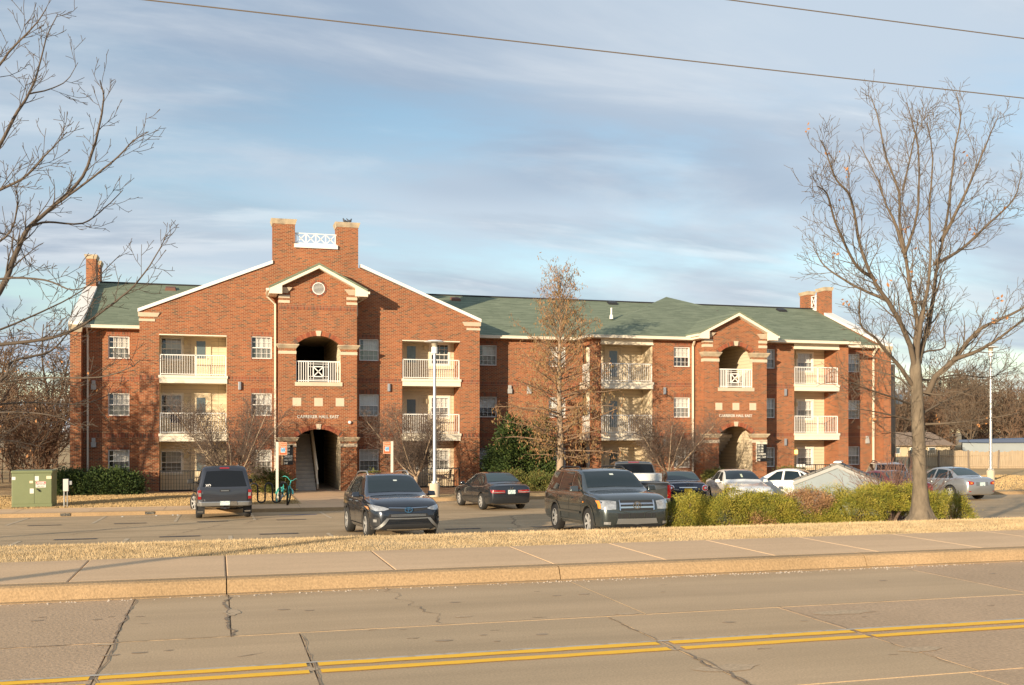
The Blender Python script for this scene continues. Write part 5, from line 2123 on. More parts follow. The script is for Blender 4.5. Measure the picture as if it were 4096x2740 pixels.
class Car:
    """d = distance behind the front bumper; x forward, y to the car's left"""

    def __init__(self, L, W, wb, fo, r, st, name, label, body_m, group=None, tread=None, crown=.03):
        self.L, self.W, self.wb, self.fo, self.r = L, W, wb, fo, r
        self.x0 = fo + wb / 2                # x of the front bumper
        self.st = st
        self.cols = [[s[i] for s in st] for i in range(6)]
        self.root = thing(name, (0, 0, 0), label, 'car', group=group)
        self.body_m = body_m
        self.crown = crown
        self.track = tread or (W - .24)
        self.make_body()

    def at(self, d, i):
        return hermite(self.cols[0], self.cols[i], d)

    def ring(self, d):
        zb, zs, zt, ws, wt = (self.at(d, i) for i in range(1, 6))
        hw = self.W / 2
        hs, ht = hw * ws, hw * wt
        green = max(0.0, zt - zs)
        k = min(1.0, green / .25)
        half = [(0, zb), (hs * .80, zb), (hs * .955, zb + .045), (hs * .99, zb + .16), (hs * 1.0, zb + (zs - zb) * .52), (hs * 1.003, zb + (zs - zb) * .66),
                (hs * .992, zb + (zs - zb) * .86), (hs * .965, zs - .012 * k), (hs * .94, zs + .012 * k + .0)]
        for t in (.33, .66):
            half.append((hs * .935 + (ht - hs * .935) * t + .012 * k, zs + (zt - .05 * k - zs) * t))
        half += [(ht, zt - .05 * k - .008), (ht * .955, zt - .018 * k - .003), (ht * .85, zt + self.crown * .25), (ht * .45, zt + self.crown * .8), (0, zt + self.crown)]
        return half

    def make_body(self):
        ds = []
        keys = self.cols[0]
        for a, b in zip(keys[:-1], keys[1:]):
            n = max(1, int(round((b - a) / .11)))
            ds += [a + (b - a) * i / n for i in range(n)]
        ds.append(keys[-1])
        mb = MB()
        rings = []
        for d in ds:
            h = self.ring(d)
            pts = [(self.x0 - d, y, z) for y, z in h] + [(self.x0 - d, -y, z) for y, z in h[-2:0:-1]]
            rings.append(pts)
        n = len(rings[0])
        for rg_ in rings:
            mb.v.extend(rg_)
        for i in range(len(rings) - 1):
            for j in range(n):
                a, b = i * n + j, i * n + (j + 1) % n
                mb.f.append((a, b, b + n, a + n))
                mb.m.append(0)
        for i, s in ((0, 1), (len(rings) - 1, -1)):
            c = len(mb.v)
            zs_ = [p[2] for p in rings[i]]
            mb.v.append((rings[i][0][0] + .02 * s, 0, (min(zs_) + max(zs_)) / 2))
            for j in range(n):
                mb.f.append((i * n + j, i * n + (j + 1) % n, c))
                mb.m.append(0)
        body = mb.build('body', [self.body_m, under_m], self.root)
        me0 = body.data
        # BVH of the uncut shell: trim pieces are laid on it
        self.bvh = BVHTree.FromPolygons([v.co.copy() for v in me0.vertices], [tuple(p.vertices) for p in me0.polygons])
        cut = MB()
        rr = self.r + .055
        for xw in (self.wb / 2, -self.wb / 2):
            for s in (-1, 1):
                y0, y1 = s * (self.W / 2 - .34), s * (self.W / 2 + .2)
                cut.lathe([(rr, min(y0, y1)), (rr, max(y0, y1))], 28, (xw, 0, self.r), 'y')
        co = cut.build('cutter', [under_m], None)
        md = body.modifiers.new('arches', 'BOOLEAN')
        md.operation = 'DIFFERENCE'
        md.solver = 'EXACT'
        md.object = co
        bpy.context.view_layer.update()
        me = bpy.data.meshes.new_from_object(body.evaluated_get(bpy.context.evaluated_depsgraph_get()))
        body.modifiers.clear()
        body.data = me
        me.name = 'body'
        bpy.data.objects.remove(co)
        me.materials.clear()
        me.materials.append(self.body_m)
        me.materials.append(under_m)
        for p in me.polygons:
            c = p.center
            p.material_index = 0
            for xw in (self.wb / 2, -self.wb / 2):
                q = math.hypot(c.x - xw, c.z - self.r)
                if (q < rr + .012 and abs(p.normal.y) < .5 and abs(q - rr) < .02) or (q < rr - .01 and abs(abs(c.y) - (self.W / 2 - .34)) < .02):
                    p.material_index = 1
        me.polygons.foreach_set('use_smooth', [True] * len(me.polygons))
        me.set_sharp_from_angle(angle=R(38))
        self.body = body

    def cast(self, o, d):
        h = self.bvh.ray_cast(Vector(o), Vector(d))
        return h[0], h[1]

    def patch(self, name, m, lo, hi, side, parent=None, rows=3, lift=.006, build=True, mb=None, mi=0):
        """surface between two polylines laid on the shell. side: 'F','R' (points y,z), '+','-' (points d,z), 'T' (points d,y)"""
        mb = mb or MB()
        n = len(lo)
        # refine the polylines
        K = 4
        def ref(l):
            out = []
            for a, b in zip(l[:-1], l[1:]):
                out += [(a[0] + (b[0] - a[0]) * t / K, a[1] + (b[1] - a[1]) * t / K) for t in range(K)]
            return out + [l[-1]]
        lo, hi = ref(lo), ref(hi)
        n = len(lo)
        grid = []
        for r in range(rows + 1):
            t = r / rows
            row = []
            for a, b in zip(lo, hi):
                p = (a[0] + (b[0] - a[0]) * t, a[1] + (b[1] - a[1]) * t)
                if side == 'F':
                    o, d = (8, p[0], p[1]), (-1, 0, 0)
                elif side == 'R':
                    o, d = (-8, p[0], p[1]), (1, 0, 0)
                elif side == '+':
                    o, d = (self.x0 - p[0], 5, p[1]), (0, -1, 0)
                elif side == '-':
                    o, d = (self.x0 - p[0], -5, p[1]), (0, 1, 0)
                else:
                    o, d = (self.x0 - p[0], p[1], 5), (0, 0, -1)
                h, nn = self.cast(o, d)
                row.append(None if h is None else h - Vector(d) * lift * .5 + nn * lift)
            grid.append(row)
        base = len(mb.v)
        idx = {}
        for r in range(rows + 1):
            for c in range(n):
                if grid[r][c] is not None:
                    idx[(r, c)] = len(mb.v) - base
                    mb.v.append(tuple(grid[r][c]))
        flip = side in ('R', '+')
        for r in range(rows):
            for c in range(n - 1):
                k = [(r, c), (r, c + 1), (r + 1, c + 1), (r + 1, c)]
                if all(q in idx for q in k):
                    f = [base + idx[q] for q in k]
                    mb.f.append(tuple(f[::-1] if flip else f))
                    mb.m.append(mi)
        if build:
            if not mb.v:
                return None
            return mb.build(name, m, parent or self.root, smooth=True, fix=False)
        return mb

    def rect(self, name, m, a, b, side, **k):
        return self.patch(name, m, [(a[0], a[1]), ((a[0] + b[0]) / 2, a[1]), (b[0], a[1])], [(a[0], b[1]), ((a[0] + b[0]) / 2, b[1]), (b[0], b[1])], side, **k)

    def seams(self, lines):
        mb = MB()
        for side in '+-':
            for pts in lines:
                for (a, b), (c, d) in zip(pts[:-1], pts[1:]):
                    dx, dz = c - a, d - b
                    l = math.hypot(dx, dz)
                    nx, nz = -dz / l * .006, dx / l * .006
                    self.patch('', None, [(a - nx, b - nz), (c - nx, d - nz)], [(a + nx, b + nz), (c + nx, d + nz)], side, rows=1, lift=.003, build=False, mb=mb)
        mb.build('door_seams', seam_m, self.root, fix=False)

    def windshield(self, d0, d1, m=None, inset=.05, w=1.0):
        for nm, dd0, dd1, side in (('windshield', d0, d1, 'F'),):
            self.screen(nm, d0, d1, 'F', m, inset, w)

    def screen(self, nm, d0, d1, side, m=None, inset=.05, w=1.0):
        """d0 = lower edge, d1 = upper edge along the car"""
        z0, z1 = self.at(d0, 3) + self.crown * .2, self.at(d1, 3) + self.crown * .2
        y0 = self.W / 2 * self.at(d0, 5) * w - inset
        y1 = self.W / 2 * self.at(d1, 5) * w - inset
        lo = [(y * y0, z0 + .02 * (1 - abs(y))) for y in np.linspace(-1, 1, 7)]
        hi = [(y * y1, z1 + .015 * (1 - abs(y))) for y in np.linspace(-1, 1, 7)]
        return self.patch(nm, m or glass_c, lo, hi, side, rows=6, lift=.005)

    def side_glass(self, quads, m=None):
        """quads: (d_bottom_front, d_bottom_rear, d_top_front, d_top_rear[, dz_top])"""
        for q in quads:
            for side in '+-':
                b0, b1, t0, t1 = q[:4]
                dt = q[4] if len(q) > 4 else .075
                lo = [(b0 + (b1 - b0) * t, self.at(b0 + (b1 - b0) * t, 2) + .035) for t in (0, .5, 1)]
                hi = [(t0 + (t1 - t0) * t, self.at(t0 + (t1 - t0) * t, 3) - dt) for t in (0, .5, 1)]
                self.patch('side_window', m or glass_c, lo, hi, side, rows=4, lift=.005)

    def wheels(self, spokes=6, rim=None, steer=0.0, rr=.66):
        for ix, xw in enumerate((self.wb / 2, -self.wb / 2)):
            for s in (-1, 1):
                yc = s * (self.track / 2 + .0)
                w = thing('wheel', (xw, yc, self.r), None, None)
                w.parent = self.root
                t = MB()
                hw = .108
                r = self.r
                t.lathe([(r * rr, -hw), (r * .93, -hw), (r * .985, -hw * .8), (r, -hw * .35), (r, hw * .35), (r * .985, hw * .8), (r * .93, hw), (r * rr, hw), (r * rr * .97, hw * .4), (r * rr * .97, -hw), (r * rr, -hw)], 30, (0, 0, 0), 'y', cap=False)
                t.v = [(a + xw, b + yc, c + r) for a, b, c in t.v]
                k = MB()
                ri = r * rr
                k.lathe([(ri * 1.0, s * hw * .90), (ri * .93, s * hw * .95), (ri * .9, s * hw * .55), (ri * .2, s * hw * .35), (.01, s * hw * .35)], 30, (0, 0, 0), 'y', mi=1, cap=False)
                k.lathe([(ri * 1.01, s * hw * .86), (ri * 1.01, s * hw * .97), (ri * .90, s * hw * .97), (ri * .90, s * hw * .86)], 30, (0, 0, 0), 'y', mi=0, cap=False)
                k.lathe([(ri * .24, s * hw * .3), (ri * .22, s * hw * .85), (.01, s * hw * .9)], 14, (0, 0, 0), 'y', mi=0, cap=False)
                for i in range(spokes):
                    a = 6.283 * i / spokes + .3
                    k.bar((math.cos(a) * ri * .15, s * hw * .72, math.sin(a) * ri * .15), (math.cos(a) * ri * .95, s * hw * .86, math.sin(a) * ri * .95), ri * .23, .03, mi=0, up=(0, 1, 0))
                k.v = [(a + xw, b + yc, c + r) for a, b, c in k.v]
                if ix == 0 and steer:
                    w.rotation_euler = (0, 0, steer)
                t.build('tyre', tyre_m, w, autos=40)
                k.build('rim', [rim or rim_m, under_m], w, autos=40)

    def mirrors(self, d, z, m=None, size=(.10, .20, .15)):
        for s in (-1, 1):
            y = s * self.W / 2 * .95
            mb = MB()
            x = self.x0 - d
            a, b, c = size
            mb.hexa([(x - a * .3, y + s * .06, z - c * .35), (x + a, y + s * .06, z - c * .35), (x + a * .8, y + s * (.06 + b), z - c * .3), (x - a * .3, y + s * (.06 + b), z - c * .3),
                     (x - a * .3, y + s * .06, z + c * .55), (x + a * .6, y + s * .06, z + c * .55), (x + a * .4, y + s * (.04 + b), z + c * .5), (x - a * .3, y + s * (.04 + b), z + c * .5)])
            mb.bar((x + .02, y - s * .06, z - c * .2), (x + .03, y + s * .1, z - c * .1), .05)
            mb.build('mirror', m or self.body_m, self.root, bevel=.02, autos=50)

    def handles(self, ds, z, m=None):
        for s in (-1, 1):
            for d in ds:
                h, n = self.cast((self.x0 - d, s * 5, z), (0, -s, 0))
                if h is None:
                    continue
                mb = MB()
                mb.bar((h.x - .1, h.y + s * .022, z), (h.x + .1, h.y + s * .022, z), .03, .03)
                mb.bar((h.x - .08, h.y, z), (h.x - .08, h.y + s * .02, z), .025)
                mb.bar((h.x + .08, h.y, z), (h.x + .08, h.y + s * .02, z), .025)
                mb.build('door_handle', m or self.body_m, self.root)

    def rails(self, d0, d1, m, gap=.03, yk=.86):
        for s in (-1, 1):
            mb = MB()
            pts = []
            for t in np.linspace(0, 1, 9):
                d = d0 + (d1 - d0) * t
                y = s * self.W / 2 * self.at(d, 5) * yk
                z = self.at(d, 3) + self.crown * .3 + (gap + .03 if 0 < t < 1 else 0)
                pts.append((self.x0 - d, y, z))
            mb.tube(pts, .022, 6)
            mb.build('roof_rail', m, self.root, smooth=True)

    def plate(self, side, z, m=None, y=0.0, w=.31, h=.155, lift=.012):
        return self.rect('licence_plate', m or plate_m, (y - w / 2, z - h / 2), (y + w / 2, z + h / 2), side, rows=2, lift=lift)

    def pair(self, name, m, lo, hi, side, **k):
        for s in (-1, 1):
            l = [(p[0] * s, p[1]) for p in lo]
            h = [(p[0] * s, p[1]) for p in hi]
            if s < 0:
                l, h = l[::-1], h[::-1]
            self.patch(name, m, l, h, side, **k)

    def both(self, name, m, lo, hi, **k):
        for s in '+-':
            self.patch(name, m, lo, hi, s, **k)

    def skirt(self, m, z0, z1, d0, d1):
        self.both('sill_trim', m, [(d0, z0), ((d0 + d1) / 2, z0), (d1, z0)], [(d0, z1), ((d0 + d1) / 2, z1), (d1, z1)], rows=1, lift=.01)

    def arch_trim(self, m, w=.06):
        for xw in (self.wb / 2, -self.wb / 2):
            for s in (-1, 1):
                mb = MB()
                vs = []
                for t in np.linspace(R(-8), R(188), 22):
                    for q in (self.r + .05, self.r + .05 + w):
                        x, z = xw + math.cos(t) * q, self.r + math.sin(t) * q
                        h, n = self.cast((x, s * 5, max(z, self.at(self.x0 - x, 1) + .06)), (0, -s, 0))
                        vs.append((x, (h.y if h is not None else s * self.W / 2 * .95) + s * .014, z))
                mb.add(vs, [(2 * i, 2 * i + 1, 2 * i + 3, 2 * i + 2) for i in range(21)])
                mb.build('arch_trim', m, self.root, smooth=True)

    def emblem(self, side, pts_list, z, m, y=0.0, lift=.02, name='emblem'):
        """flat bars ((y0,z0),(y1,z1),w) standing just off the shell"""
        sgn = 1 if side == 'F' else -1
        h, n = self.cast((8 * sgn, y, z), (-sgn, 0, 0))
        if h is None:
            return
        mb = MB()
        for a, b, w in pts_list:
            mb.bar((h.x + sgn * lift, y + a[0], z + a[1]), (h.x + sgn * lift, y + b[0], z + b[1]), w, .012, up=(0, 0, 1) if abs(a[1] - b[1]) < 1e-6 else (1, 0, 0))
        return mb.build(name, m, self.root)

    def ring_emblem(self, side, ry, rz, z, m, t=.014, lift=.02, extra=()):
        pl = []
        n = 20
        for i in range(n):
            a, b = 6.283 * i / n, 6.283 * (i + 1) / n
            pl.append(((ry * math.cos(a), rz * math.sin(a)), (ry * math.cos(b), rz * math.sin(b)), t))
        self.emblem(side, pl + list(extra), z, m, lift=lift)

    def letters(self, body, size, side, y, z, m, lift=.014, align='CENTER'):
        sgn = 1 if side == 'F' else -1
        h, n = self.cast((8 * sgn, y, z), (-sgn, 0, 0))
        if h is not None:
            text_mesh(body, size, (h.x + sgn * lift, y, z - size * .35), 'badge_letters', m, self.root, rot=(90, 0, 90 if sgn > 0 else -90), ext=.003, align=align, bold=.004)

    def interior(self, d_dash, d_seat):
        pass

    def place(self, x, y, head):
        """x, y = middle of the wheelbase on the ground; head = heading in degrees from +X"""
        a = R(head)
        dx, dy = math.cos(a) * self.wb / 2, math.sin(a) * self.wb / 2
        zf, zr = lot_z(y + dy), lot_z(y - dy)
        self.root.location = (x, y, (zf + zr) / 2 + .004)
        self.root.rotation_euler = (0, -math.atan2(zf - zr, self.wb), a)
        return self


# --- charcoal crossover facing the road
grey_dark = paint('charcoal_paint', (0.03, 0.036, 0.048), .6, .22)
C = Car(4.6, 1.845, 2.66, .95, .35,
        [(0, .33, .66, .74, .66, .58), (.05, .25, .76, .83, .78, .68), (.18, .22, .84, .92, .90, .80), (.42, .22, .90, .99, .97, .86), (.9, .22, .97, 1.06, .985, .88), (1.22, .22, 1.01, 1.09, .985, .88),
         (1.38, .22, 1.02, 1.17, .985, .84), (1.8, .22, 1.03, 1.43, .98, .755), (2.12, .22, 1.04, 1.58, .975, .71), (2.6, .22, 1.05, 1.64, .97, .695), (3.4, .22, 1.07, 1.63, .97, .69),
         (4.0, .23, 1.09, 1.57, .95, .68), (4.32, .27, 1.10, 1.36, .93, .72), (4.47, .3, 1.05, 1.13, .90, .78), (4.57, .34, .92, 1.0, .86, .76), (4.6, .42, .84, .9, .78, .7)],
        'parked_car', 'charcoal crossover facing the road with silver lower bumper bars, nearest the grass strip', grey_dark)
C.windshield(1.36, 2.08, glass_c)
C.screen('rear_window', 4.40, 4.05, 'R', glass_t)
C.side_glass([(1.55, 2.35, 2.12, 2.40), (2.45, 3.3, 2.50, 3.28), (3.4, 4.05, 3.38, 3.85)], glass_c)
C.pair('headlight', lamp_clear, [(.50, .775), (.62, .745), (.80, .735), (.885, .78)], [(.50, .80), (.62, .835), (.80, .875), (.89, .895)], 'F', rows=3)
C.pair('turn_signal', lamp_amber, [(.895, .76), (.912, .78)], [(.898, .90), (.914, .91)], 'F', rows=2)
C.patch('grille', plastic, [(-.52, .755), (0, .70), (.52, .755)], [(-.50, .80), (0, .79), (.50, .80)], 'F', rows=2)
C.patch('grille', plastic, [(-.55, .565), (0, .555), (.55, .565)], [(-.48, .66), (0, .67), (.48, .66)], 'F', rows=3)
C.patch('bumper_insert', plastic, [(-.66, .29), (0, .28), (.66, .29)], [(-.56, .40), (0, .41), (.56, .40)], 'F', rows=3)
for z in (.60, .63, .315, .36):
    C.rect('grille_bar', satin if z > .5 else plastic, (-.45, z), (.45, z + .012), 'F', rows=1, lift=.012)
C.pair('bumper_bar', satin, [(.50, .53), (.60, .40), (.74, .285)], [(.56, .56), (.68, .42), (.82, .29)], 'F', rows=2, lift=.016)
C.patch('bumper_bar', satin, [(-.52, .535), (0, .525), (.52, .535)], [(-.55, .56), (0, .55), (.55, .56)], 'F', rows=1, lift=.016)
C.patch('bumper_bar', chrome, [(-.55, .268), (0, .258), (.55, .268)], [(-.55, .290), (0, .282), (.55, .290)], 'F', rows=1, lift=.018)
C.pair('fog_recess', plastic, [(.70, .39), (.80, .36), (.88, .38)], [(.72, .57), (.80, .58), (.90, .56)], 'F', rows=3)
C.pair('fog_lamp', lamp_clear, [(.775, .46), (.845, .46)], [(.775, .53), (.845, .53)], 'F', rows=2, lift=.014)
C.patch('chrome_strip', chrome, [(-.5, .805), (0, .785), (.5, .805)], [(-.5, .82), (0, .805), (.5, .82)], 'F', rows=1, lift=.012)
C.ring_emblem('F', .095, .062, .755, mat('blue_chrome', (.12, .30, .55), .2, .8), .02, .03, extra=[((-.06, .01), (.06, .01), .016), ((0, .05), (0, -.05), .016)])
C.skirt(plastic, .24, .36, 1.45, 3.15)
C.arch_trim(plastic, .055)
C.seams([[(1.45, .98), (1.52, .5), (1.5, .36)], [(2.42, 1.06), (2.44, .36)], [(3.36, 1.08), (3.34, .75), (3.12, .5)]])
C.wheels(5)
C.mirrors(1.62, 1.1)
C.handles((2.25, 3.15), .93, chrome)
C.rails(2.25, 4.0, satin)
C.rect('inspection_sticker', mat('pale_sticker', (.6, .65, .6), .6), (.02, 1.44), (.12, 1.475), 'F', rows=1, lift=.01)
C.place(4.46, 27.75, -86.5)

# --- square grey SUV facing the road
slate = paint('slate_green_paint', (0.07, 0.083, 0.084), .65, .24)
C = Car(4.78, 1.97, 2.70, .94, .37,
        [(0, .36, .70, .80, .76, .70), (.05, .28, .82, .92, .86, .78), (.16, .25, .92, 1.0, .94, .84), (.4, .25, 1.0, 1.08, .985, .88), (.95, .25, 1.05, 1.14, .99, .89), (1.25, .25, 1.08, 1.17, .99, .89),
         (1.4, .25, 1.09, 1.26, .99, .86), (1.75, .25, 1.10, 1.52, .985, .79), (2.02, .25, 1.10, 1.66, .98, .755), (2.5, .25, 1.11, 1.72, .975, .745), (3.6, .25, 1.12, 1.72, .975, .74),
         (4.3, .27, 1.13, 1.68, .965, .735), (4.56, .3, 1.13, 1.45, .95, .77), (4.68, .32, 1.08, 1.2, .94, .82), (4.76, .34, .98, 1.06, .92, .84), (4.78, .42, .9, .96, .84, .78)],
        'parked_car', 'square slate grey SUV facing the road with a chrome barred grille, beside the juniper hedge', slate)
C.windshield(1.38, 1.98, glass_c)
C.screen('rear_window', 4.62, 4.34, 'R', glass_t)
C.side_glass([(1.5, 2.40, 1.98, 2.42), (2.5, 3.42, 2.52, 3.40), (3.52, 4.42, 3.50, 4.28)], glass_c)
C.pair('headlight', lamp_clear, [(.56, .735), (.72, .725), (.90, .73)], [(.54, .93), (.74, .955), (.91, .955)], 'F', rows=4)
C.pair('turn_signal', lamp_amber, [(.905, .75), (.945, .76)], [(.915, .95), (.95, .95)], 'F', rows=2, lift=.009)
C.rect('grille', plastic, (-.46, .70), (.46, .95), 'F', rows=3)
for z in (.76, .845):
    C.rect('grille_bar', chrome, (-.45, z), (.45, z + .042), 'F', rows=1, lift=.022)
C.pair('grille_frame', chrome, [(.44, .70), (.475, .72)], [(.44, .95), (.475, .94)], 'F', rows=2, lift=.024)
C.ring_emblem('F', .10, .085, .83, chrome, .02, .042, extra=[((-.045, .06), (-.03, -.06), .022), ((.045, .06), (.03, -.06), .022), ((-.04, 0), (.04, 0), .02)])
C.rect('bumper_intake', plastic, (-.50, .515), (.50, .63), 'F', rows=2)
for k in range(5):
    C.rect('intake_rib', slate, (-.42 + k * .20, .52), (-.39 + k * .20, .625), 'F', rows=1, lift=.012)
C.patch('bumper_step', satin, [(-.56, .37), (0, .36), (.56, .37)], [(-.52, .50), (0, .50), (.52, .50)], 'F', rows=2, lift=.02)
C.patch('bumper_insert', plastic, [(-.62, .29), (0, .28), (.62, .29)], [(-.6, .35), (0, .345), (.6, .35)], 'F', rows=1, lift=.01)
C.pair('fog_lamp', lamp_clear, [(.70, .355), (.85, .36)], [(.70, .42), (.85, .425)], 'F', rows=2, lift=.012)
C.skirt(satin, .27, .38, 1.5, 3.2)
C.both('side_moulding', slate, [(1.5, .56), (2.4, .56), (3.3, .56)], [(1.5, .62), (2.4, .62), (3.3, .62)], rows=1, lift=.022)
C.both('side_marker', lamp_amber, [(1.20, .86), (1.30, .86)], [(1.20, .90), (1.30, .90)], rows=1, lift=.012)
C.arch_trim(slate, .07)
C.seams([[(1.42, 1.05), (1.46, .4)], [(2.45, 1.10), (2.47, .4)], [(3.46, 1.12), (3.44, .85), (3.25, .5)]])
C.wheels(6)
C.mirrors(1.62, 1.2, size=(.11, .23, .17))
C.handles((2.25, 3.28), .97)
C.rails(2.3, 4.2, plastic)
C.rect('inspection_sticker', bpy.data.materials['pale_sticker'], (-.03, 1.56), (.08, 1.60), 'F', rows=1, lift=.01)
C.place(10.15, 26.25, -90)

# --- dark pickup with a canopy, seen from behind
gun = paint('gunmetal_paint', (0.055, 0.058, 0.07), .6, .32)
C = Car(5.3, 1.9, 3.25, .95, .38,
        [(0, .4, .72, .8, .76, .7), (.06, .3, .84, .92, .86, .78), (.2, .28, .92, 1.0, .95, .84), (.5, .28, .98, 1.06, .985, .86), (1.3, .28, 1.05, 1.14, .985, .86), (1.45, .28, 1.06, 1.22, .985, .84),
         (1.9, .28, 1.08, 1.58, .98, .74), (2.2, .28, 1.08, 1.72, .975, .71), (2.8, .28, 1.09, 1.76, .975, .71), (3.5, .3, 1.10, 1.76, .975, .72), (3.8, .32, 1.10, 1.82, .985, .76),
         (4.9, .40, 1.10, 1.82, .985, .76), (5.02, .42, 1.10, 1.72, .985, .77), (5.14, .44, 1.09, 1.30, .98, .84), (5.2, .45, 1.05, 1.10, .97, .88), (5.22, .48, 1.0, 1.04, .95, .86)],
        'parked_truck', 'dark grey pickup with a canopy over its bed, seen from behind, wheels turned', gun)
C.root['category'] = 'pickup'
C.windshield(1.44, 2.12, glass_c)
C.patch('rear_window', glass_t, [(-.74, 1.13), (0, 1.12), (.74, 1.13)], [(-.60, 1.66), (0, 1.69), (.60, 1.66)], 'R', rows=5)
C.side_glass([(1.6, 2.45, 2.15, 2.5), (2.55, 3.45, 2.58, 3.45), (3.85, 4.9, 3.85, 4.85, .16)], glass_t)
C.patch('tailgate', gun, [(-.74, .58), (0, .58), (.74, .58)], [(-.74, 1.06), (0, 1.06), (.74, 1.06)], 'R', rows=4, lift=.016)
C.rect('tailgate_handle', plastic, (-.17, .95), (.17, 1.03), 'R', rows=2, lift=.026)
C.rect('tailgate_handle', satin, (-.13, .975), (.13, .995), 'R', rows=1, lift=.04)
C.pair('tail_light', lamp_red, [(.785, .70), (.895, .70)], [(.785, 1.02), (.895, 1.0)], 'R', rows=4, lift=.014)
C.pair('reverse_light', lamp_clear, [(.785, .80), (.875, .80)], [(.785, .92), (.875, .92)], 'R', rows=2, lift=.022)
C.rect('brake_light', lamp_red, (-.16, 1.745), (.16, 1.785), 'R', rows=1, lift=.012)
bm_ = MB()
xr = C.x0 - 5.22
bm_.hexa([(xr - .13, -.80, .46), (xr + .12, -.93, .46), (xr + .12, .93, .46), (xr - .13, .80, .46), (xr - .15, -.82, .62), (xr + .12, -.95, .62), (xr + .12, .95, .62), (xr - .15, .82, .62)])
bm_.build('bumper', satin, C.root, bevel=.03)
bq = MB()
bq.box(xr - .175, xr - .152, -.16, .16, .49, .635)
bq.build('licence_plate', plate_m, C.root)
bq = MB()
bq.box(xr - .165, xr - .151, -.40, -.18, .50, .62)
bq.build('reflective_sticker', chrome, C.root)
bq = MB()
bq.box(xr - .2, xr + .1, -.05, .05, .36, .43)
bq.box(xr - .18, xr - .1, -.15, .15, .38, .42)
bq.build('tow_hitch', plastic, C.root)
for s in (-1, 1):
    q = MB()
    q.box(-C.wb / 2 - .47, -C.wb / 2 - .45, s * .80 - .15, s * .80 + .15, .16, .55)
    q.build('mud_flap', plastic, C.root)
    q = MB()
    q.box(-C.wb / 2 - .486, -C.wb / 2 - .471, s * .80 - .10, s * .80 + .10, .22, .255)
    q.build('flap_badge', chrome, C.root)
C.letters('TACOMA', .07, 'R', .70, .665, satin, .022, 'LEFT')
C.letters('XΩ', .12, 'R', .55, 1.17, mat('white_decal', (.8, .8, .8), .6), .012)
C.arch_trim(gun, .07)
C.seams([[(1.5, 1.02), (1.52, .4)], [(2.5, 1.08), (2.52, .4)], [(3.48, 1.08), (3.5, .42)]])
C.wheels(6, steer=.42)
C.mirrors(1.75, 1.2, plastic, size=(.11, .23, .18))
C.handles((2.35, 3.3), .95)
C.rails(2.3, 3.4, satin)
C.place(.10, 39.55, 92.5)

# --- dark sedan seen from behind
navy = paint('graphite_blue_paint', (0.028, 0.035, 0.045), .55, .28)
SED = [(0, .32, .56, .63, .70, .62), (.05, .25, .62, .69, .82, .72), (.18, .2, .68, .75, .92, .82), (.5, .19, .74, .82, .975, .86), (1.1, .19, .82, .91, .985, .87), (1.42, .19, .87, .96, .985, .87),
       (1.6, .19, .89, 1.06, .985, .84), (2.0, .19, .91, 1.28, .98, .73), (2.35, .19, .92, 1.40, .975, .68), (2.8, .19, .93, 1.44, .97, .665), (3.3, .19, .94, 1.41, .97, .66),
       (3.8, .19, .96, 1.21, .965, .73), (4.05, .2, .97, 1.07, .96, .80), (4.25, .21, .965, 1.03, .95, .83), (4.6, .24, .93, 1.01, .92, .80), (4.74, .28, .88, .96, .88, .77), (4.8, .38, .80, .86, .80, .70)]


def scaled(st, L):
    k = L / st[-1][0]
    return [(s[0] * k,) + tuple(s[1:]) for s in st]


def sedan(L, label, m, wb=2.74, fo=.98, r=.325, W=1.82, glass=None, rear_glass=None):
    c = Car(L, W, wb, fo, r, scaled(SED, L), 'parked_car', label, m)
    k = L / 4.8
    c.k = k
    c.screen('windshield', 1.58 * k, 2.33 * k, 'F', glass or glass_c)
    c.screen('rear_window', 3.98 * k, 3.34 * k, 'R', rear_glass or glass_l)
    c.side_glass([(1.78 * k, 2.55 * k, 2.32 * k, 2.60 * k), (2.66 * k, 3.50 * k, 2.70 * k, 3.30 * k), (3.56 * k, 3.86 * k, 3.38 * k, 3.48 * k)], glass or glass_c)
    c.seams([[(1.62 * k, .85), (1.66 * k, .3)], [(2.6 * k, .92), (2.62 * k, .3)], [(3.55 * k, .94), (3.5 * k, .7), (3.35 * k, .5)], [(1.66 * k, .27), (3.3 * k, .27)]])
    c.mirrors(1.82 * k, .98)
    c.handles((2.42 * k, 3.35 * k), .80)
    return c


def seat_backs(c, d, z=1.0):
    """two pale head rests seen through the rear glass sit just behind it"""
    return None


c = sedan(4.8, 'graphite blue sedan seen from behind with long red tail lights, between the two SUVs', navy)
c.pair('tail_light', lamp_red, [(.27, .70), (.55, .69), (.80, .70)], [(.27, .80), (.55, .81), (.82, .82)], 'R', rows=3, lift=.012)
c.pair('reverse_light', lamp_clear, [(.30, .715), (.74, .715)], [(.30, .745), (.74, .75)], 'R', rows=1, lift=.018)
c.plate('R', .735, lift=.018)
c.emblem('R', [((-.05, .05), (-.04, -.05), .02), ((.05, .05), (.04, -.05), .02), ((-.04, 0), (.04, 0), .018)], .88, chrome)
c.patch('bumper_line', seam_m, [(-.8, .64), (0, .63), (.8, .64)], [(-.8, .65), (0, .64), (.8, .65)], 'R', rows=1)
c.wheels(6)
c.place(10.75, 40.75, 95)

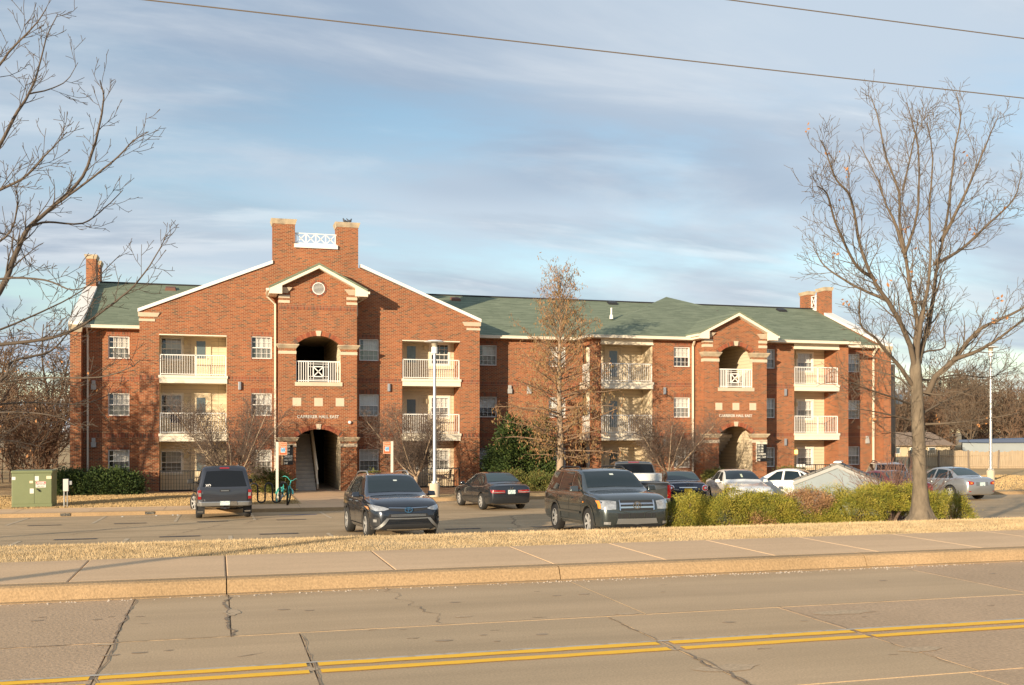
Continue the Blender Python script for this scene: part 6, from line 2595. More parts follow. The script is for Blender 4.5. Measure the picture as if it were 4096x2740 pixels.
# --- silver-grey pickup with an open bed behind the square SUV
bed_grey = paint('pewter_paint', (0.12, 0.118, 0.11), .6, .34)
C = Car(5.6, 2.0, 3.4, .98, .39,
        [(0, .42, .8, .9, .8, .74), (.06, .32, .92, 1.02, .90, .82), (.2, .3, 1.0, 1.08, .96, .86), (.6, .3, 1.06, 1.14, .985, .88), (1.35, .3, 1.10, 1.20, .985, .88), (1.5, .3, 1.11, 1.28, .985, .85),
         (1.95, .3, 1.13, 1.68, .98, .74), (2.2, .3, 1.14, 1.82, .975, .71), (2.7, .3, 1.14, 1.87, .975, .70), (3.4, .3, 1.15, 1.86, .975, .70), (3.52, .3, 1.15, 1.80, .975, .71), (3.60, .32, 1.15, 1.30, .98, .86),
         (3.66, .34, 1.14, 1.17, .985, .93), (4.6, .36, 1.14, 1.17, .985, .93), (5.5, .46, 1.14, 1.17, .985, .93), (5.57, .48, 1.12, 1.15, .98, .92), (5.6, .5, 1.08, 1.10, .96, .90)],
        'parked_truck', 'pewter grey open bed pickup seen from behind, beside the dark blue coupe', bed_grey)
C.root['category'] = 'pickup'
C.screen('windshield', 1.5, 2.14, 'F', glass_c)
C.screen('rear_window', 3.585, 3.45, 'R', glass_t, inset=.06)
C.patch('rear_window', glass_t, [(-.62, 1.34), (0, 1.34), (.62, 1.34)], [(-.60, 1.74), (0, 1.76), (.60, 1.74)], 'R', rows=4, lift=.01)
C.side_glass([(1.7, 2.55, 2.2, 2.58), (2.66, 3.35, 2.7, 3.3)], glass_c)
C.patch('bed_floor', plastic, [(3.72, -.76), (4.6, -.76), (5.46, -.76)], [(3.72, .76), (4.6, .76), (5.46, .76)], 'T', rows=3, lift=.008)
C.patch('tailgate_cap', plastic, [(-.88, 1.075), (0, 1.075), (.88, 1.075)], [(-.88, 1.14), (0, 1.14), (.88, 1.14)], 'R', rows=1, lift=.014)
C.rect('tailgate_handle', plastic, (-.15, .92), (.15, 1.02), 'R', rows=2, lift=.014)
C.pair('tail_light', lamp_red, [(.85, .62), (.965, .62)], [(.85, 1.08), (.96, 1.08)], 'R', rows=4, lift=.014)
C.rect('brake_light', lamp_red, (-.2, 1.83), (.2, 1.87), 'R', rows=1, lift=.012)
C.emblem('R', [((-.12, .0), (.12, .0), .04), ((-.03, .0), (.03, .0), .085)], .80, mat('gold_badge', (.62, .45, .15), .3, .7))
xr = C.x0 - 5.6
bm_ = MB()
bm_.hexa([(xr - .13, -.86, .46), (xr + .1, -.97, .46), (xr + .1, .97, .46), (xr - .13, .86, .46), (xr - .15, -.88, .62), (xr + .1, -.98, .62), (xr + .1, .98, .62), (xr - .15, .88, .62)])
bm_.build('bumper', chrome, C.root, bevel=.03)
C.wheels(6)
C.mirrors(1.8, 1.3, plastic)
C.seams([[(1.6, 1.08), (1.62, .42)], [(2.62, 1.13), (2.64, .42)], [(3.6, 1.13), (3.62, .45)], [(-1, 0), (-.9, 0)][:0] or [(2.64, .44), (3.3, .44)]])
C.place(14.95, 35.9, 76)
wb_ = MB()
wb_.box(-.75, .75, -.22, .22, 0, .3)
wb_.v = [(a, b, c + .0) for a, b, c in wb_.v]
ww = wb_.build('white_box', mat('white_crate', (.72, .71, .67), .6, var=(4, .06)), None, bevel=.03)
ww.location = (14.62, 34.2, lot_z(35) + 1.19)
ww.rotation_euler = (0, 0, R(-14))
tag(ww, 'long white box lying across the open bed of the pewter pickup', 'box')

# --- dark blue coupe with a yellow plate
blue_k = paint('midnight_paint', (0.012, 0.016, 0.032), .5, .25)
c = sedan(4.6, 'midnight blue coupe with round tail lights and a yellow licence plate', blue_k, wb=2.68, W=1.8, rear_glass=glass_l)
for s in (-1, 1):
    for rr_, m_, lf in ((.13, chrome, .014), (.10, lamp_red, .02), (.045, chrome, .026)):
        pts_lo = [(s * .68 + rr_ * math.cos(a), .79 - rr_ * abs(math.sin(a))) for a in np.linspace(math.pi, 2 * math.pi, 9)]
        pts_hi = [(s * .68 + rr_ * math.cos(a), .79 + rr_ * abs(math.sin(a))) for a in np.linspace(math.pi, 2 * math.pi, 9)]
        c.patch('tail_light', m_, pts_lo, pts_hi, 'R', rows=3, lift=lf)
c.rect('chrome_bar', chrome, (-.36, .80), (.36, .835), 'R', rows=1, lift=.02)
c.plate('R', .70, plate_y, lift=.016)
c.ring_emblem('R', .055, .055, .905, chrome, .014)
c.letters('ALTIMA', .055, 'R', .48, .74, satin)
c.wheels(5)
c.place(18.55, 39.6, 77)

# --- white sedan facing the camera
white_p = paint('white_paint_gloss', (0.74, 0.73, 0.70), .0, .3)
c = sedan(4.87, 'white sedan facing forward with swept headlights, in the row behind the hedge', white_p, wb=2.85, W=1.85)
c.pair('headlight', lamp_clear, [(.46, .60), (.66, .60), (.84, .63)], [(.46, .635), (.66, .675), (.86, .73)], 'F', rows=3, lift=.01)
c.pair('turn_signal', lamp_amber, [(.845, .63), (.885, .66)], [(.865, .74), (.895, .75)], 'F', rows=2, lift=.012)
c.patch('grille', plastic, [(-.36, .34), (0, .33), (.36, .34)], [(-.47, .57), (0, .585), (.47, .57)], 'F', rows=4)
for z in (.38, .42, .46, .50, .54):
    c.rect('grille_bar', chrome, (-.37, z), (.37, z + .012), 'F', rows=1, lift=.014)
c.ring_emblem('F', .07, .03, .63, mat('blue_oval', (.05, .1, .3), .3), .02)
c.rect('dash_permit', mat('permit_card', (.65, .7, .5), .7), (-.05, 1.14), (.03, 1.27), 'F', rows=1, lift=.012)
c.wheels(6)
c.place(21.45, 39.6, -103)

# --- older white sedan parked at an angle
c = sedan(4.42, 'older white sedan parked at an angle behind the pale dumpster, driver side showing', white_p, wb=2.46, W=1.70, fo=.88, r=.30)
c.pair('tail_light', lamp_red, [(.46, .70), (.70, .72)], [(.46, .84), (.70, .85)], 'R', rows=2, lift=.01)
c.wheels(7)
c.place(24.25, 41.0, 140)

# --- maroon hatchback and silver SUV behind the twiggy bush
maroon = paint('maroon_paint', (0.17, 0.012, 0.016), .4, .3)
c = sedan(4.5, 'maroon car seen from behind through the twigs of the reddish bush', maroon, wb=2.6, W=1.76)
c.pair('tail_light', lamp_red, [(.50, .70), (.73, .72)], [(.50, .86), (.73, .86)], 'R', rows=2, lift=.01)
c.plate('R', .76, mat('plate_white', (.7, .7, .66), .5), lift=.014)
c.wheels(6)
c.place(25.7, 35.6, 90)
silver = paint('silver_paint', (0.42, 0.43, 0.44), .7, .3)
C = Car(4.5, 1.8, 2.62, .9, .34,
        [(0, .33, .66, .74, .66, .58), (.05, .25, .76, .83, .78, .68), (.2, .22, .86, .94, .91, .80), (.9, .22, .97, 1.06, .985, .88), (1.22, .22, 1.01, 1.09, .985, .88),
         (1.38, .22, 1.02, 1.17, .985, .84), (1.8, .22, 1.03, 1.47, .98, .76), (2.1, .22, 1.04, 1.62, .975, .73), (2.6, .22, 1.05, 1.68, .97, .72), (3.4, .22, 1.07, 1.67, .97, .71),
         (4.1, .23, 1.09, 1.62, .96, .70), (4.32, .27, 1.10, 1.36, .95, .75), (4.42, .3, 1.05, 1.13, .93, .82), (4.5, .38, .9, .96, .88, .78)],
        'parked_car', 'silver SUV half hidden by the oak trunk and the reddish bush', silver)
C.screen('windshield', 1.36, 2.08, 'F', glass_c)
C.screen('rear_window', 4.36, 4.14, 'R', glass_t)
C.side_glass([(1.55, 2.35, 2.12, 2.40), (2.45, 3.3, 2.50, 3.28), (3.4, 4.12, 3.38, 4.0)], glass_t)
C.pair('tail_light', lamp_red, [(.72, .80), (.84, .80)], [(.70, 1.08), (.83, 1.06)], 'R', rows=2, lift=.01)
C.seams([[(1.45, .98), (1.5, .36)], [(2.42, 1.06), (2.44, .36)], [(3.36, 1.08), (3.34, .75), (3.12, .5)]])
C.wheels(6)
C.mirrors(1.62, 1.1)
C.rails(2.2, 4.0, plastic)
C.place(30.2, 41.6, 62)

# --- silver sedan at the right
c = sedan(4.54, 'silver sedan seen from behind at the right, past the oak trunk', silver, wb=2.6, W=1.76, fo=.92)
c.pair('tail_light', lamp_red, [(.47, .74), (.60, .71), (.735, .73)], [(.47, .83), (.60, .86), (.735, .88)], 'R', rows=3, lift=.012)
c.pair('reverse_light', lamp_amber, [(.56, .75), (.66, .75)], [(.56, .82), (.66, .82)], 'R', rows=1, lift=.02)
c.rect('plate_recess', mat('silver_shadow', (.25, .26, .27), .4, .6), (-.34, .66), (.34, .83), 'R', rows=2)  # patch without depth; the recess shade is put into its darker silver
c.plate('R', .74, lift=.016)
c.pair('reflector', lamp_red, [(.62, .40), (.72, .40)], [(.62, .43), (.72, .43)], 'R', rows=1, lift=.01)
c.wheels(6)
c.place(32.55, 40.4, 94)
# ------------------------------------------------------------------ street furniture and small things
galv = mat('galvanised_steel', (0.58, 0.58, 0.56), 0.35, 0.7, var=(3, .06))
lamp_white = mat('lamp_hood', (0.70, 0.72, 0.70), .4)
lamp_lens = mat('frosted_lens', (.62, .55, .42), .3, var=(8, .2))
pole_conc = mat('footing_concrete', (0.55, 0.45, 0.32), .9, var=(4, .12), ramp=(2, (.45, .38, .29), .5, .7))


def lamp_post(x, y, z, h, lab, f=1.0):
    r = thing('lamp_post', (x, y, z), lab, 'lamp post')
    m = MB()
    m.lathe([(.235, -.2), (.235, .58), (.215, .63), (.0, .635)], 24, (x, y, z))
    m.build('footing', pole_conc, r, autos=40)
    m = MB()
    m.lathe([(.15, .632), (.15, .66), (.10, .67), (.088, .9), (.068, h - 1.05), (.066, h - .62)], 14, (x, y, z))
    for a in range(4):
        t = a * 1.571 + .785
        m.lathe([(.028, .635), (.028, .72), (.012, .73)], 8, (x + .13 * math.cos(t), y + .13 * math.sin(t), z))
    m.build('pole', galv, r, autos=40)
    m = MB()
    m.lathe([(.05, h - .63), (.145, h - .62), (.145, h - .32), (.10, h - .315)], 18, (x, y, z))
    m.build('lamp_housing', lamp_white, r, autos=40)
    m = MB()
    m.lathe([(.11, h - .318), (.17, h - .10), (.20, h - .095)], 18, (x, y, z))
    m.build('lens', lamp_lens, r, smooth=True)
    m = MB()
    m.lathe([(.46, h - .10), (.47, h - .085), (.30, h - .02), (.12, h), (.0, h + .005)], 26, (x, y, z))
    m.build('hood', lamp_white, r, autos=40)


lamp_post(9.46, 45.78, -1.32, 7.15, 'pale steel lamp post on a concrete footing in front of the gable balconies')
lamp_post(45.2, 51.9, -1.32, 8.2, 'pale steel lamp post at the far right, by the wooden fence')


# --- permit signs
sign_red = mat('orange_red_sign', (0.62, 0.13, 0.05), .5, var=(30, .12))
sign_edge = mat('sign_border', (0.75, 0.50, 0.33), .5)
sign_blue = mat('sign_blue', (0.10, 0.33, 0.55), .5)
post_m = mat('painted_post', (0.66, 0.61, 0.50), .6, var=(5, .08))


def permit_sign(x, y, side, lab, z0=-1.32):
    r = thing('parking_sign', (x, y, z0), lab, 'sign')
    m = MB()
    m.box(x - .055, x + .055, y - .04, y + .04, z0 - .1, 1.22)
    m.build('post', post_m, r, bevel=.01)
    xa = x + side * .065
    xb = xa + side * .34
    xl, xr_ = min(xa, xb), max(xa, xb)
    xc = (xl + xr_) / 2
    m = MB()
    m.box(xl, xr_, y - .05, y - .042, .66, 1.20)
    m.build('sign_plate', sign_edge, r)
    m = MB()
    m.box(xl + .018, xr_ - .018, y - .055, y - .0505, .678, 1.182)
    m.build('sign_face', sign_red, r)
    m = MB()
    m.box(xc - .095, xc + .095, y - .060, y - .0555, .77, .975)
    m.build('symbol_border', white_paint, r)
    m = MB()
    m.box(xc - .082, xc + .082, y - .064, y - .0605, .80, .962)
    m.build('symbol_panel', sign_blue, r)
    m = MB()
    yy = y - .067
    m.lathe([(.016, 0), (.016, .003)], 10, (xc - .012, yy, .94), 'y')
    m.bar((xc - .012, yy, .925), (xc - .008, yy, .875), .017, .004, up=(1, 0, 0))
    m.bar((xc - .008, yy, .875), (xc + .034, yy, .872), .016, .004)
    m.bar((xc + .034, yy, .872), (xc + .05, yy, .83), .016, .004, up=(1, 0, 0))
    for i in range(9):
        a, b = R(100 + i * 26), R(100 + (i + 1) * 26)
        m.bar((xc - .005 + .042 * math.cos(a), yy, .858 + .042 * math.sin(a)), (xc - .005 + .042 * math.cos(b), yy, .858 + .042 * math.sin(b)), .013, .004, up=(1, 0, 0))
    m.build('wheelchair_symbol', white_paint, r)
    text_mesh('Permit\nParking', .092, (xc, y - .058, 1.095), 'lettering', bpy.data.materials['sign_border'], r, ext=.002, bold=.002)
    arrow = MB()
    ax = xl + .045 if side < 0 else xr_ - .045
    arrow.prism([[(ax - .02 * -side, .85), (ax + .02 * -side, .82), (ax + .02 * -side, .88)]], lambda a, b, d: (a, d, b), y - .058, y - .0555)
    arrow.build('arrow', sign_edge, r)


permit_sign(2.40, 44.5, 1, 'permit parking sign with its panel right of the post, beside the bicycle')
permit_sign(7.58, 46.2, -1, 'permit parking sign with its panel left of the post, right of the left entrance')

# --- black address signs on the brick piers
sign_black = mat('black_sign', (0.012, 0.012, 0.013), .45)
sign_text = mat('sign_letters', (.75, .72, .62), .6)


def address_sign(x0, x1, z0, z1, y, lines, lab, cap):
    r = thing('address_sign', ((x0 + x1) / 2, y, z0), lab, 'sign')
    m = MB()
    m.box(x0, x1, y - .03, y - .002, z0, z1)
    m.build('sign_panel', sign_black, r)
    m = MB()
    if cap:
        m.box(x0 - .04, x1 + .02, y - .05, y - .002, z1 + .002, z1 + .1)
        m.box(x0 - .04, x0 - .003, y - .05, y - .002, z0 - .01, z1)
    else:
        m.box(x0 - .10, x0 - .003, y - .05, y - .002, z0 - .02, z1)
    m.build('sign_frame', mat('sign_frame', (.72, .45, .22), .6) if not cap else trim, r)
    n = len(lines)
    st = (z1 - z0) / n
    for i, l in enumerate(lines):
        text_mesh(l, st * .92, (x0 + .035, y - .034, z1 - st * (i + .80)), 'lettering', sign_text, r, ext=.003, align='LEFT', bold=.004, xs=min(1.0, .60 * (x1 - x0) / .5) if len(l) > 6 else .8)
    return r


address_sign(3.08, 3.55, .02, 1.0, YB, ['101-104', '201-204', '301-304', 'CARREKER', 'HALL EAST', '248'], 'black wall sign numbered 248 beside the left entrance stair', False)
address_sign(29.22, 29.85, -.03, .95, YB, ['105-108', '205-208', '305-308', 'CARREKER', 'HALL EAST', '240'], 'black wall sign numbered 240 on the pier of the right entrance', True)

# --- green transformer and grey pedestal
tf_m = mat('transformer_green', (0.165, 0.19, 0.09), .5, var=(1.5, .07))
tx, ty, tz = -6.95, 43.3, -1.27
r = thing('transformer_box', (tx, ty, tz), 'green metal electrical transformer cabinet with warning stickers on the lawn', 'transformer')
m = MB()
m.box(tx - .72, tx + .72, ty, ty + 1.25, tz, tz + 1.32)
m.build('cabinet', tf_m, r, bevel=.015)
m = MB()
m.box(tx - .74, tx + .74, ty - .03, ty + 1.27, tz + 1.321, tz + 1.42)
m.build('lid', tf_m, r, bevel=.02)
for s in (-1, 1):
    m = MB()
    xa, xb = (tx - .70, tx + .085) if s < 0 else (tx + .095, tx + .70)
    m.box(xa, xb, ty - .018, ty - .002, tz + .13, tz + 1.30)
    d = m.build('cabinet_door', tf_m, r, bevel=.006)
m = MB()
m.box(tx - .9, tx + .9, ty - .25, ty + 1.45, tz - .12, tz - .002)
m.build('concrete_pad', kerb_m, r)
paper = mat('sticker_paper', (.68, .66, .58), .6)
stk = mat('orange_sticker', (.80, .62, .40), .6)
for x0, x1, z0, z1, mm in ((-.71, -.58, 1.06, 1.18, paper), (.11, .25, 1.02, 1.20, paper), (.52, .70, 1.09, 1.20, stk), (-.08, .04, .93, 1.02, stk), (-.07, .07, .53, .72, paper)):
    m = MB()
    m.box(tx + x0, tx + x1, ty - .024, ty - .0185, tz + z0, tz + z1)
    m.build('sticker', mm, r)
m = MB()
m.box(tx + .14, tx + .50, ty - .024, ty - .0185, tz + .76, tz + .99)
m.build('warning_label', paper, r)
m = MB()
m.box(tx + .15, tx + .49, ty - .028, ty - .0245, tz + .905, tz + .98)
m.build('warning_header', mat('danger_red', (.55, .10, .10), .5), r)
text_mesh('DANGER', .062, (tx + .32, ty - .0285, tz + .922), 'lettering', white_paint, r, ext=.002, bold=.002)
text_mesh('HIGH VOLTAGE', .045, (tx + .32, ty - .0245, tz + .855), 'lettering', sign_black, r, ext=.002, bold=.001)
text_mesh('KEEP AWAY', .05, (tx + .32, ty - .0245, tz + .79), 'lettering', sign_black, r, ext=.002, bold=.001)
m = MB()
m.tube([(tx + .18, ty - .03, tz + .70), (tx + .24, ty - .06, tz + .67), (tx + .28, ty - .05, tz + .6)], .022, 6)
m.build('padlock', black_iron, r)
px_, py_ = -5.72, 43.2
r = thing('meter_pedestal', (px_, py_, tz), 'small grey utility box on two thin posts beside the green transformer', 'utility box')
m = MB()
m.box(px_ - .09, px_ + .10, py_ - .08, py_ + .08, tz + .60, tz + 1.08)
m.build('box', mat('pedestal_grey', (.56, .53, .48), .5), r, bevel=.012)
m = MB()
m.box(px_ + .103, px_ + .22, py_ - .03, py_ + .05, tz + .85, tz + 1.0)
m.build('side_fitting', galv, r, bevel=.01)
m = MB()
m.tube([(px_ - .06, py_, tz - .1), (px_ - .06, py_, tz + .6)], .03, 8)
m.tube([(px_ + .05, py_ + .02, tz - .1), (px_ + .05, py_ + .02, tz + .6)], .02, 8)
m.build('posts', galv, r)

# --- wave bicycle rack
rk_m = mat('rack_black', (.018, .018, .018), .4)
r0x, r0y, gz = 1.22, 42.2, -1.31
r = thing('bicycle_rack', (r0x + .65, r0y, gz), 'black wave shaped bicycle rack between the dark canopy pickup and the mint bicycle', 'bicycle rack')
pts = []
w2 = .145
top, bot = gz + .90, gz + .12
xs_ = [r0x + i * 2 * w2 for i in range(5)]
pts.append((xs_[0], r0y, gz - .1))
for i in range(4):
    up = i % 2 == 0
    cx_, cz = xs_[i] + w2, (top - w2 if up else bot + w2)
    for a in np.linspace(180, 0, 9):
        t = R(a)
        pts.append((cx_ + w2 * math.cos(t), r0y, cz + (w2 * math.sin(t) if up else -w2 * math.sin(t))))
cx_ = xs_[4] + w2
for a in np.linspace(180, 0, 9):
    pts.append((cx_ + w2 * math.cos(R(a)), r0y, top - w2 + w2 * math.sin(R(a))))
pts.append((cx_ + w2, r0y, gz - .1))
m = MB()
m.tube(pts, .034, 8)
m.build('tube', rk_m, r, smooth=True)
# second rack by the right entrance
r = thing('bicycle_rack', (30.3, 47.0, gz), 'black wave shaped bicycle rack between the two white sedans', 'bicycle rack')
m = MB()
pts = [(29.6, 47.0, gz - .1)]
for i in range(5):
    up = i % 2 == 0
    cx_, cz = 29.6 + (2 * i + 1) * .2, (gz + .95 - .2 if up else gz + .32)
    for a in np.linspace(180, 0, 9):
        t = R(a)
        pts.append((cx_ + .2 * math.cos(t), 47.0, cz + (.2 * math.sin(t) if up else -.2 * math.sin(t))))
pts.append((31.6, 47.0, gz - .1))
m.tube(pts, .034, 8)
m.build('tube', rk_m, r, smooth=True)

# --- mint bicycle leaning on the rack, front wheel towards the street
mint = mat('mint_paint', (0.05, 0.50, 0.42), .3, coat=.6)
r = thing('bicycle', (2.62, 42.35, gz), 'mint green cruiser bicycle leaning at the end of the bicycle rack', 'bicycle')
bl = {}


def wheel_bike(cx, name):
    w = thing('wheel', (cx, 0, .33), None, None)
    w.parent = r
    t = MB()
    ring = [(cx + .31 * math.cos(a), 0, .33 + .31 * math.sin(a)) for a in np.linspace(0, 2 * math.pi, 29)]
    t.tube(ring, .026, 7)
    to = t.build('tyre', tyre_m, None, smooth=True)
    t = MB()
    ring = [(cx + .272 * math.cos(a), 0, .33 + .272 * math.sin(a)) for a in np.linspace(0, 2 * math.pi, 29)]
    t.tube(ring, .016, 6)
    for i in range(14):
        a = i * 6.283 / 14
        t.tube([(cx, .02 * (-1) ** i, .33), (cx + .27 * math.cos(a), 0, .33 + .27 * math.sin(a))], .0025, 3)
    t.tube([(cx, -.05, .33), (cx, .05, .33)], .022, 8)
    ro = t.build('rim', mint if name else galv, None, smooth=True)
    for o in (to, ro):
        o.parent = w
        o.data.transform(Matrix.Translation((-cx, 0, -.33)))
    return w


def bike_part(name, m, mt):
    o = m.build(name, mt, None, smooth=True)
    o.parent = r
    return o


fw = wheel_bike(.56, 1)
rw_ = wheel_bike(-.54, 1)
m = MB()
m.tube([(-.08, 0, .30), (-.30, 0, .80)], .016, 8)                    # seat tube
m.tube([(-.08, 0, .30), (.15, 0, .38), (.34, 0, .62), (.40, 0, .78)], .020, 8)
m.tube([(-.27, 0, .68), (.0, 0, .58), (.25, 0, .70), (.385, 0, .84)], .016, 8)
m.tube([(.37, 0, .72), (.41, 0, .92)], .024, 8)
for s in (-1, 1):
    m.tube([(-.08, s * .02, .30), (-.54, s * .06, .33)], .010, 6)
    m.tube([(-.28, s * .02, .72), (-.54, s * .06, .33)], .009, 6)
bike_part('frame', m, mint)
m = MB()
for s in (-1, 1):
    m.tube([(.40, s * .045, .74), (.47, s * .05, .55), (.56, s * .05, .33)], .014, 7)
m.tube([(.40, -.05, .74), (.40, .05, .74)], .02, 8)
bike_part('fork', m, mint)
for cx, a0, a1 in ((.56, 20, 150), (-.54, 25, 175)):
    m = MB()
    arc = [(cx + .355 * math.cos(R(a)), .33 + .355 * math.sin(R(a))) for a in np.linspace(a0, a1, 14)]
    vs, fs = [], []
    for x, z in arc:
        vs += [(x, -.04, z - .008), (x, 0, z + .008), (x, .04, z - .008)]
    for i in range(13):
        fs += [(3 * i, 3 * i + 1, 3 * i + 4, 3 * i + 3), (3 * i + 1, 3 * i + 2, 3 * i + 5, 3 * i + 4)]
    m.add(vs, fs)
    o = bike_part('mudguard', m, mint)
    sm_ = o.modifiers.new('thick', 'SOLIDIFY')
    sm_.thickness = .004
m = MB()
m.tube([(.41, 0, .90), (.42, 0, 1.0)], .016, 8)
m.tube([(.42, 0, 1.0), (.42, .06, 1.0), (.40, .17, 1.10), (.33, .27, 1.13), (.20, .32, 1.08)], .012, 8)
m.tube([(.42, 0, 1.0), (.42, -.06, 1.0), (.40, -.17, 1.10), (.33, -.27, 1.13), (.20, -.32, 1.08)], .012, 8)
bike_part('handlebar', m, mint)
m = MB()
for s in (-1, 1):
    m.tube([(.24, s * .305, 1.095), (.12, s * .34, 1.055)], .018, 8)
bike_part('grips', m, rk_m)
m = MB()
m.hexa([(-.44, -.10, .86), (-.10, -.025, .88), (-.10, .025, .88), (-.44, .10, .86), (-.43, -.10, .93), (-.10, -.02, .92), (-.10, .02, .92), (-.43, .10, .93)])
m.tube([(-.30, 0, .78), (-.32, 0, .87)], .013, 8)
bike_part('saddle', m, rk_m)
m = MB()
m.lathe([(.085, -.012), (.085, .012)], 18, (-.08, -.06, .30), 'y')
m.tube([(-.08, -.08, .30), (-.02, -.09, .16)], .011, 6)
m.tube([(-.08, .08, .30), (-.14, .09, .44)], .011, 6)
m.box(-.06, .03, -.15, -.08, .145, .17)
m.box(-.19, -.10, .08, .15, .43, .455)
bike_part('crank', m, galv)
r.location = (2.52, 42.9, gz)
r.rotation_euler = (R(-12), 0, R(-72))
fw.rotation_euler = (0, 0, R(-14))

# --- two pigeons on the right tower flue
pig = mat('pigeon_grey', (.055, .06, .075), .7, var=(40, .4))
for i, (dx, hd, lab) in enumerate(((-.10, 200, 'dark pigeon perched on the tower flue, left of the pair'), (.13, 20, 'dark pigeon perched on the tower flue with its tail raised, right of the pair'))):
    x, y, z = 6.38 + dx, Y0 + .15, 12.42
    o = MB()
    a = R(hd)
    ux = math.cos(a)
    pts = [(x - ux * .17, y, z + (.05 if not i else .24)), (x - ux * .09, y, z + (.08 if not i else .15)), (x, y, z + .10), (x + ux * .06, y, z + .12), (x + ux * .085, y, z + .19), (x + ux * .10, y, z + .225), (x + ux * .14, y, z + .215)]
    o.tube(pts, [.018, .04, .07, .06, .036, .034, .006], 10)
    o.tube([(x - .02, y - .02, z + .05), (x - .02, y - .02, z - .003)], .007, 5)
    o.tube([(x + .02, y + .02, z + .05), (x + .02, y + .02, z - .003)], .007, 5)
    b_ = o.build('pigeon', pig, None, smooth=True)
    tag(b_, lab, 'bird', 'pigeons on the tower')

# --- dumpster with a peaked lid
dm = mat('dumpster_grey', (0.19, 0.225, 0.24), .55, var=(1.6, .08), ramp=(3, (.25, .23, .2), .58, .75))
dx0, dx1, dy0, dy1 = 18.42, 21.15, 29.8, 31.6
zg = lot_z(30.5)
r = thing('dumpster', ((dx0 + dx1) / 2, dy0, zg), 'large pale grey dumpster with a peaked dark lid behind the hedge', 'dumpster')
xm = (dx0 + dx1) / 2 + .03
zE, zA = .0, .53
m = MB()
m.prism([[(dx0, zg + .1), (dx1, zg + .1), (dx1, zE), (xm, zA), (dx0, zE)]], fXZ, dy0, dy1)
m.build('body', dm, r)
m = MB()
for s in (-1, 1):
    xe = dx0 - .06 if s < 0 else dx1 + .06
    m.prism([[(xe, zE - .06), (xm, zA + .03), (xm, zA - .09), (xe, zE - .17)]], fXZ, dy0 - .05, dy0 - .003)
m.build('rim', mat('dumpster_rim', (.27, .27, .255), .5, var=(2, .1)), r)
m = MB()
for k in range(6):
    for s in (-1, 1):
        a, b = k / 6, (k + 1) / 6 - .015
        xe = dx0 - .05 if s < 0 else dx1 + .05
        p = [(xm + (xe - xm) * a, zA + .035 + (zE - .055 - zA) * a), (xm + (xe - xm) * b, zA + .035 + (zE - .055 - zA) * b)]
        m.prism([[p[0], p[1], (p[1][0], p[1][1] + .05), (p[0][0], p[0][1] + .05)]], fXZ, dy0 + .02, dy1)
m.build('lid', mat('dark_lid', (.16, .145, .125), .7, var=(3, .3)), r)
m = MB()
m.box(xm - .12, xm + .12, dy0 + .0, dy1, zA + .085, zA + .12)
m.build('ridge_cap', galv, r)
r.rotation_euler = (0, 0, R(-36))

# --- patio furniture behind the right patio railing
iron = black_iron


def patio_chair(x, y, rz, lab):
    z = -1.30
    r = thing('patio_chair', (x, y, z), lab, 'chair', group='wrought iron patio chairs')
    M_ = Matrix.Translation((x, y, z)) @ Matrix.Rotation(rz, 4, 'Z')

    def T_(pts):
        return [M_ @ Vector(p) for p in pts]
    m = MB()
    for s in (-1, 1):
        m.tube(T_([(.24, s * .25, 0), (.25, s * .26, .45), (.20, s * .27, .62), (-.05, s * .28, .68), (-.25, s * .22, .88)]), .014, 6)
        m.tube(T_([(-.30, s * .24, 0), (-.22, s * .24, .44)]), .014, 6)
    m.tube(T_([(-.25, -.22, .88), (-.27, 0, .93), (-.25, .22, .88)]), .014, 6)
    m.build('frame', iron, r, smooth=True)
    m = MB()
    for i in range(9):
        yy = -.22 + i * .055
        m.tube(T_([(.24, yy, .445), (-.2, yy, .44)]), .008, 4)
    m.tube(T_([(.24, -.24, .445), (.24, .24, .445)]), .012, 5)
    m.build('seat', iron, r)
    m = MB()
    for i in range(8):
        yy = -.2 + i * .057
        m.tube(T_([(-.2, yy, .45), (-.255, yy, .90)]), .008, 4)
    m.build('backrest', iron, r)


patio_chair(9.95, 53.8, R(5), 'black wrought iron chair on the right patio, left of the small table')
patio_chair(11.75, 53.8, R(178), 'black wrought iron chair on the right patio, right of the small table')
r = thing('patio_table', (10.85, 53.9, -1.30), 'small round black iron table between the two patio chairs', 'table')
m = MB()
m.lathe([(.30, .68), (.30, .71), (.28, .715)], 20, (10.85, 53.9, -1.30))
m.build('table_top', iron, r)
m = MB()
for a in range(3):
    t = a * 2.094 + .4
    m.tube([(10.85 + .26 * math.cos(t), 53.9 + .26 * math.sin(t), -1.30), (10.85 - .06 * math.cos(t), 53.9 - .06 * math.sin(t), -.95), (10.85 + .2 * math.cos(t), 53.9 + .2 * math.sin(t), -.62)], .014, 6)
m.build('table_legs', iron, r)
